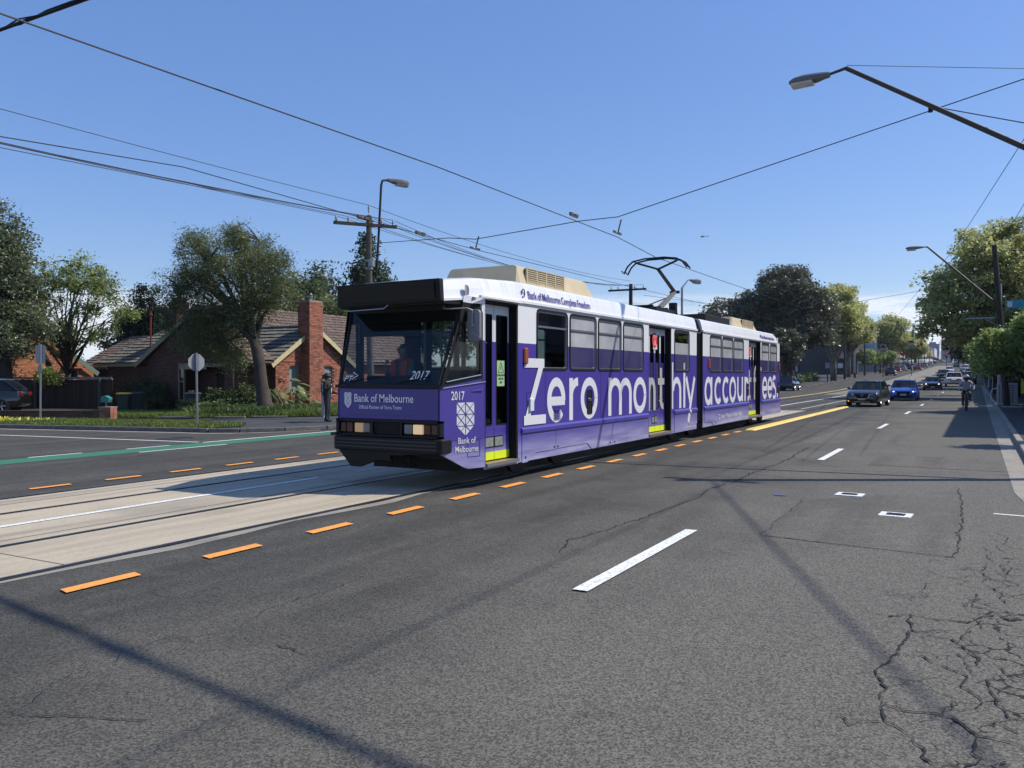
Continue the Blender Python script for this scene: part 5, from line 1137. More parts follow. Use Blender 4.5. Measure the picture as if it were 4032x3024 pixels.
q = MB(); q.tube([(-20.6, 25.36, 8.0), (-20.6, 25.36, 8.2)], .015, 5); insul(q, (-20.6, 25.36, 8.15), .28); q.build('insulator', M_INS, pp, world=True)
q = MB(); q.tube([(-20.45, 25.6, 5.6), (-20.45, 25.75, 7.0), (-20.5, 26.0, 9.3), (-20.48, 26.05, 9.48), (-20.4, 26.3, 9.55)], .045, 8); q.build('lamp_outreach', M_BLACK, pp, world=True)
lamp_head(pp, (-20.4, 26.3, 9.55), (.35, .94, 0), s=1.05)
for z in (5.9, 6.2): q = MB(); q.lathe([(.15, z), (.155, z+.02), (.155, z+.06), (.15, z+.08)], (-20.6, 25.37, 0), 'z', 10); q.build('band', M_GREY, pp, world=True)
q = MB(); q.box(-20.5, -20.3, 25.2, 25.35, 6.0, 6.25); q.build('terminal_box', M_GREY, pp, world=True)
# near right pole (outside the frame) with the lamp arm that reaches in
def roadside_pole(bx, by, tx, ty, top, arm_z, bend, tip, label, grp):
    t = thing('power_pole', label, 'power pole', (bx, by, .12), 0, grp)
    b, e = Vector((bx, by, .1)), Vector((tx, ty, top)); q = MB(); q.tube([b, b.lerp(e, .5), e], [.17, .155, .13], 10); q.build('pole', M_TIMBERD, t, world=True)
    q = MB(); a0 = b.lerp(e, arm_z/top); q.tube([a0, bend, Vector(bend).lerp(Vector(tip), .15), tip], [.065, .05, .035, .032], 8); q.build('lamp_arm', mat('arm_brown', (.05, .047, .04), .6), t, world=True)
    d = (Vector(tip)-Vector(bend)); lamp_head(t, tip, (d.x, d.y, 0), s=1.0 if by < 40 else .95)
    return t
pr_ = roadside_pole(3.6, 18.4, 3.4, 19.9, 11.2, 4.4, (-2.64, 20.3, 8.82), (-3.0, 20.35, 8.76), 'dark timber pole whose lamp arm crosses the top right of the picture', 'roadside lamp poles')
q = MB(); q.tube([(-.91, 20.3, 7.55), (-.91, 20.3, 7.72)], .05, 6); q.build('arm_clamp', M_BLACK, pr_, world=True)
q = MB(); q.box(2.6, 4.2, 19.75, 19.87, 10.5, 10.62); q.build('crossarm', M_TIMBERD, pr_, world=True)
p2 = roadside_pole(1.45, 53, .81, 53.0, 9.0, 5.6, (-2.5, 53, 9.15), (-2.75, 53, 9.15), 'dark leaning timber pole with lamp arm in front of the big plane tree', 'roadside lamp poles')
q = MB(); q.box(-.55, .85, 52.9, 52.97, 4.95, 5.02); q.tube([(.3, 52.9, 4.98), (1.2, 52.9, 4.4)], .02, 5); q.build('bracket', M_GREY, p2, world=True)
pn = [('concrete tram pole standing by the kerb behind the leaning timber pole', .95+.3, 60, 7.5, .13), ('slim steel pole at the kerb among the right-hand trees', 1.35, 66, 7, .09), ('thin pole farther along the right kerb near the parked cars', 1.3, 84, 7, .10), ('distant kerb pole on the right beyond the parked cars', 1.2, 104, 7.5, .12)]
for lb_, x, y, h_, r_ in pn:
    q = MB(); q.tube([(0, 0, .1), (0, 0, h_)], [r_, r_*.7], 8); q.tube([(0, 0, .1), (0, 0, 1.1)], r_*1.12, 8); o = q.build('tram_pole', M_GREY); o.location = (x, y, rz(y)); tag(o, lb_, 'pole')
# left side: farther poles
p3 = thing('power_pole', 'distant timber pole with crossarm seen above the tram roof left of the pantograph', 'power pole', (-20.5, 53, .11))
q = MB(); q.tube([(-20.5, 53, 0), (-20.5, 53, 8.0)], [.17, .13], 8); q.build('pole', M_TIMBERD, p3, world=True)
q = MB(); q.box(-21.9, -19.2, 52.4, 52.5, 7.5, 7.62, ); q.build('crossarm', M_TIMBERD, p3, world=True)
for x in (-21.7, -21.2, -20.0, -19.4): q = MB(); insul(q, (x, 52.45, 7.62)); q.build('insulator', M_INS, p3, world=True)
l3 = thing('street_lamp', 'grey street lamp on a tall mast beyond the pantograph', 'street lamp', (-20.6, 64.5, .1))
q = MB(); q.tube([(-20.6, 64.5, 0), (-20.6, 64.5, 8.8), (-20.3, 65.2, 9.5), (-20.2, 65.5, 9.55)], [.12, .09, .05, .045], 8); q.build('mast', M_GREY, l3, world=True); lamp_head(l3, (-20.2, 65.5, 9.52), (.25, .97, 0), s=1.5)
pl_ = thing('tram_pole', 'weathered pole with white notice at the kerb before the fig trees', 'pole', (-19.6, 107, rz(107)))
q = MB(); q.tube([(0, 0, .1), (0, 0, 8.5)], [.16, .12], 8); q.build('pole', M_TIMBER, pl_)
q = MB(); q.box(-.02, .25, -.2, -.17, 2.0, 2.7); q.build('notice', M_WHITEP, pl_)
def wire(name, label, pts, r=.012, sag=0, cat='wire', grp=None, m=None):
    P = [Vector(p) for p in pts]; Q = []
    for i in range(len(P)-1):
        n = 10 if sag else 2
        for k in range(n): t_ = k/n; v = P[i].lerp(P[i+1], t_); v.z -= sag*4*t_*(1-t_); Q.append(v)
    Q.append(P[-1]); q = MB(); q.tube(Q, r, 5); return tag(q.build(name, m or M_BLACK), label, cat, grp)
wire('contact_wire', 'tram contact wire running over the near track to the horizon', [(-8.3, -12, 5.5), (-8.3, 4.6, 5.32), (-8.25, 12, 5.45), (-8.22, 20.3, 5.42), (-8.2, 23.2, 5.25), (-8.3, 31, 5.33), (-8.35, 44, 5.45), (-8.2, 60, 5.5), (-8.2, 90, 5.7), (-8.2, 140, 6.5), (-8.4, 220, 8.2)], .010)
wire('contact_wire', 'tram contact wire over the far track, passing behind the tram roof', [(-12.2, -12, 5.5), (-12.2, 6.8, 5.22), (-12.3, 10, 5.5), (-12.6, 16, 5.48), (-12.6, 20.3, 5.42), (-12.3, 31, 5.4), (-11.75, 60, 5.5), (-11.75, 90, 5.7), (-12, 140, 6.5)], .009)
wire('span_wire', 'span wire sloping from the right-hand pole over both tram tracks', [(3.5, 20.1, 9.2), (.83, 20.3, 7.97), (-8.22, 20.3, 5.95), (-9.34, 20.3, 5.94), (-12.6, 20.3, 5.72), (-13.6, 20.4, 5.85), (-20.5, 25.3, 6.9)], .012)
for x, y, z in ((-8.22, 20.3, 5.5), (-12.6, 20.3, 5.42)):
    q = MB(); T_ = Matrix.Translation((x, y, z)); q.box(-.012, .012, -.28, .25, 0, .03, T_); q.box(-.018, .018, -.28, -.14, .03, .06, T_); q.box(-.018, .018, .1, .24, .03, .06, T_); q.tube([(x, y, z), (x+.08, y+.05, z+.38)], .02, 6); tag(q.build('wire_insulator', mat('brown_insulator', (.12, .09, .06), .5)), 'section insulator hanging on the contact wire over the '+('near' if x > -10 else 'far')+' track', 'insulator')
for x, y, z in ((-8.22, 17.6, 5.50), (-12.6, 17.6, 5.44), (-12.6, 15.3, 5.46)):
    q = MB(); T_ = Matrix.Translation((x, y, z)); q.box(-.02, .02, -.2, .2, 0, .03, T_); q.box(-.03, .03, -.2, -.05, .03, .08, T_); q.box(-.03, .03, .05, .2, .03, .08, T_); tag(q.build('wire_clamp', _m['brown_insulator']), {-8.22: 'clamp on the near contact wire just left of the span wire', -12.6: ('right' if y > 16 else 'left')+' clamp of two on the far contact wire'}[x], 'wire clamp')
wire('cable', 'thick twisted cable crossing the upper left corner of the sky', [(-26, 11.6, 9.9), (-19.8, 11.0, 9.8), (-16.5, 11.0, 9.8), (0.02, 9.1, 9.8), (4.6, 8.4, 9.85), (14, 7, 9.9)], .042)
q = MB(); 
for s in (0, 1): q.tube([(-26+i*1.0, float(np.interp(-26+i, [-26, -19.8, -16.5, 0, 4.6, 14], [11.6, 11, 11, 9.1, 8.4, 7]))+.05*math.cos(i*2.1+s*3.1), 9.83+.06*math.sin(i*2.1+s*3.1)) for i in range(34)], .018, 5)
tag(q.build('cable', M_BLACK), 'twisted aerial cable wound along the thick one at upper left', 'cable')
wire('cable', 'cable leading from the right-hand pole diagonally over the footpath', [(3.45, 19.8, 10.6), (6.0, 12.3, 10.0), (11.3, 0, 9.9), (16, -11, 10)], .022)
wire('cable', 'cable running along the right kerb high over the road', [(3.45, 19.8, 10.2), (3.35, 8, 9.7), (3.3, -12, 9.8)], .013); wire('cable', 'upper wire along the right kerb beyond the near pole', [(3.45, 19.9, 10.8), (1.0, 53, 9.0)], .014, .3)
for i, (a, z) in enumerate(zip(pts_i, (0, 0, 0, 0, 0))):
    wire('power_line', ['outermost', 'second', 'third', 'fourth', 'innermost'][i]+' power line of the left-hand timber pole', [(a.x, a.y-50, a.z-.15+.25*(i%2)), tuple(a), (-21.6+i*.55, 52.45, 7.85)], .010, .35+.12*i, grp='power lines on the left-hand poles')
wire('power_line', 'single top wire of the left-hand timber pole', [(-20.4, -26, 8.9), (-20.6, 25.36, 8.4), (-20.5, 53, 8.2)], .010, .4)
wire('span_wire', 'thin horizontal wire leaving the near lamp arm to the right', [(-2.62, 20.3, 8.88), (.97, 24, 9.35), (4.5, 27.6, 9.8)], .007)
wire('span_wire', 'wire falling from the near lamp arm clamp to the right', [(-.91, 20.3, 7.68), (.85, 20.3, 7.05), (4, 20.2, 5.9)], .011)
wire('span_wire', 'long thin stay dropping towards the plane trees in the distance', [(6.4, 24, 12.5), (1.15, 24.3, 7.95), (-1.0, 40, 7.0), (-13.5, 150, 9.0)], .010)
for i, (a, b) in enumerate((((2.0, 22, 7.4), (1.6, 53, 9.5)), ((2.9, 24, 7.4), (3.4, 55, 10.5)))): wire('span_wire', ['left', 'right'][i]+' one of two steep thin wires above the right plane tree', [a, b], .008)
for y, zz in ((53, 7.2), (90, 7.2), (125, 7.6), (160, 8.4), (200, 9.2)):
    wire('span_wire', {53: 'nearest', 90: 'second', 125: 'third', 160: 'fourth', 200: 'farthest'}[y]+' span wire crossing the road behind the tram', [(1.1 if y < 60 else .9, y, zz+rz(y)*.5), (-8.2, y, zz-1.3+rz(y)*.5), (-11.9, y, zz-1.3+rz(y)*.5), (-19.6, y, zz+rz(y)*.5)], .011)
# far helicopter
hc = thing('helicopter', 'tiny dark helicopter in the sky above the pantograph', 'helicopter', (-289, 984, 169), R(20))
q = MB(); q.loft([[(x, w_*math.cos(R(a)), 0+h_*math.sin(R(a))) for a in range(0, 360, 45)] for x, w_, h_ in ((-2.4, .1, .1), (-1.6, .8, .8), (0, 1, 1.1), (1.4, .7, .8), (2.2, .3, .35), (7, .12, .15))]); q.build('fuselage', M_DKGREY, hc)
q = MB(); q.box(-5, 5, -.12, .12, 1.35, 1.4); q.box(-.12, .12, -5, 5, 1.35, 1.4); q.tube([(0, 0, 1), (0, 0, 1.4)], .1, 6); q.build('rotor', M_BLACK, hc)
q = MB(); q.box(6.4, 7.2, -.05, .05, 0, 1.3); q.build('tail_fin', M_DKGREY, hc)

# ---------------------------------------------------------------- trees
def leafmesh(P, size, nrmbias, rr, aspect=.5, fold=.0):
    """P: n x 3 centres -> quads of random orientation; returns verts, faces, rnd"""
    n = len(P); a = rr.normal(size=(n, 3)); a[:, 2] *= .7; a /= np.linalg.norm(a, axis=1)[:, None]
    b = rr.normal(size=(n, 3)); b[:, 2] += nrmbias; b -= a*(a*b).sum(1)[:, None]; b /= np.linalg.norm(b, axis=1)[:, None]; c = np.cross(a, b)
    s = (size*rr.uniform(.6, 1.35, n))[:, None]
    V = np.empty((n, 4, 3)); V[:, 0] = P-a*s*.5; V[:, 1] = P+c*s*aspect*.5+b*s*.08; V[:, 2] = P+a*s*.5; V[:, 3] = P-c*s*aspect*.5+b*s*.08
    return V
def leafobj(name, V, rnd, m, parent, off, kind=None):
    n = len(V); me = bpy.data.meshes.new(name); V = V.reshape(-1, 3)-np.array(off)
    me.vertices.add(4*n); me.vertices.foreach_set('co', V.ravel().astype(np.float32)); me.loops.add(4*n); me.loops.foreach_set('vertex_index', np.arange(4*n, dtype=np.int32))
    me.polygons.add(n); me.polygons.foreach_set('loop_start', np.arange(0, 4*n, 4, dtype=np.int32)); me.update(calc_edges=True)
    a = me.attributes.new('rnd', 'FLOAT', 'FACE'); a.data.foreach_set('value', rnd.astype(np.float32)); me.materials.append(m)
    o = bpy.data.objects.new(name, me); COL.objects.link(o); o.parent = parent
    if kind: o['kind'] = kind
    return o
def tree(name, label, loc, trunk, blobs, ncl, nleaf, size, lm, bark, nlimb=14, sig=.35, seed=1, cat='tree', grp=None, aspect=.5, droop=0, shell=.5, twig=.025):
    rr = np.random.default_rng(seed); t = thing(name, label, cat, loc, 0, grp)
    B = np.array([b[:6] for b in blobs], float); w_ = (B[:, 3]*B[:, 4]*B[:, 5])**(.75); w_ /= w_.sum()
    k = rr.choice(len(B), ncl, p=w_); d = rr.normal(size=(ncl, 3)); d /= np.linalg.norm(d, axis=1)[:, None]
    rad = shell+(1-shell)*rr.uniform(0, 1, ncl)**.6; rad = np.where(rr.uniform(size=ncl) < .18, rr.uniform(.1, .6, ncl), rad); CC = B[k, :3]+d*B[k, 3:6]*rad[:, None]
    cw = rr.uniform(.35, 1.4, ncl); cw /= cw.sum(); ci = rr.choice(ncl, nleaf, p=cw); sg = sig*rr.uniform(.6, 1.3, ncl)
    P = CC[ci]+np.clip(rr.normal(size=(nleaf, 3)), -1.55, 1.55)*sg[ci][:, None]*np.array([1, 1, .75])
    if droop: P[:, 2] -= droop*rr.exponential(1, nleaf)
    crnd = rr.uniform(0, 1, ncl); rnd = np.clip(crnd[ci]*.65+rr.uniform(0, .45, nleaf), 0, 1)
    V = leafmesh(P, size, 1.0, rr, aspect); leafobj('crown', V, rnd, lm, t, loc)
    q = MB(); T_ = [Vector(p[:3]) for p in trunk]; q.tube(T_, [p[3] for p in trunk], 10); q.build('trunk', bark, t, world=True, smooth=True)
    top = T_[-1]; r0 = trunk[-1][3]; q = MB(); order = rr.choice(ncl, min(nlimb*5, ncl), replace=False); mains = []
    for j in order[:nlimb]:
        e = Vector(CC[j]); s_ = T_[-1] if rr.uniform() < .6 or len(T_) < 3 else T_[-2]; m1 = s_.lerp(e, .35)+Vector((rr.normal()*.1, rr.normal()*.1, .12))*(e-s_).length; m2 = s_.lerp(e, .7)+Vector((0, 0, .08))*(e-s_).length
        q.tube([s_, m1, m2, e], [r0*.75, r0*.42, r0*.2, .012], 6); mains.append((m1, m2, e))
    for j in order[nlimb:]:
        e = Vector(CC[j]); c_ = min((p for m_ in mains for p in m_), key=lambda p: (p-e).length); q.tube([c_, c_.lerp(e, .5)+Vector((0, 0, .06*(e-c_).length)), e], [twig*1.6, twig, .006], 4)
    q.build('branches', bark, t, world=True); return t
LM_BOT = leafmat('bottlebrush_leaf', (.050, .072, .026), (.21, .24, .09), .3)
LM_MAG = leafmat('magnolia_leaf', (.035, .052, .018), (.22, .25, .13), .2, .28)
LM_LIME = leafmat('robinia_leaf', (.13, .18, .04), (.30, .36, .10), .42)
LM_FIG = leafmat('fig_leaf', (.042, .056, .030), (.18, .18, .11), .18, .4)
LM_PLANE = leafmat('plane_leaf', (.20, .235, .065), (.60, .60, .22), .48)
LM_YNG = leafmat('young_tree_leaf', (.12, .19, .04), (.36, .46, .13), .48)
LM_CON = leafmat('conifer_leaf', (.022, .045, .016), (.09, .12, .04), .15, .6)
LM_CYP = leafmat('cypress_leaf', (.010, .024, .010), (.032, .050, .018), .1, .7)
LM_HEDGE = leafmat('shrub_leaf', (.045, .085, .020), (.15, .20, .06), .3)
# bottlebrush in front of the corner house
tree('bottlebrush_tree', 'large dark bottlebrush tree with leaning grey trunk in front of the corner house', (-27.0, 26.2, .15),
     [(-26.75, 26.1, .1, .48), (-26.95, 26.1, .5, .33), (-27.15, 26.1, 1.4, .27), (-27.3, 26.1, 2.5, .25), (-27.5, 26.1, 3.2, .24), (-28.2, 26.1, 4.2, .17)],
     [(-29.9, 26.0, 6.9, 1.7, 2.0, 1.7), (-28.3, 26.2, 6.9, 1.5, 1.8, 1.55), (-31.6, 26.0, 5.6, 1.45, 1.5, 1.4), (-31.0, 25.6, 4.0, 1.5, 1.4, 1.3), (-27.1, 26.3, 6.0, 1.25, 1.5, 1.35), (-29.4, 26.0, 4.3, 1.5, 1.4, 1.2), (-29.6, 26.0, 3.1, 1.0, 1.0, .7), (-28.7, 26.0, 2.7, .5, .6, .6), (-32.3, 26, 6.3, .7, .9, .6), (-26.3, 26.2, 6.9, .55, .8, .6), (-30.9, 26, 7.9, .6, .8, .6), (-28.6, 26, 8.2, .6, .8, .45), (-27.6, 26, 4.7, .8, 1, .7)],
     430, 66000, .13, LM_BOT, M_BARK, 34, .28, 3, aspect=.28, droop=.12, shell=.5)
# big dark tree at the left edge
tree('magnolia_tree', 'large glossy dark tree cut by the left edge of the picture', (-41.0, 23.0, .15), [(-41, 23.0, .1, .4), (-41.2, 23, 2.5, .32), (-41.3, 23, 4.2, .26)],
     [(-41.6, 22.8, 5.0, 2.9, 2.0, 2.7), (-42.6, 22.8, 8.2, 2.6, 2.0, 2.3), (-39.6, 22.8, 3.9, 1.5, 1.4, 1.2), (-44.5, 22.6, 6.0, 2.5, 2.0, 2.8), (-40.6, 22.8, 7.0, 1.5, 1.5, 1.5)],
     420, 52000, .17, LM_MAG, M_BARKD, 16, .34, 5, aspect=.55, shell=.6)
# fine-leaved spreading tree over the paling fence
tree('robinia_tree', 'light green feathery tree with pale trunk spreading above the paling fence', (-42.6, 27.2, .15), [(-42.7, 27.2, .1, .19), (-42.7, 27.2, 1.8, .15), (-42.5, 27.2, 2.7, .09)],
     [(-42.4, 27.2, 7.3, 1.9, 1.5, 1.0), (-40.6, 27.2, 6.7, 1.5, 1.2, .7), (-39.0, 27, 5.9, 1.1, .9, .45), (-37.8, 27, 4.9, .9, .7, .35), (-44.8, 27.2, 6.0, 1.5, 1.2, 1.1), (-40.4, 27, 5.2, 1.2, .8, .45), (-43.8, 27.2, 4.2, 1.4, 1.0, .8), (-41.2, 27, 3.9, 1.0, .8, .5), (-38.8, 27, 3.9, .9, .7, .3), (-43.2, 27.2, 3.0, .9, .8, .5)],
     230, 13000, .13, LM_LIME, M_BARK, 46, .24, 8, aspect=.6, shell=.55, twig=.035)
tr2 = thing('tree_trunk', 'second pale leaning trunk beside the feathery tree behind the fence', 'tree', (-43.6, 27.0, .15)); q = MB(); q.tube([(0, 0, 0), (-.15, 0, 1.5), (-.6, 0, 2.4), (-1.3, 0, 3.3)], [.19, .17, .14, .07], 8); q.build('trunk', M_BARK, tr2, smooth=True)
q = MB(); q.tube([(-38.9, 26.6, .1), (-39.2, 26.6, 1.6), (-39.7, 26.7, 2.6), (-40.2, 26.8, 4.2)], [.19, .17, .14, .06], 8)
# conifers behind the house
def conifer(label, x, y, h_, r_, n, lm, seed, name='conifer', grp='dark conifers behind the corner house', size=.34, base=.12):
    bl = []; 
    for k in range(9): f = k/8; rr_ = r_*(1-f)**.75+.18; bl.append((x+random.uniform(-.25, .25)*r_*(1-f), y, base*h_+f*(h_*(1-base)), rr_, rr_, h_*.11))
    return tree(name, label, (x, y, .1), [(x, y, .1, .35), (x, y, h_*.5, .22), (x, y, h_*.93, .06)], bl, 190, n, size, lm, M_BARKD, 6, max(r_*.14, .30), seed, grp=grp, aspect=.5, shell=.72)
conifer('tallest dark conifer, right behind the left-hand timber pole', -45, 55, 13.3, 4.4, 30000, LM_CON, 21)
conifer('middle broad conifer behind the house roof, left of the tallest one', -51.5, 56, 11.4, 4.6, 26000, LM_CON, 22)
tree('evergreen_tree', 'rounded dark evergreen behind the roof ridge of the corner house', (-46, 46, .1), [(-46, 46, .1, .3), (-46, 46, 4, .2)], [(-46, 46, 6.3, 2.6, 2.5, 2.3), (-43.5, 46, 6.8, 2.5, 2.3, 2.5), (-41.2, 46, 5.6, 2.1, 2, 2.2), (-48.6, 46, 5.4, 2.1, 2, 2.0), (-43.5, 46, 4.6, 4.3, 2, 1.4)], 240, 24000, .24, LM_BOT, M_BARKD, 8, .4, 23)
tree('evergreen_tree', 'olive evergreen peeping over the roof just left of the tram visor', (-34, 48, .1), [(-34, 48, .1, .3), (-34, 48, 4, .2)], [(-35, 48, 5.2, 2.4, 2.3, 2.2), (-32, 49, 5.0, 2.4, 2.3, 1.9)], 150, 12000, .24, LM_BOT, M_BARKD, 8, .4, 24)
for i, (x, h_) in enumerate(((-51.3, 6.6), (-49.9, 7.9), (-48.7, 7.4), (-47.3, 6.8))):
    conifer(['first', 'second and tallest', 'third', 'fourth'][i]+' spire from the left of the cypress clump behind the left wing', x, 37, h_, .95, 11000, LM_CYP, 30+i, 'cypress', 'cypress spires', .20)
tree('shrub_tree', 'rounded dark tree behind the orange house roof', (-56, 41, .1), [(-56, 41, .1, .2), (-56, 41, 3, .1)], [(-56, 41, 4.2, 2.7, 2.3, 2.0), (-56, 41, 5.6, 1.6, 1.6, 1.0)], 120, 11000, .22, LM_CON, M_BARKD, 4, .35, 40)
tree('shrub_tree', 'yellow-green shrub between the orange house and the cypress clump', (-49, 40, .1), [(-49, 40, .1, .15), (-49, 40, 2, .1)], [(-50, 40, 3.2, 1.7, 1.4, 1.2), (-47.8, 40, 2.9, 1.2, 1.2, .9)], 90, 6000, .2, LM_LIME, M_BARKD, 4, .3, 41)
# low growth in the yard
def shrub(label, x, y, r_, h_, n, lm, seed, size=.10, name='shrub', z=.15, grp='shrubs along the house front'):
    return tree(name, label, (x, y, z), [(x, y, z, .03), (x, y, z+h_*.4, .02)], [(x, y, z+h_*.45, r_, r_*.8, h_*.5)], 40, n, size, lm, M_BARKD, 5, r_*.22, seed, cat='shrub', grp=grp, aspect=.6)
for i, (x, y, r_, h_, lb_) in enumerate(((-36.4, 26.9, .9, 1.7, 'dark shrub against the left end of the gable wall'), (-35.3, 27.0, .8, 1.4, 'second dark shrub against the gable wall, left of the porch'), (-31.0, 26.9, .7, 1.1, 'shrub below the downpipe'), (-30.0, 27.4, .9, 1.3, 'shrub behind the leaning trunk'), (-29.6, 24.5, .6, .6, 'low leafy plant beside the porch bin'), (-28.3, 24.6, .7, .5, 'low leafy plant between bin and tree trunk'))):
    shrub(lb_, x, y, r_, h_, 2600, LM_CON if i < 4 else LM_HEDGE, 50+i, .11)
for i, (x, y, r_, h_, lb_) in enumerate(((-38.2, 24.5, .55, .9, 'leafy bush at the fence above the street sign'),)): tree('shrub', 'light green bush spilling over the paling fence beside the street sign', (-40.4, 24.7, .15), [(-40.4, 24.7, .15, .03), (-40.4, 24.7, 1.2, .02)], [(-40.4, 24.6, 1.75, .8, .4, .45)], 30, 1800, .12, LM_LIME, M_BARKD, 3, .2, 61, cat='shrub', aspect=.6)
# split-leaf plant: every big leaf is a part
ph = thing('split_leaf_plant', 'large split-leaf plant with pale green fingered leaves under the gable window', 'plant', (-28.9, 29.4, .15))
def lobed():
    q = MB(); pts = []; n = 11
    for s in (1, -1):
        rows = range(n) if s > 0 else range(n-1, -1, -1)
        for k in rows:
            f = k/(n-1); w_ = .42*math.sin(math.pi*min(1, f*.82+.14))
            pts += ([(f, .05*s, 0), (f+.05, w_*s, -.12*w_), (f+.09, .05*s, 0)] if s > 0 else [(f+.09, .05*s, 0), (f+.05, w_*s, -.12*w_), (f, .05*s, 0)])
    for i in range(n):
        f = i/(n-1); w_ = .42*math.sin(math.pi*min(1, f*.82+.14)); dz = -.35*f*f
        for s in (1, -1): q.add([(f, 0, dz), (f+.085, 0, -.35*(f+.085)**2), (f+.20, w_*s, dz-.10*w_-.02), (f+.13, w_*s*1.05, dz-.14*w_-.02)], [(0, 1, 2, 3) if s < 0 else (3, 2, 1, 0)])
    return q
M_PHI = leafmat('split_leaf', (.16, .24, .07), (.38, .42, .22), .35, .3)
lf0 = lobed().build('leaf', M_PHI, ph); proto = lf0
for i in range(46):
    o = lf0 if i == 0 else lf0.copy()
    if i: COL.objects.link(o); o.parent = ph
    a = random.uniform(0, 2*math.pi); rr_ = random.uniform(.1, 1.0); hh = random.uniform(.35, 1.45)*(1.15-.45*rr_); o.location = (math.cos(a)*rr_*.7, math.sin(a)*rr_*1.7, hh); s_ = random.uniform(.38, .62)
    o.rotation_euler = (random.uniform(-.3, .3), random.uniform(-.2, .5), a+random.uniform(-.5, .5)); o.scale = (s_,)*3
q = MB()
for i in range(18): a = random.uniform(0, 6.28); q.tube([(0, 0, 0), (math.cos(a)*.4, math.sin(a)*.8, .6), (math.cos(a)*.6, math.sin(a)*1.3, 1.0)], .02, 4)
q.build('stems', M_HEDGE if False else mat('green_stem', (.08, .14, .04), .6), ph)
for i, (x, y) in enumerate(((-29.6, 29.0), (-29.4, 28.3))):
    q = MB()
# ground cover: blades and flowers, nobody could count them
def blades(name, poly, n, h_, m, seed, z=.14, wd=.02, lab=None):
    rr = np.random.default_rng(seed); P = np.array(poly); lo, hi = P.min(0), P.max(0); pts = []
    while len(pts) < n:
        c = rr.uniform(lo, hi, (n*2, 2)); ins = np.zeros(len(c), bool); j = len(P)-1
        for i in range(len(P)):
            xi, yi, xj, yj = *P[i], *P[j]; cond = ((yi > c[:, 1]) != (yj > c[:, 1])) & (c[:, 0] < (xj-xi)*(c[:, 1]-yi)/(yj-yi+1e-9)+xi); ins ^= cond; j = i
        pts += list(c[ins])
    p = np.array(pts[:n]); a = rr.uniform(0, np.pi, n); hh = h_*rr.uniform(.4, 1.4, n); V = np.empty((n, 4, 3)); dx, dy = np.cos(a)*wd, np.sin(a)*wd; l_ = rr.normal(size=(n, 2))*hh[:, None]*.45
    for k, (s, t_) in enumerate(((-1, 0), (1, 0), (.3, 1), (-.3, 1))): V[:, k, 0] = p[:, 0]+dx*s+l_[:, 0]*t_; V[:, k, 1] = p[:, 1]+dy*s+l_[:, 1]*t_; V[:, k, 2] = z+hh*t_
    return leafobj(name, V, rr.uniform(0, 1, n), m, None, (0, 0, 0), 'stuff')
LM_GR = leafmat('grass_blade', (.07, .11, .02), (.20, .26, .05), .35, .6); LM_FL = leafmat('yellow_flower', (.75, .65, .05), (.9, .8, .15), .2, .6); LM_GC = leafmat('groundcover_leaf', (.04, .08, .018), (.14, .19, .05), .3, .5)
o = blades('grass', verge, 38000, .07, LM_GR, 1); o['label'] = 'short green grass on the verge'; 
blades('grass', [(-28.6, 21.0), (-25.4, 23.3), (-24.3, 25.2), (-26, 26.5), (-28.3, 28.9), (-28.6, 26), (-31, 24), (-34.5, 23.5), (-33.6, 20.3)], 26000, .13, LM_GR, 2, .145)
blades('grass', [(-24.9, 24.0), (-23.3, 26.2), (-22.9, 38), (-29.0, 38), (-29.2, 29.0), (-28, 27)], 26000, .22, LM_GR, 3, .145, wd=.03)
q_ = blades('ground_cover', [(-27.0, 22.6), (-24.9, 24.2), (-25.4, 28.5), (-29.8, 28.8), (-30.4, 26.3), (-29.8, 24)], 9000, .28, LM_GC, 4, .145, wd=.05)
blades('flowers', [(-34.6, 15.6), (-30.0, 16.6), (-29.0, 18.2), (-34.5, 17.3)], 420, .08, LM_FL, 5, .19, wd=.03)
q = MB()
for x, y, a, l_ in ((-25.2, 22.6, .45, 1.2), (-27.2, 21.7, .5, 1.1), (-24.2, 23.7, .7, 1.3)):
    T_ = Matrix.Translation((x, y, .17)) @ Matrix.Rotation(a, 4, 'Z'); k = MB(); k.box(-l_/2, l_/2, -.06, .06, 0, .04, T_); tag(k.build('timber_edging', M_CREAMD), {-25.2: 'pale timber board lying at the garden edge below the tree', -27.2: 'weathered board at the path edge behind the stop sign', -24.2: 'pale board at the garden edge nearest the standing men'}[x], 'board', 'boards along the garden edge')
# ---------------------------------------------------------------- farther street trees
tree('fig_tree', 'huge dark spreading fig beyond the rear of the tram', (-22.5, 112, 1), [(-21.0, 111, .4, .6), (-21.3, 111, 3, .5), (-21.8, 111, 5, .4)],
     [(-24.5, 112, 9.2, 4.8, 4.5, 4.0), (-22.0, 112, 12.8, 4.0, 4, 3.0), (-19.0, 112, 9.8, 3.4, 4, 3.8), (-28.3, 112, 9.6, 4.6, 3.5, 2.4), (-31.5, 112, 8.3, 3.0, 3, 1.5), (-22.5, 110, 6.2, 4.2, 3.5, 2.4), (-17.9, 110, 7.0, 2.4, 3, 2.0)], 620, 62000, .42, LM_FIG, M_BARKD, 26, .62, 71, shell=.6)
tree('street_tree', 'dark street tree with black trunk directly right of the tram tail', (-20.2, 104, 1), [(-20.2, 104, .3, .42), (-20.3, 104, 3.6, .33)], [(-20.3, 104, 5.4, 2.6, 2.6, 1.9), (-22.5, 104, 4.9, 2, 2, 1.6)], 120, 13000, .34, LM_FIG, M_BARKD, 10, .4, 72)
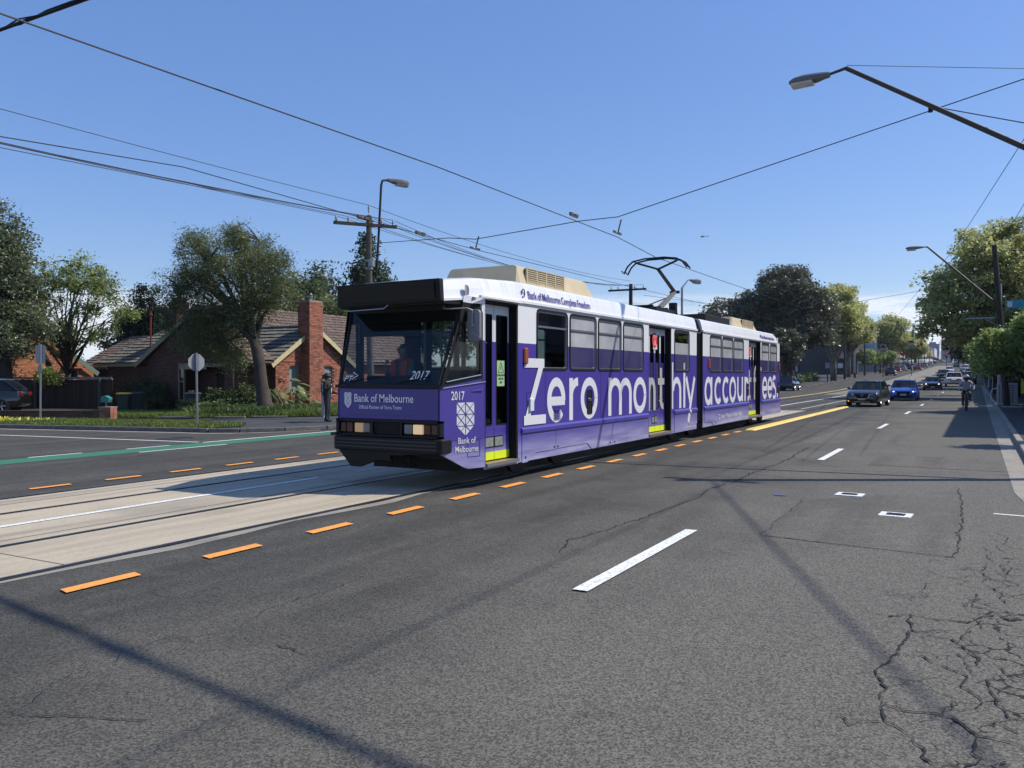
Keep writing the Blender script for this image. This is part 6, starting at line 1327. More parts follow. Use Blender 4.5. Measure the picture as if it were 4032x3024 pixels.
PX = [('leafy plane tree with white-blotched branches, right of the dark fig', -19.6, 138, 1.1, 15.8, 4.6, 73), ('second plane tree leaning over the kerb behind the dark grey car', -20.6, 163, 1.0, 14.0, 4.2, 74)]
for lb_, x, y, sc_, h_, r_, sd in PX:
    zz = rz(y); tree('plane_tree', lb_, (x, y, zz), [(x, y, zz, .5), (x, y, zz+2.6, .4), (x+.2, y, zz+3.8, .3)], [(x, y, zz+h_*.66, r_*.95, r_, h_*.25), (x+.8, y, zz+h_*.86, r_*.5, r_*.6, h_*.14), (x-r_*.6, y, zz+h_*.55, r_*.6, r_*.7, h_*.14), (x+r_*.5, y, zz+h_*.60, r_*.55, r_*.7, h_*.17)], 240, 22000, .40, LM_PLANE, M_BARKP, 22, .55, sd, grp='plane trees on the far left side')
for i, (x, y, h_, r_) in enumerate(((-19, 232, 14.5, 5.2), (-17.5, 300, 11, 4.2))):
    zz = rz(y); tree('plane_tree', ['tall round plane tree in the middle distance of the avenue', 'smaller plane tree behind the round one'][i], (x, y, zz), [(x, y, zz, .5), (x, y, zz+4, .35)], [(x+rx(y), y, zz+h_*.66, r_*.9, r_, h_*.32), (x+2, y, zz+h_*.56, r_*.5, r_*.8, h_*.14)], 160, 14000, .6, LM_PLANE, M_BARKP, 12, .75, 80+i, grp='plane trees in the distance')
for i, (x, y) in enumerate(((-20.9, 192), (-20.2, 206), (-19.4, 224))):
    zz = rz(y); tree('young_tree', ['left', 'middle', 'right'][i]+' one of three bright green lollipop trees before the white building', (x, y, zz), [(x, y, zz, .12), (x, y, zz+2.2, .09)], [(x, y, zz+3.7, 2.1, 2.0, 1.6)], 60, 6000, .34, LM_YNG, M_BARK, 8, .38, 90+i, grp='lollipop trees on the left footpath')
far_t = [o for o in bpy.data.objects if o.parent is None and o.name.startswith('plane_tree') and 'round' in o.get('label', '')][0]
for i, (x, y, sc_) in enumerate(((-22, 350, .5), (-23, 430, .5), (-24, 520, .5), (-26, 640, .6), (-27, 760, .6), (2.5, 230, .6), (3.0, 290, .6), (3.5, 360, .6), (4, 440, .6), (4, 540, .65), (5, 660, .7))):
    dup(far_t, (x+rx(y), y, rz(y)), i*1.3, ['first', 'second', 'third', 'fourth', 'fifth', 'first', 'second', 'third', 'fourth', 'fifth', 'sixth', 'rightmost', 'middle', 'leftmost'][i]+(' far tree in the row on the left side of the avenue' if i < 5 else ' far tree in the row on the right side of the avenue' if i < 11 else ' tree of the clump closing the avenue on the hilltop'), 'far avenue trees', (sc_,)*3)
# right side
tree('plane_tree', 'huge bright plane tree filling the right edge of the street', (2.2, 74, .1), [(2.4, 74, .1, .55), (2.3, 74, 3, .45), (2.1, 74, 4.6, .4)],
     [(.6, 74, 8.2, 4.3, 4.5, 3.6), (1.0, 74, 10.9, 3.2, 3.8, 2.2), (3.2, 74, 9.2, 3.8, 4, 3.6), (-2.1, 73, 6.2, 2.3, 2.6, 2.2), (-2.6, 74, 8.6, 1.7, 2.2, 1.6), (5.2, 74, 7.5, 3.2, 3.5, 3.0), (.5, 73, 5.2, 2.8, 2.5, 1.5), (1.2, 74, 12.8, .8, 1, .9), (2.6, 74, 12.6, .7, 1, .9), (-.6, 74, 12.0, .7, 1, .8)], 480, 50000, .29, LM_PLANE, M_BARKD, 60, .42, 101, shell=.5, twig=.05)
tree('street_tree', 'bright green young street tree hanging over the right footpath', (2.1, 47, .1), [(2.1, 47, .1, .13), (2.1, 47, 1.6, .10)],
     [(1.2, 47, 3.1, 1.25, 1.3, 1.25), (2.3, 46.5, 3.7, 1.2, 1.3, 1.1), (2.9, 46.5, 2.6, 1.2, 1.2, 1.1), (.5, 47.2, 2.5, .75, .9, .7)], 200, 17000, .20, LM_YNG, M_BARKD, 18, .26, 102)
tree('street_tree', 'small light green tree at the right kerb in the middle distance', (1.3, 82, .1), [(1.3, 82, .1, .12), (1.3, 82, 1.6, .09)], [(.4, 82, 3.7, 1.3, 1.4, 1.5)], 60, 5000, .26, LM_YNG, M_BARKD, 8, .3, 103)
for i, (x, y, h_) in enumerate(((1.9, 108, 10), (1.6, 135, 11), (1.2, 175, 12))):
    zz = rz(y); tree('plane_tree', ['nearest', 'second', 'farthest'][i]+' of the shadowed trees along the right kerb behind the big plane tree', (x, y, zz), [(x, y, zz, .4), (x, y, zz+3, .3)], [(x-.5, y, zz+h_*.6, 4.2, 4.5, h_*.28), (x-2.2, y, zz+h_*.5, 2.6, 3, h_*.2)], 150, 14000, .5, LM_FIG if i == 0 else LM_PLANE, M_BARKD, 12, .6, 110+i, grp='shaded right-hand kerb trees')
tree('street_tree', 'young tree outside the shop near the kerb corner, mostly out of view', (3.2, 26.0, .12), [(3.2, 26, .1, .08), (3.2, 26, 2.2, .06)], [(3.0, 25.9, 3.6, .8, .7, .8)], 50, 3200, .14, LM_YNG, M_BARKD, 8, .2, 120)
# clipped hedges behind the left footpath
for i, (x, y, l_) in enumerate(((-22.8, 112, 3.0), (-22.6, 121, 4.5), (-22.6, 134, 6))):
    zz = rz(y); tree('hedge', ['left', 'middle', 'right'][i]+' clipped hedge at the foot of the big roadside trees', (x, y, zz), [(x, y, zz, .1), (x, y, zz+.4, .05)], [(x, y, zz+.75, .9, l_, .75)], 50, 4500, .22, LM_HEDGE, M_BARKD, 3, .3, 130+i, cat='hedge', grp='clipped hedges', aspect=.7)

# ---------------------------------------------------------------- vehicles
M_TYRE = mat('tyre', (.018, .018, .018), .8); M_RIM = mat('alloy_rim', (.55, .56, .58), .3, metal=.8); M_CARG = mat('car_glass', (.010, .013, .014), .08, spec=.35)
M_PLATE = mat('number_plate', (.62, .62, .62), .5); M_CHR = mat('chrome', (.75, .76, .78), .12, metal=1.); M_LAMPG = mat('headlamp_glass', (.35, .37, .38), .08, coat=1)
M_LAMPON = mat('lit_car_headlamp', (.9, .9, .9), .1, emit=(1., .98, .9, 3.0)); M_TAIL = mat('tail_lamp', (.35, .01, .01), .2, coat=.6); M_INDON = mat('lit_indicator', (.9, .4, .02), .2, emit=(1., .45, .03, 2.5))
def carpaint(name, c, rough=.25, metal=.3): return mat(name, c, rough, metal=metal, coat=.9)
def car(label, loc, rot, paint, kind='hatch', lit=False, grp=None, cat='car', detail=True, name='car', W=.90, ind=False):
    """front faces -y"""
    t = thing(name, label, cat, loc, rot, grp)
    if kind == 'hatch': st = [(-2.16, .30, .56, .70), (-2.10, .24, .70, .82), (-1.85, .20, .80, .88), (-1.2, .19, .93, .90), (-.75, .19, .99, .905), (.6, .19, 1.0, .91), (1.6, .20, 1.02, .90), (2.02, .26, 1.0, .86), (2.14, .34, .80, .78)]; cab = [(-.95, .98, .80), (-.15, 1.42, .62), (1.0, 1.45, .61), (1.95, 1.02, .76)]; H = 1.46
    elif kind == 'suv': st = [(-2.26, .36, .66, .74), (-2.18, .28, .86, .86), (-1.9, .24, 1.0, .92), (-1.2, .23, 1.08, .93), (-.8, .23, 1.10, .93), (.6, .23, 1.1, .935), (1.7, .25, 1.12, .92), (2.1, .32, 1.1, .88), (2.22, .42, .86, .82)]; cab = [(-1.0, 1.08, .82), (-.25, 1.60, .66), (1.45, 1.63, .64), (2.08, 1.14, .76)]; H = 1.64
    elif kind == 'sedan': st = [(-2.3, .30, .56, .70), (-2.22, .24, .70, .82), (-1.95, .20, .80, .88), (-1.2, .19, .92, .90), (-.85, .19, .96, .905), (.8, .19, .98, .91), (1.5, .20, 1.0, .90), (2.2, .26, .98, .84), (2.32, .34, .78, .76)]; cab = [(-1.05, .95, .80), (-.2, 1.38, .60), (.75, 1.40, .60), (1.6, 1.0, .74)]; H = 1.42
    else: st = [(-2.55, .45, .78, .78), (-2.46, .36, 1.0, .88), (-2.2, .34, 1.10, .93), (-1.4, .32, 1.16, .94), (-1.1, .32, 1.18, .94), (.8, .32, 1.18, .945), (.85, .34, 1.2, .945), (2.4, .38, 1.2, .93), (2.5, .44, 1.1, .90)]; cab = [(-1.25, 1.16, .84), (-.6, 1.72, .68), (.5, 1.75, .67), (.85, 1.18, .80)]; H = 1.75
    s_ = W/.90; q = MB()
    secs = []
    for y, zl, zt, w_ in st:
        w_ *= s_; zm = zl+(zt-zl)*.62; secs.append([(-w_*.86, y, zl), (-w_*.985, y, zl+.09), (-w_, y, zm), (-w_*.975, y, zm+.07), (-w_*.86, y, zt), (-w_*.4, y, zt+.018), (w_*.4, y, zt+.018), (w_*.86, y, zt), (w_*.975, y, zm+.07), (w_, y, zm), (w_*.985, y, zl+.09), (w_*.86, y, zl)])
    q.loft(secs); body = q.build('body', paint, t, smooth=True, bevel=.02)
    # greenhouse
    c = [(y, z, w_*s_) for y, z, w_ in cab]; F0, F1, R1, R0 = c
    gq = MB(); gp = [(-F0[2], F0[0], F0[1]), (F0[2], F0[0], F0[1]), (F1[2], F1[0], F1[1]), (-F1[2], F1[0], F1[1]), (-R1[2], R1[0], R1[1]), (R1[2], R1[0], R1[1]), (R0[2], R0[0], R0[1]), (-R0[2], R0[0], R0[1])]
    gq.add(gp, [(0, 1, 2, 3), (4, 5, 6, 7), (1, 6, 5, 2), (0, 3, 4, 7)]); gq.build('windows', M_CARG, t)
    rq = MB(); z_ = .02; rq.loft([[(-w_, y, z), (-w_*.6, y, z+.035), (w_*.6, y, z+.035), (w_, y, z)] for y, z, w_ in ((F1[0]-.05, F1[1]-.02, F1[2]), (F1[0]+.3, F1[1]+.012, F1[2]*1.01), (R1[0]-.1, R1[1]+.012, R1[2]*1.01), (R1[0]+.05, R1[1]-.02, R1[2]))]); rq.build('roof', paint, t, smooth=True)
    for s in (-1, 1):
        pq = MB(); pq.tube([(s*F0[2], F0[0], F0[1]-.02), (s*F1[2], F1[0], F1[1])], .032, 6); pq.tube([(s*F1[2], F1[0], F1[1]), (s*R1[2], R1[0], R1[1])], .028, 6); pq.tube([(s*R1[2], R1[0], R1[1]), (s*R0[2], R0[0], R0[1]-.02)], .05, 6); ym = (F1[0]+R1[0])/2
        pq.tube([(s*F1[2]*1.0, ym, F1[1]+.01), (s*(F0[2]+.04), ym, F0[1])], .03, 6); pq.build('pillar', paint, t)
        mq = MB(); mq.lathe([(0, -.07), (.055, -.05), (.08, 0), (.075, .05), (0, .06)], (s*(W+.08), F0[0]+.28, F0[1]+.10), 'y', 10); mq.v = [(s*(W+.08)+(x-s*(W+.08))*1.45, y, z) for x, y, z in mq.v]; mq.tube([(s*(W-.06), F0[0]+.3, F0[1]+.04), (s*(W+.02), F0[0]+.28, F0[1]+.08)], .03, 5); mq.build('mirror', paint, t, smooth=True)
    for x in (-.36, .36):
        q = MB(); sx0 = lambda f: F0[0]+(F1[0]-F0[0])*f-.012; sz0 = lambda f: F0[1]+(F1[1]-F0[1])*f
        q.add([(x-.15, sx0(.12), sz0(.12)), (x+.15, sx0(.12), sz0(.12)), (x+.12, sx0(.62), sz0(.62)), (x-.12, sx0(.62), sz0(.62))], [(0, 1, 2, 3)]); q.build('seat', M_DARK, t) if detail else None
    R_ = .36 if kind in ('suv', 'ute') else .32; wy = (st[0][0]+.78, st[-1][0]-.86)
    for y in wy:
        for s in (-1, 1):
            aq = MB(); aq.lathe([(0, -.10), (R_+.065, -.10), (R_+.065, .012), (R_*.9, .014), (0, .014)], (0, y, R_+.0), 'x', 22); aq.v = [(s*(W*.985)+x*s-.0*s, yy, z) for x, yy, z in aq.v]; aq.build('wheel_arch', M_DARK, t)
            wq = empty_part('wheel', t, (s*(W-.08), y, R_))
            q = MB(); q.lathe([(R_*.6, .10), (R_*.93, .105), (R_, .07), (R_, -.10), (R_*.6, -.1)], (0, 0, 0), 'x', 24); q.v = [(x*s, a, b) for x, a, b in q.v]; q.build('tyre', M_TYRE, wq)
            q = MB(); q.lathe([(0, .085), (R_*.15, .09), (R_*.16, .06), (R_*.55, .06), (R_*.62, .10), (R_*.66, .10)], (0, 0, 0), 'x', 24)
            for k in range(5): a = 2*math.pi*k/5; q.tube([(.075, math.cos(a)*R_*.1, math.sin(a)*R_*.1), (.09, math.cos(a)*R_*.6, math.sin(a)*R_*.6)], .026, 5)
            q.v = [(x*s, a, b) for x, a, b in q.v]; q.build('rim', M_RIM, wq)
    yf = st[0][0]; ht = st[1][2]
    if not detail:
        return t
    q = MB(); q.prism([(-.42*s_, ht-.04), (.42*s_, ht-.04), (.34*s_, ht-.30), (-.34*s_, ht-.30)], 'y', yf-.025, yf+.1); q.build('grille', M_DARK, t)
    q = MB(); q.prism([(-.60*s_, .48 if kind == 'suv' else .42), (.60*s_, .48 if kind == 'suv' else .42), (.52*s_, .30), (-.52*s_, .30)], 'y', yf-.012, yf+.1); q.build('lower_intake', M_DARK, t)
    q = MB(); q.box(-.19, .19, yf-.05, yf-.035, ht-.42 if kind != 'hatch' else ht-.30, ht-.30 if kind != 'hatch' else ht-.18); q.build('number_plate', M_PLATE, t)
    q = MB(); 
    for k in range(5): x = -.13+.06*k+(.03 if k > 2 else 0); z = ht-.385 if kind != 'hatch' else ht-.265; q.box(x-.012, x+.016, yf-.055, yf-.052, z, z+.05)
    q.build('plate_marks', M_DKGREY, t, kind='stuff')
    for s in (-1, 1):
        q = MB(); q.loft([[(s*a*s_, y, z) for a, y, z in ((.44, yf+.02, ht-.13), (.78, yf+.20, ht-.07), (.80, yf+.24, ht+.03), (.48, yf+.06, ht-.02))], [(s*a*s_, y+.12, z) for a, y, z in ((.44, yf+.02, ht-.13), (.78, yf+.20, ht-.07), (.80, yf+.24, ht+.03), (.48, yf+.06, ht-.02))]]); q.v = [(x, y-.05, z) for x, y, z in q.v]; q.build('headlight', M_LAMPG, t)
        if lit: q = MB(); q.lathe([(0, -.02), (.055, -.01), (.06, .02)], (s*.60*s_, yf+.05, ht-.055), 'y', 12); q.build('lit_lamp', M_LAMPON, t)
        q = MB(); q.box(s*.66*s_-.09, s*.66*s_+.09, yf+.02, yf+.08, .36, .46) ; q.build('fog_lamp', M_DARK if not (ind and s < 0) else M_INDON, t)
        q = MB(); q.loft([[(s*a*s_, st[-1][0]-.01+d, z) for a, z in ((.50, st[-2][2]-.26), (.80, st[-2][2]-.22), (.80, st[-2][2]-.06), (.50, st[-2][2]-.10))] for d in (-.12, .03)]); q.build('tail_lamp', M_TAIL, t)
    return t
P_GREY = carpaint('gunmetal_paint', (.026, .030, .038), .28, .1); P_BLUE = carpaint('bright_blue_paint', (.01, .07, .42)); P_BLK = carpaint('black_paint_car', (.010, .010, .011), .18, 0); P_WHT = carpaint('white_paint_car', (.75, .75, .74), .3, 0); P_NAVY = carpaint('navy_paint', (.01, .015, .05), .2, .3); P_SIL = carpaint('silver_paint', (.45, .47, .5), .3, .6); P_RED = carpaint('red_paint', (.35, .03, .02), .3, .2)
TOW = R(0)
ca = car('dark grey crossover with chrome-winged grille and glowing amber lamp, leading the traffic', (-5.55, 52.9, 0), R(0), P_GREY, 'suv', ind=True, W=.92)
ca.rotation_euler = (0, 0, R(-3.5)); ca.scale = (.97, .98, .90)
q = MB(); q.tube([(-.44, -2.30, .84), (-.36, -2.31, .62), (-.24, -2.32, .54), (.24, -2.32, .54), (.36, -2.31, .62), (.44, -2.30, .84)], .018, 6); q.build('chrome_wing', M_CHR, ca)
q = MB(); q.tube([(.085*math.cos(R(a)), -2.315, .75+.075*math.sin(R(a))) for a in range(0, 361, 24)], .009, 5); q.tube([(-.06, -2.315, .79), (-.03, -2.315, .765), (0, -2.315, .74), (.03, -2.315, .765), (.06, -2.315, .79)], .008, 5); q.build('round_emblem', M_CHR, ca)
q = MB(); q.box(-.45, .45, -2.28, -2.26, .32, .335); q.build('bumper_trim', M_CHR, ca)
cb = car('bright blue hatchback with headlights on, second in the traffic', (-4.55, 66.0, 0), R(2), P_BLUE, 'hatch', lit=True, W=.93)
q = MB(); q.tube([(.3, .9, 1.44), (.3, 1.0, 1.75)], .01, 4); q.build('aerial', M_DARK, cb)
car('black sedan with headlights on behind the blue hatchback', (-4.2+rx(100), 102, rz(102)), R(2), P_BLK, 'sedan', lit=True, W=.92)
ut = car('white utility truck with dark grille following the black sedan', (-2.4+rx(118), 116, rz(116)), R(1), P_WHT, 'ute', W=.95, name='utility_truck', cat='truck')
q = MB(); q.box(-.3, .3, -2.60, -2.57, .80, .98); q.box(-.02, .02, -2.62, -2.58, .78, 1.0); q.build('grille_bars', M_CHR, ut)
# parked SUV on the left driveway, seen from its side
ps = car('black SUV with silver roof rails parked behind the low front wall at the left edge', (-38.65, 20.45, .15), R(-48), P_BLK, 'suv', name='parked_car')
ps.scale = (.87, .87, .87)
for s in (-1, 1): q = MB(); q.tube([(s*.66, -.4, 1.66), (s*.67, .4, 1.72), (s*.66, 1.5, 1.68)], .025, 6); q.build('roof_rail', M_SILVER, ps)
# parked and moving vehicles far up the avenue
car('navy car parked at the far kerb, just showing past the tram tail', (-18.0, 94, .1), R(180), P_NAVY, 'suv', W=.92)
fars = [(-14.8, 182, 'suv', P_BLK, 0, 'dark car driving away, first of the line in the far lane'), (-16.8, 205, 'sedan', P_GREY, 0, 'dark sedan parked first in the far left row'), (-16.6, 222, 'hatch', P_RED, 0, 'dark red hatchback parked second in the far left row'), (-16.4, 238, 'hatch', P_SIL, 0, 'silver hatchback parked third in the far left row'), (-16.2, 256, 'suv', P_NAVY, 0, 'navy wagon parked fourth in the far left row'), (-16, 275, 'suv', P_WHT, 0, 'white wagon parked fifth in the far left row'), (-13.5, 250, 'hatch', P_RED, 0, 'small dark red car driving away up the far lane'), (-14.5, 310, 'suv', P_SIL, 0, 'silver wagon farther up the far lane'), (-15.8, 335, 'sedan', P_BLK, 0, 'tiny black sedan far up the left row'), (-15, 370, 'suv', P_WHT, 0, 'tiny white wagon farthest up the left row'),
        (-.9, 128, 'suv', P_BLK, 1, 'black wagon parked facing us at the shaded right kerb'), (-.8, 146, 'sedan', P_SIL, 1, 'silver sedan parked behind the black wagon at the right kerb'), (-.9, 165, 'suv', P_WHT, 1, 'white wagon parked third along the right kerb'), (-4.6, 150, 'suv', P_BLK, 1, 'black car following the white utility truck'), (-4.9, 205, 'hatch', P_WHT, 1, 'small white car coming down the hill in the near lane'), (-2.3, 240, 'sedan', P_SIL, 1, 'small silver sedan coming down the hill in the kerb lane'), (-4.9, 300, 'suv', P_BLK, 1, 'tiny dark wagon coming down the hill'), (-2.0, 320, 'hatch', P_WHT, 1, 'tiny white hatchback high on the hill')]
for x, y, k, p, fwd, lb_ in fars: car(lb_, (x+rx(y), y, rz(y)), 0 if fwd else R(180), p, k, grp='vehicles far up the avenue', detail=y < 190 or not fwd, W=.9)

# ---------------------------------------------------------------- people
def figure(name, label, loc, rot, J, E_, mats, seg, grp=None, cat='person'):
    """J: joint -> (x, y, z, r); E_: edges; one skinned surface, faces coloured by nearest bone group seg[(a, b)] -> material index"""
    t = thing(name, label, cat, loc, rot, grp); names = list(J); me = bpy.data.meshes.new('body'); me.from_pydata([J[n][:3] for n in names], [(names.index(a), names.index(b)) for a, b in E_], []); o = bpy.data.objects.new('body', me); COL.objects.link(o)
    sk = o.modifiers.new('s', 'SKIN'); sk.use_smooth_shade = True
    for i, n in enumerate(names): v = me.skin_vertices[0].data[i]; v.radius = (J[n][3], J[n][4] if len(J[n]) > 4 else J[n][3]); v.use_root = (n == 'pelvis')
    ss = o.modifiers.new('d', 'SUBSURF'); ss.levels = ss.render_levels = 2
    dg = bpy.context.evaluated_depsgraph_get(); m2 = bpy.data.meshes.new_from_object(o.evaluated_get(dg)); bpy.data.objects.remove(o); bpy.data.meshes.remove(me)
    m2.name = 'body'; m2.materials.clear()
    for m in mats: m2.materials.append(m)
    segs = [(Vector(J[a][:3]), Vector(J[b][:3]), seg.get((a, b), 0)) for a, b in E_]
    for p in m2.polygons:
        c = p.center; best = min(segs, key=lambda s: (c-(s[0]+(s[1]-s[0])*max(0, min(1, (c-s[0]).dot(s[1]-s[0])/max(1e-6, (s[1]-s[0]).length_squared))))).length); p.material_index = best[2]; p.use_smooth = True
    b = bpy.data.objects.new('body', m2); COL.objects.link(b); b.parent = t; return t
def stdJ(h=1.75, armL=None, armR=None, legsep=.10, lean=0, bulk=1.):
    s = h/1.75; J = dict(pelvis=(0, 0, .93, .15*bulk, .12*bulk), waist=(0, 0, 1.08, .145*bulk, .11*bulk), chest=(0, 0, 1.30, .17*bulk, .125*bulk), neck=(0, 0, 1.47, .065), head0=(0, -.01, 1.56, .075, .085), head=(0, -.015, 1.66, .088, .10), crown=(0, -.01, 1.72, .05),
        shL=(-.19, 0, 1.41, .065*bulk), shR=(.19, 0, 1.41, .065*bulk), hipL=(-.09, 0, .88, .105), hipR=(.09, 0, .88, .105), knL=(-legsep, -.02, .50, .072), knR=(legsep, -.02, .50, .072), anL=(-legsep, .02, .10, .05), anR=(legsep, .02, .10, .05), toL=(-legsep-.02, -.15, .045, .045, .035), toR=(legsep+.02, -.15, .045, .045, .035), heL=(-legsep, .05, .05, .045), heR=(legsep, .05, .05, .045))
    aL = armL or [(-.26, .02, 1.15), (-.27, -.03, .90), (-.27, -.05, .80)]; aR = armR or [(.26, .02, 1.15), (.27, -.03, .90), (.27, -.05, .80)]
    for k, a in (('L', aL), ('R', aR)): J['el'+k] = (*a[0], .052*bulk); J['wr'+k] = (*a[1], .036); J['ha'+k] = (*a[2], .04, .025)
    return {k: (v[0]*s, v[1]*s+lean*max(0, v[2]-.9), v[2]*s, *[r*s for r in v[3:]]) for k, v in J.items()}
EB = [('pelvis', 'waist'), ('waist', 'chest'), ('chest', 'neck'), ('neck', 'head0'), ('head0', 'head'), ('head', 'crown'), ('chest', 'shL'), ('chest', 'shR'), ('shL', 'elL'), ('shR', 'elR'), ('elL', 'wrL'), ('elR', 'wrR'), ('wrL', 'haL'), ('wrR', 'haR'), ('pelvis', 'hipL'), ('pelvis', 'hipR'), ('hipL', 'knL'), ('hipR', 'knR'), ('knL', 'anL'), ('knR', 'anR'), ('anL', 'heL'), ('anR', 'heR'), ('anL', 'toL'), ('anR', 'toR')]
M_SK1 = mat('brown_skin', (.13, .06, .035), .6); M_SK2 = mat('light_skin', (.42, .24, .17), .6); M_HAIR = mat('black_hair', (.012, .01, .009), .7); M_JK = mat('black_jacket', (.014, .014, .017), .8); M_JEAN = mat('dark_jeans', (.022, .026, .038), .85); M_WSH = mat('white_shoes', (.7, .7, .7), .6); M_GTR = mat('pale_grey_trousers', (.46, .46, .49), .85); M_TEAL = mat('teal_jacket', (.04, .12, .16), .8); M_FUR = mat('tan_fur', (.36, .24, .13), .95, bump=1, bscale=60)
def cloth(top, leg, shoe, skin): 
    sg_ = {}
    for e in EB:
        if e[0] in ('neck', 'head0', 'head') or e in (('wrL', 'haL'), ('wrR', 'haR')): sg_[e] = 3
        elif e[0] in ('pelvis', 'hipL', 'hipR', 'knL', 'knR') and e[1] not in ('waist',): sg_[e] = 1
        elif e[0] in ('anL', 'anR'): sg_[e] = 2
        else: sg_[e] = 0
    return [top, leg, shoe, skin], sg_
def face(t, h, hair, z=1.65, beard=False, yoff=0, hairlen=.0, x0=0):
    s = h/1.75; q = MB(); q.lathe([(0, .105), (.05, .10), (.08, .07), (.094, .02), (.09, -.04), (.06, -.08-hairlen)], (x0, .022+yoff, z*s), 'z', 14); q.v = [(x, y, zz) for x, y, zz in q.v]
    hb = q.build('hair', hair, t, smooth=True); hb.rotation_euler = (R(0), 0, 0)
    q = MB(); q.tube([(x0, -.112+yoff, z*s+.03), (x0, -.13+yoff, z*s-.015), (x0, -.112+yoff, z*s-.03)], [.008, .016, .008], 6); q.build('nose', t.children[0].data.materials[3], t)
    for sx_ in (-1, 1):
        q = MB(); q.lathe([(0, -.006), (.011, -.004), (.013, .004)], (x0+sx_*.034, -.104+yoff, z*s+.025), 'y', 8); q.build('eye', M_BLACK, t)
        q = MB(); q.lathe([(0, -.012), (.022, -.008), (.026, 0), (.02, .01)], (x0+sx_*.098, 0+yoff, z*s), 'x', 8); q.build('ear', t.children[0].data.materials[3], t)
    if beard: q = MB(); q.lathe([(.086, .0), (.092, -.04), (.075, -.085), (.03, -.115), (0, -.12)], (x0, -.015+yoff, z*s-.0), 'z', 12); q.build('beard', hair, t, smooth=True)
    else: q = MB(); q.tube([(x0-.022, -.106+yoff, z*s-.055), (x0+.022, -.106+yoff, z*s-.055)], .006, 5); q.build('mouth', mat('lips', (.2, .06, .05), .5), t)
def hand(t, at, d, skin, curl=.6):
    """palm stub plus four curled fingers and a thumb, each its own tapering chain"""
    at = Vector(at); d = Vector(d).normalized(); s_ = d.cross(Vector((0, 0, 1))); s_ = s_.normalized() if s_.length > .01 else Vector((1, 0, 0)); n = d.cross(s_)
    q = MB()
    for k, l_ in enumerate((.072, .082, .078, .062)):
        b = at+s_*(-.03+.02*k)+d*.02; q.tube([b, b+d*l_*.5, b+d*l_*.8-n*l_*curl*.35, b+d*l_*.85-n*l_*curl*.75], [.0095, .009, .008, .006], 6)
    b = at-s_*.03-d*.02; q.tube([b, b-s_*.022+d*.03, b-s_*.02+d*.06-n*.02], [.011, .010, .007], 6); q.build('fingers', skin, t, smooth=True)
# man in the black parka, eating or phoning; his right arm is raised to his chin
m_, sg_ = cloth(M_JK, M_JEAN, M_BLACK, M_SK1)
pm = figure('person', 'bearded person in black fur-hooded jacket, hand raised to chin, on the far footpath', (-20.36, 22.7, .11), R(115), stdJ(1.78, armL=[(-.27, .0, 1.16), (-.17, -.25, 1.30), (-.10, -.27, 1.40)], armR=[(.27, -.03, 1.14), (.25, -.25, 1.02), (.22, -.33, 1.02)], bulk=1.22), EB, m_, sg_, 'two people waiting on the far footpath')
face(pm, 1.78, M_HAIR, 1.655, True, -.01, .02); hand(pm, (-.10, -.27, 1.42), (.1, .2, 1), M_SK1); hand(pm, (.22, -.34, 1.04), (0, -1, 0), M_SK1, .8)
q = MB(); q.tube([(-.17, .06, 1.48), (-.08, .14, 1.50), (.08, .14, 1.50), (.17, .06, 1.48)], [.05, .075, .075, .05], 9); q.build('fur_hood', M_FUR, pm, smooth=True)
q = MB(); q.box(-.035, .035, -.165, -.155, 1.08, 1.38); q.build('shirt_front', M_WHITEP, pm)
q = MB(); q.tube([(-.05, -.125, 1.70), (.05, -.125, 1.70)], .012, 5); q.build('glasses', M_SILVER, pm)
m_, sg_ = cloth(M_TEAL, M_GTR, M_WSH, M_SK1)
pw = figure('person', 'person in teal jacket and pale grey trousers half hidden behind the black jacket', (-20.78, 23.05, .11), R(105), stdJ(1.72, armL=[(-.24, .0, 1.14), (-.24, -.12, .92), (-.22, -.18, .86)], armR=[(.24, .0, 1.14), (.24, -.10, .92), (.24, -.16, .86)]), EB, m_, sg_, 'two people waiting on the far footpath')
face(pw, 1.72, M_HAIR, 1.655, False, -.01, .06); hand(pw, (-.22, -.19, .86), (0, -.6, -1), M_SK1); hand(pw, (.24, -.17, .86), (0, -.6, -1), M_SK1)
q = MB()
for k in range(3): q.box(-.30, -.285, -.03, .04, 1.20+.045*k, 1.222+.045*k, Matrix.Rotation(R(6), 4, 'X'))
q.build('sleeve_stripes', M_WHITEP, pw)
# tram driver, seated
m_, sg_ = cloth(mat('grey_shirt', (.20, .23, .26), .8), M_JEAN, M_BLACK, M_SK2)
Jd = stdJ(1.72, armL=[(-.27, -.10, 1.15), (-.13, -.30, 1.25), (-.08, -.30, 1.34)], armR=[(.27, -.12, 1.14), (.20, -.36, 1.02), (.17, -.44, 1.02)], bulk=1.1)
for k in ('knL', 'knR'): Jd[k] = (Jd[k][0], -.42, .88, .072)
for k in ('anL', 'anR', 'heL', 'heR'): Jd[k] = (Jd[k][0], -.44, .48, .05)
for k in ('toL', 'toR'): Jd[k] = (Jd[k][0], -.60, .44, .045)
dr = figure('person', 'tram driver in orange safety vest and face mask behind the windscreen', (-8.66, 11.60, .62), R(-8), Jd, EB, m_, sg_)
face(dr, 1.72, mat('grey_hair', (.12, .08, .06), .8), 1.655, False, -.01); hand(dr, (-.08, -.31, 1.36), (0, 0, 1), M_SK2); hand(dr, (.17, -.45, 1.02), (0, -1, 0), M_SK2, .9)
q = MB(); q.lathe([(.085, .0), (.092, -.04), (.07, -.08), (0, -.09)], (0, -.03, 1.645), 'z', 12); q.build('face_mask', mat('mask_blue', (.40, .50, .52), .8), dr, smooth=True)
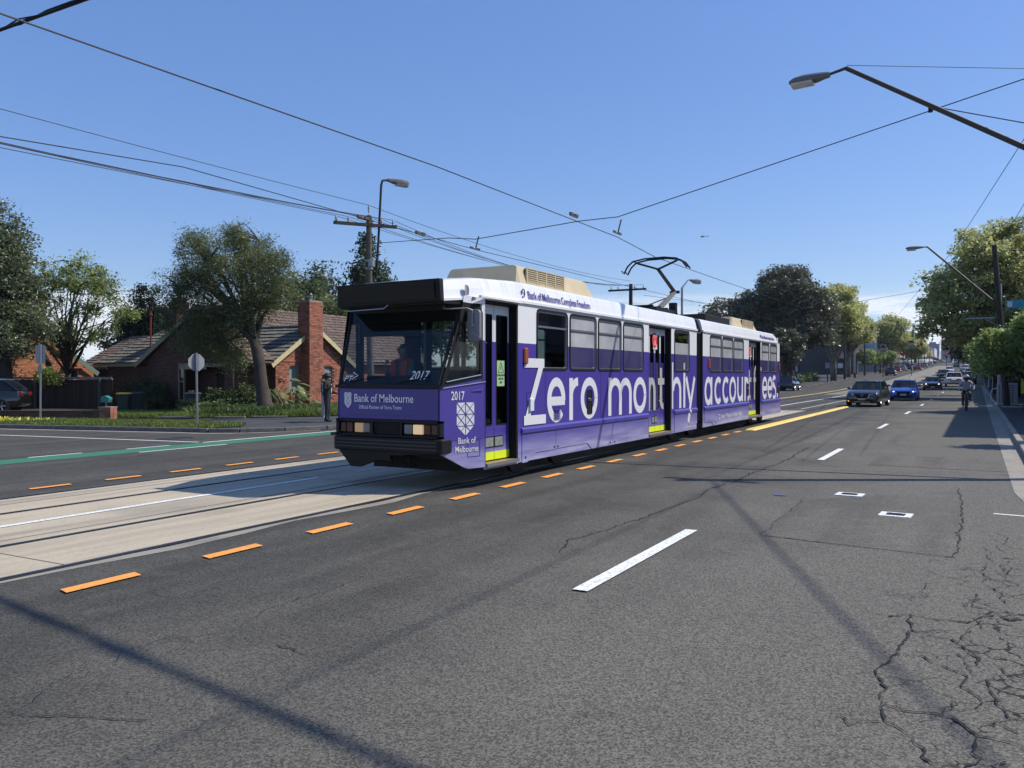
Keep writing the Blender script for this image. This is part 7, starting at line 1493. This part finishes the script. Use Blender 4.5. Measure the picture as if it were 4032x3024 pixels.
for s in (-1, 1):
    q = MB(); q.loft([[(s*.05, -.17, 1.02), (s*.19, -.15, 1.02), (s*.20, -.12, 1.42), (s*.08, -.13, 1.44)], [(s*.05, -.155, 1.02), (s*.19, -.13, 1.02), (s*.20, -.0, 1.47), (s*.08, -.02, 1.48)]]); q.build('safety_vest', mat('orange_vest', (.95, .13, .02), .7), dr)
q = MB(); q.box(-.22, .22, .17, .25, .85, 1.4); q.box(-.22, .22, -.2, .2, .75, .84); ds = q.build('driver_seat', M_DARK, None); ds.parent = tram; ds.location = (-8.66-TC, 11.60-10.45, .62)
# cyclist
cy = thing('bicycle', 'dark bicycle ridden towards us beside the right kerb', 'bicycle', (-.46, 47.9, 0), R(4))
for y in (-.52, .52):
    wq = empty_part('wheel', cy, (0, y, .34)); q = MB(); q.tube([(0, .325*math.cos(R(a)), .325*math.sin(R(a))) for a in range(0, 361, 15)], .02, 6); q.build('tyre', M_TYRE, wq)
    q = MB()
    for a in range(0, 360, 30): q.tube([(0, 0, 0), (0, .31*math.cos(R(a)), .31*math.sin(R(a)))], .003, 3)
    q.build('spokes', M_GREY, wq)
q = MB()
for a, b, r_ in (((0, .52, .34), (0, .1, .30), .012), ((0, .52, .34), (0, .22, .82), .012), ((0, .1, .30), (0, .24, .92), .018), ((0, .1, .30), (0, -.34, .72), .02), ((0, .22, .80), (0, -.36, .84), .018), ((0, -.36, .92), (0, -.33, .70), .02)): q.tube([a, b], r_, 6)
q.build('frame', M_BLACK, cy)
for s in (-1, 1): q = MB(); q.tube([(s*.05, -.52, .34), (s*.04, -.36, .70)], .014, 6); q.build('fork', M_BLACK, cy)
q = MB(); q.tube([(-.30, -.30, 1.02), (-.1, -.38, 1.03), (0, -.38, .98), (.1, -.38, 1.03), (.30, -.30, 1.02)], .014, 6); q.build('handlebar', M_BLACK, cy)
q = MB(); q.loft([[(-.07, .34, .92), (.07, .34, .92), (.07, .34, .97), (-.07, .34, .97)], [(-.02, .06, .93), (.02, .06, .93), (.02, .06, .96), (-.02, .06, .96)]]); q.build('saddle', M_DARK, cy)
q = MB(); q.tube([(-.10, .1, .30), (.10, .1, .30)], .04, 8); q.tube([(.1, .1, .3), (.1, .02, .44)], .012, 5); q.tube([(-.1, .1, .3), (-.1, .18, .16)], .012, 5); q.build('cranks', M_GREY, cy)
q = MB(); q.lathe([(0, -.02), (.03, -.015), (.03, .02)], (0, -.42, .95), 'y', 8); q.build('front_lamp', M_WHITEP, cy)
m_, sg_ = cloth(mat('grey_check_shirt', (.50, .50, .58), .85), mat('cyclist_trousers', (.045, .042, .045), .85), M_WSH, M_SK1)
Jc = stdJ(1.76, bulk=1.25); 
for k, v in dict(pelvis=(0, .22, 1.02), waist=(0, .14, 1.16), chest=(0, .02, 1.36), neck=(0, -.08, 1.52), head0=(0, -.12, 1.59), head=(0, -.14, 1.68), crown=(0, -.13, 1.74), shL=(-.19, 0, 1.46), shR=(.19, 0, 1.46), elL=(-.33, -.10, 1.22), elR=(.33, -.10, 1.22), wrL=(-.30, -.28, 1.06), wrR=(.30, -.28, 1.06), haL=(-.30, -.33, 1.04), haR=(.30, -.33, 1.04), hipL=(-.10, .20, .98), hipR=(.10, .20, .98), knL=(-.15, -.14, .72), knR=(.15, -.18, .86), anL=(-.14, .16, .26), anR=(.14, .0, .52), heL=(-.14, .20, .22), heR=(.14, .05, .48), toL=(-.15, .0, .18), toR=(.15, -.14, .44)).items(): Jc[k] = (*v, *Jc[k][3:])
rd = figure('person', 'cyclist in grey shirt and white helmet riding towards us by the right kerb', (-.46, 47.9, 0), R(4), Jc, EB, m_, sg_)
face(rd, 1.75, M_HAIR, 1.69, True, -.125); hand(rd, (-.30, -.33, 1.05), (0, -1, -.2), M_SK1, 1.1); hand(rd, (.30, -.33, 1.05), (0, -1, -.2), M_SK1, 1.1)
q = MB(); q.lathe([(0, .15), (.06, .14), (.11, .09), (.128, .02), (.115, .0)], (0, -.12, 1.70), 'z', 14); hm = q.build('helmet', M_WHITEP, rd, smooth=True)
# pedestrians on the left footpath
for i, (x, y, top, leg, lb_) in enumerate(((-21.5, 152, 'lime', 'j', 'pedestrian in a yellow-green top beside the tree trunks'), (-22.0, 168, 'b', 'j', 'pedestrian in dark clothes with a pale bag strap near the shop corner'), (-20.3, 205, 'b', 'j', 'dark-clad pedestrian standing between the lollipop trees'), (-21.6, 100, 'j', 'j', 'figure in shadow beside the hedge and tram pole'))):
    tp = mat('lime_top', (.35, .42, .05), .8) if top == 'lime' else M_JK; m_, sg_ = cloth(tp, M_JEAN, M_BLACK, M_SK1); z = rz(y)+.11
    figure('person', lb_, (x, y, z), R(20+i*40), stdJ(1.74, legsep=.12), EB, m_, sg_, 'pedestrians on the left footpath')
m_, sg_ = cloth(M_JK, M_JEAN, M_BLACK, M_SK1); figure('person', 'tiny dark figure standing in the road beside the parked cars on the right', (-1.9, 136, rz(136)), 0, stdJ(1.75), EB, m_, sg_)

# ---------------------------------------------------------------- shops and far buildings
M_BR2 = mat('shop_brick_brown', (.20, .11, .08), .9, noise=.5, nscale=1); M_CRW = mat('cream_render', (.52, .48, .40), .8, noise=.3, nscale=.5); M_WHB = mat('white_render', (.66, .67, .70), .8, noise=.2, nscale=.4); M_GLS = mat('shop_glass', (.03, .035, .04), .08, spec=.8); M_AWN = mat('awning_grey', (.12, .12, .13), .7); M_BLT = mat('haze_blue_tower', (.11, .15, .25), .9, spec=.1); M_TIN = mat('tin_roof', (.30, .31, .32), .5)  # tower colour carries the blue of distance haze
cols = {'cream': M_CRW, 'white': M_WHB, 'brown': M_BR2, 'dark': M_WALLG, 'brick': mat('shop_brick_red', (.26, .12, .08), .9, noise=.4, nscale=1), 'grey': mat('grey_render', (.28, .28, .29), .8, noise=.3, nscale=.5)}
def shop(side, y0, y1, h_, col, label, depth=14, awn=True, parapet=.6, nwin=None, sign=None, lam=-25., up=True):
    s = 1 if side == 'R' else -1; x0 = (4.6 if side == 'R' else lam)+rx((y0+y1)/2); z = rz((y0+y1)/2)-.3; x1 = x0+s*depth
    t = thing('shop_building', label, 'building', (x0, y0, z), 0, 'shops along the avenue')
    A = lambda q, a, b, c, d, e, f: q.box(min(x0+s*a, x0+s*b), max(x0+s*a, x0+s*b), c, d, z+e, z+f)
    q = MB(); A(q, 0, depth, y0, y1-.05, 3.6, h_); A(q, .15, depth, y0, y1-.05, 0, 3.6); q.build('wall', cols[col], t, world=True)
    q = MB(); A(q, -.12, .3, y0, y1-.05, h_, h_+.18); A(q, 0, .25, y0+.1, y1-.15, h_+.18, h_+parapet); q.build('parapet', cols[col], t, world=True)
    n = nwin or max(1, int((y1-y0)/2.6)); w_ = (y1-y0)/n
    for k in range(n):
        c_ = y0+w_*(k+.5)
        if up:
            q = MB(); A(q, -.06, .0, c_-.6, c_+.6, 4.6, 6.3); A(q, -.10, -.06, c_-.7, c_+.7, 4.5, 4.6); wv = q.build('window', M_WHITEP, t, world=True); q = MB(); A(q, -.075, -.062, c_-.5, c_-.03, 4.72, 6.2); A(q, -.075, -.062, c_+.03, c_+.5, 4.72, 6.2); q.build('pane', M_GLS, wv, world=True)
        q = MB(); A(q, .08, .15, c_-w_/2+.2, c_+w_/2-.2, .5, 2.8); q.build('shop_window', M_GLS, t, world=True)
    if awn: q = MB(); A(q, -2.4, 0, y0+.05, y1-.1, 3.05, 3.35); q.build('awning', M_AWN, t, world=True)
    # side wall windows facing the camera
    q = MB(); 
    if sign:
        for (a, b, e, f, mm) in sign: qq = MB(); qq.box(min(x0+s*a, x0+s*b), max(x0+s*a, x0+s*b), y0-.06, y0-.01, z+e, z+f); qq.build('sign_panel', mm, t, world=True)
    return t
random.seed(3)
# off-frame right-hand shop whose shadow lies over the kerb
shop('R', 31.3, 57.2, 7.5, 'grey', 'long grey two-storey shop on the right, outside the picture but shading the kerb')
shop('R', 59.5, 63, 6.4, 'brick', 'narrow brick shop beside the big plane tree on the right', depth=12)
y = 64.
k = 0
for h_, c_, w_, adj in ((6.5, 'cream', 14, 'cream shop behind the big plane tree'), (7.5, 'brick', 16, 'brick shop with awning behind the big plane tree'), (8, 'grey', 18, 'grey shop behind the shaded right-hand trees'), (7, 'cream', 20, 'cream shop behind the shaded right-hand trees'), (9, 'brown', 26, 'brown shop far along the right side'), (8, 'white', 30, 'white shop far along the right side')):
    shop('R', y, y+w_, h_, c_, adj); y += w_
M_SRED = mat('sign_red', (.70, .07, .05), .6); M_SORG = mat('sign_orange_red', (.55, .09, .03), .6); M_SNAV = mat('sign_navy', (.015, .02, .10), .5)
b1 = shop('L', 190, 222, 8.2, 'dark', 'dark grey showroom with white rooftop sign behind the plane trees', lam=-24.2, awn=False, up=False)
q = MB(); q.box(-29.0, -24.4, 189.8, 189.95, rz(190)+6.2, rz(190)+8.0); sb = q.build('rooftop_sign', M_WHITEP, b1, world=True); text('GEO', (-28.6-b1.location.x, 189.75-b1.location.y, rz(190)+6.5-b1.location.z), 1.7, M_BLACK, b1, facing='y')
q = MB(); q.box(-25.2, -22.4, 126, 126.15, rz(126)+1.4, rz(126)+2.5); nb_ = tag(q.build('shop_sign', M_SNAV), 'navy sign board with white letters low among the tree trunks', 'sign'); tx = text('works', (0, 0, 0), .75, M_WHITEP, None, facing='y'); tx.parent = nb_; tx.location = (-24.9, 125.95, rz(126)+1.6)
for x in (-25.0, -22.6): q = MB(); q.tube([(x, 126.2, rz(126)), (x, 126.2, rz(126)+2.5)], .06, 6); q.build('post', M_GREY, nb_)
b2 = thing('billboard_wall', 'dark shopfront with red poster case at the corner left of the lollipop trees', 'building', (-24, 187, rz(187)))
q = MB(); q.box(-3.5, 1.4, 0, 8, 0, 5.2); q.build('wall', M_WALLG, b2); q = MB(); q.box(-2.2, .2, -.15, 0, 3.5, 4.9); q.build('poster', M_SRED, b2); q = MB(); q.box(-1.7, -.2, -.18, -.15, 3.6, 4.7); q.build('poster_print', M_CRW, b2); q = MB(); q.box(-1.9, -.3, -.1, 0, .9, 3.3); q.build('window', M_GLS, b2); q = MB(); q.box(-1.7, -.7, -.14, -.1, 1.5, 2.5); q.build('white_notice', M_WHITEP, b2); q = MB(); q.box(0, .4, -.1, 0, .3, 3.4); q.build('white_post', M_WHITEP, b2)
q = MB(); q.box(-21.9, -20.3, 190.9, 191.1, rz(191)+3.4, rz(191)+5.4); rs = tag(q.build('shop_sign', M_SRED), 'bright red sign on a white post left of the lollipop trees', 'sign'); q = MB(); q.box(-20.9, -20.0, 190.8, 190.88, rz(191)+3.5, rz(191)+4.8); q.build('white_panel', M_CRW, rs); q = MB(); q.tube([(-21.0, 191, rz(191)), (-21.0, 191, rz(191)+3.6)], .12, 6); q.build('post', M_WHITEP, rs)
b3_ = shop('L', 226, 262, 10.5, 'white', 'white corner building with red band and blue lettering behind the lollipop trees', lam=-21.5, depth=20, sign=[(.5, 7, 7.3, 9.3, M_SORG), (.5, 9, 4.9, 7.0, mat('pale_blue_panel', (.42, .50, .62), .7)), (0.3, 4, 9.8, 10.6, M_SORG)])
text('PHONIC', (-7.6, -.12, 5.4), 1.45, mat('navy_letters', (.02, .04, .16), .5), b3_, facing='y')
names = ['first', 'second', 'third', 'fourth', 'fifth', 'sixth', 'seventh', 'eighth', 'ninth', 'tenth', 'eleventh', 'twelfth']
y = 264; cs_ = ['brown', 'cream', 'brick', 'white', 'grey', 'cream', 'brick', 'white', 'cream', 'brown', 'grey', 'white']
for k in range(12):
    w_ = 15+k*3.5; shop('L', y, y+w_, random.uniform(7, 10), cs_[k], f'{cs_[k]} shop, {names[k]} beyond the white corner building on the left', lam=-22.5, nwin=3); y += w_
y = 190
for k in range(8):
    w_ = 26+k*8; shop('R', y, y+w_, random.uniform(7, 10), cs_[k+3], f'{cs_[k+3]} shop, {names[k]} in the far row on the right', nwin=3); y += w_
# towers on the horizon, bluish distance haze painted into their colour
for i, (x, y, w_, d_, h_, m) in enumerate(((-88, 900, 9, 12, 50, M_BLT), (-52, 1250, 16, 20, 44, M_BLT), (-36, 1290, 14, 20, 50, M_BLT), (-22, 1300, 12, 20, 41, M_BLT), (-8, 1320, 15, 20, 46, M_BLT), (-66, 1270, 12, 20, 40, M_BLT))):
    t = thing('tower', ['lone blue-grey tower left of the round plane tree', 'second tower from the left of the distant cluster', 'tallest middle tower of the distant cluster', 'slim tower right of the tallest in the distant cluster', 'rightmost wide tower of the distant cluster', 'leftmost low tower of the distant cluster'][i], 'tower', (x, y, 20), 0, 'blue-grey towers on the horizon')
    q = MB(); q.box(-w_/2, w_/2, -d_/2, d_/2, -15, h_-20); q.box(-w_/4, w_/4, -d_/4, d_/4, h_-20, h_-17.5); q.build('wall', m, t)
    for k in range(int((h_-26)/4)): q = MB(); q.box(-w_/2+.6, w_/2-.6, -d_/2-.15, -d_/2-.02, -6+k*4+1, -6+k*4+2.6); q.build('window_band', mat('tower_glass', (.09, .12, .2), .3), t)
# street furniture far off: traffic lights, signs, white box by the right kerb
def tlight(label, x, y, h_=3.6):
    z = rz(y); t = thing('traffic_light', label, 'traffic light', (x+rx(y), y, z), 0, 'traffic lights showing red')
    q = MB(); q.tube([(0, 0, 0), (0, 0, h_)], .06, 8); q.build('pole', M_DKGREY, t); q = MB(); q.box(-.28, .28, -.12, .06, h_-.3, h_+.95); q.build('housing', M_BLACK, t)
    for k, m in enumerate((mat('dead_green', (.02, .05, .03), .4), mat('dead_amber', (.08, .05, .01), .4), mat('lit_red', (.8, .02, .02), .3, emit=(1, .02, .02, 2)))): q = MB(); q.lathe([(0, -.02), (.12, -.015), (.13, .02)], (0, -.13, h_-.08+.33*k), 'y', 12); q.build('lamp', m, t)
tlight('red traffic light highest above the parked row', -13.2, 262, 7.2); tlight('red traffic light low over the left parked row', -18.2, 262, 4.4); tlight('red traffic light nearest the middle of the road', -6.9, 262, 3.6)
for lb_, x, y, z0, w_, h_ in (('square grey sign panel hanging at the round plane tree', -11.0, 180, 5.6, 1.0, 1.2), ('pale lane sign at the left of the round plane tree', -15.2, 170, 4.6, 1.1, 1.5)):
    z = rz(y); t = thing('lane_sign', lb_, 'sign', (x+rx(y), y, z), 0, 'signs hung over the avenue'); q = MB(); q.box(-w_/2, w_/2, -.05, 0, z0, z0+h_); q.build('panel', mat('sign_back', (.42, .42, .42), .5), t); q = MB(); q.tube([(0, 0, 0), (0, 0, z0+.3)], .06, 6); q.build('post', M_DKGREY, t)
    if 'lane' in lb_: text('LANE', (-w_/2+.08, -.07, z0+.15), .42, M_BLACK, t, facing='y'); q = MB(); q.box(-.45, .45, -.07, -.05, z0+.9, z0+1.15); q.box(-.25, .25, -.07, -.05, z0+1.15, z0+1.35); q.build('car_mark', M_BLACK, t)
t = thing('parking_sign', 'small pale sign on a dark post at the left kerb before the plane trees', 'sign', (-19.0, 128, rz(128))); q = MB(); q.tube([(0, 0, 0), (0, 0, 2.9)], .1, 6); q.build('post', M_DKGREY, t); q = MB(); q.box(-.3, .3, -.14, -.1, 2.2, 3.0); q.build('panel', mat('sign_back', (.42, .42, .42), .5), t)
t = thing('tram_stop_pole', 'white-sleeved dark-footed pole at the kerb left of the dark grey car', 'pole', (-18.9, 158, rz(158))); q = MB(); q.tube([(0, 0, .9), (0, 0, 4.2)], .17, 8); q.build('pole', M_GREY, t); q = MB(); q.tube([(0, 0, 0), (0, 0, .9)], .2, 8); q.build('foot', M_BLACK, t)
ORD = ['first', 'second', 'third', 'fourth', 'fifth', 'sixth', 'seventh', 'eighth', 'ninth', 'tenth', 'eleventh', 'twelfth', 'thirteenth', 'fourteenth', 'fifteenth', 'sixteenth']
for i in range(16):
    for sd, x in (('left', -18.9), ('right', 1.35)):
        y = (146 if sd == 'left' else 150)+i*27+i*i*1.5
        if y > 700: continue
        o = bpy.data.objects.new('tram_pole', POLE) if 'POLE' in globals() else None
        if o is None:
            q = MB(); q.tube([(0, 0, 0), (0, 0, 8.2)], [.17, .12], 7); q.tube([(0, 0, 0), (0, 0, 1)], .2, 7); q.box(-.5, .5, -.05, .05, 7.2, 7.3); o = q.build('tram_pole', M_TIMBERD); POLE = o.data
        else: COL.objects.link(o)
        o.location = (x+rx(y), y, rz(y)); tag(o, f'{ORD[i]} pole from the near end of the distant row on the {sd} kerb', 'pole', f'poles along the {sd} kerb far away')
random.seed(11)
for i in range(14):
    sd = i % 2; y = 345+i*22; car(f"{ORD[i//2]} of the tiny vehicles parked farthest up the {'right' if sd else 'left'} side of the avenue", ((-.9 if sd else -15.9)+rx(y), y, rz(y)), 0 if sd else R(180), random.choice([P_BLK, P_SIL, P_WHT, P_NAVY, P_RED, P_WHT]), random.choice(['suv', 'hatch', 'sedan']), grp=f"tiny vehicles parked far up on the {'right' if sd else 'left'}", detail=False)
# perforated white locker beside the dark pole on the right footpath
bx = thing('perforated_locker', 'white perforated metal bin enclosure behind the dark pole on the right footpath', 'bin enclosure', (1.5, 54.2, .13))
holes = [(.12+.13*i, .22+.13*i, .12+.125*j, .20+.125*j) for i in range(0) for j in range(0)]
q = MB(); q.box(-.5, .5, -.3, .3, .0, 1.25); q.build('body', mat('locker_white', (.45, .46, .48), .5), bx, bevel=.02)
pcs = []
for s in (-.38, .12):
    for i in range(2):
        for j in range(8): pcs.append(((1.5+s+.13*i, 54.2-.302, .35+.125*j), (.06, .008, .06), None))
pieces(pcs, 'hole', M_BLACK, bx, 300)
q = MB(); q.tube([(-.5, -.2, .95), (-.72, -.2, .9), (-.82, -.2, .6), (-.72, -.2, .25), (-.5, -.2, .15)], .03, 6); q.build('hoop', M_WHITEP, bx)
t = thing('yellow_banner', 'tall yellow banner at the right edge behind the locker', 'banner', (2.3, 58, .12)); q = MB(); q.tube([(0, 0, 0), (0, 0, 2.3)], .02, 6); q.build('post', M_BLACK, t); q = MB(); q.prism([(-.02, .6), (.25, .6), (.25, 2.0), (.1, 2.2), (-.02, 2.2)], 'y', -.01, .01); q.build('flag', mat('yellow_banner', (.7, .72, .05), .7), t)
t = thing('shop_sign', 'teal shop sign board between the trees at the right edge', 'sign', (4.0, 68, 6.5)); q = MB(); q.box(-2.2, .6, -.1, .1, 0, .6); q.build('panel', mat('teal_sign', (.01, .28, .34), .5), t); q = MB(); q.box(-2.15, -1.85, -.13, -.1, .1, .5); q.build('pale_patch', M_WHITEP, t)
# cyclepath separator bags / kerb ramp light slab on the right
q = MB(); q.box(1.15, 2.6, 50.5, 52.5, .126, .14); q.build('crossing_slab', M_CONC2, kind='structure')
q = MB(); q.box(1.3, 1.44, 17.2, 18.9, .12, .5); 
t = thing('wheel_stop', 'black rubber edging along the kerb at the far right', 'edging', (1.18, 18.6, .13)); q = MB(); q.loft([[(-.10, y, 0), (-.09, y, h_), (.09, y, h_), (.10, y, 0)] for y, h_ in ((-1.5, .10), (-1.3, .17), (1.5, .17), (1.7, .10))]); q.build('edging', M_DARK, t)

# ---------------------------------------------------------------- light haze over the avenue
hz = bpy.data.materials.new('haze'); hz.use_nodes = True; hz.node_tree.nodes.clear(); pv = hz.node_tree.nodes.new('ShaderNodeVolumePrincipled'); ho_ = hz.node_tree.nodes.new('ShaderNodeOutputMaterial')
pv.inputs['Color'].default_value = (.80, .88, 1.0, 1); pv.inputs['Density'].default_value = .00013; pv.inputs['Anisotropy'].default_value = .2
hz.node_tree.links.new(pv.outputs[0], ho_.inputs['Volume'])
q = MB(); q.box(-1600, 1600, -310, 1650, -1.5, 175); o = q.build('haze', hz, kind='stuff'); o['label'] = 'pale haze'
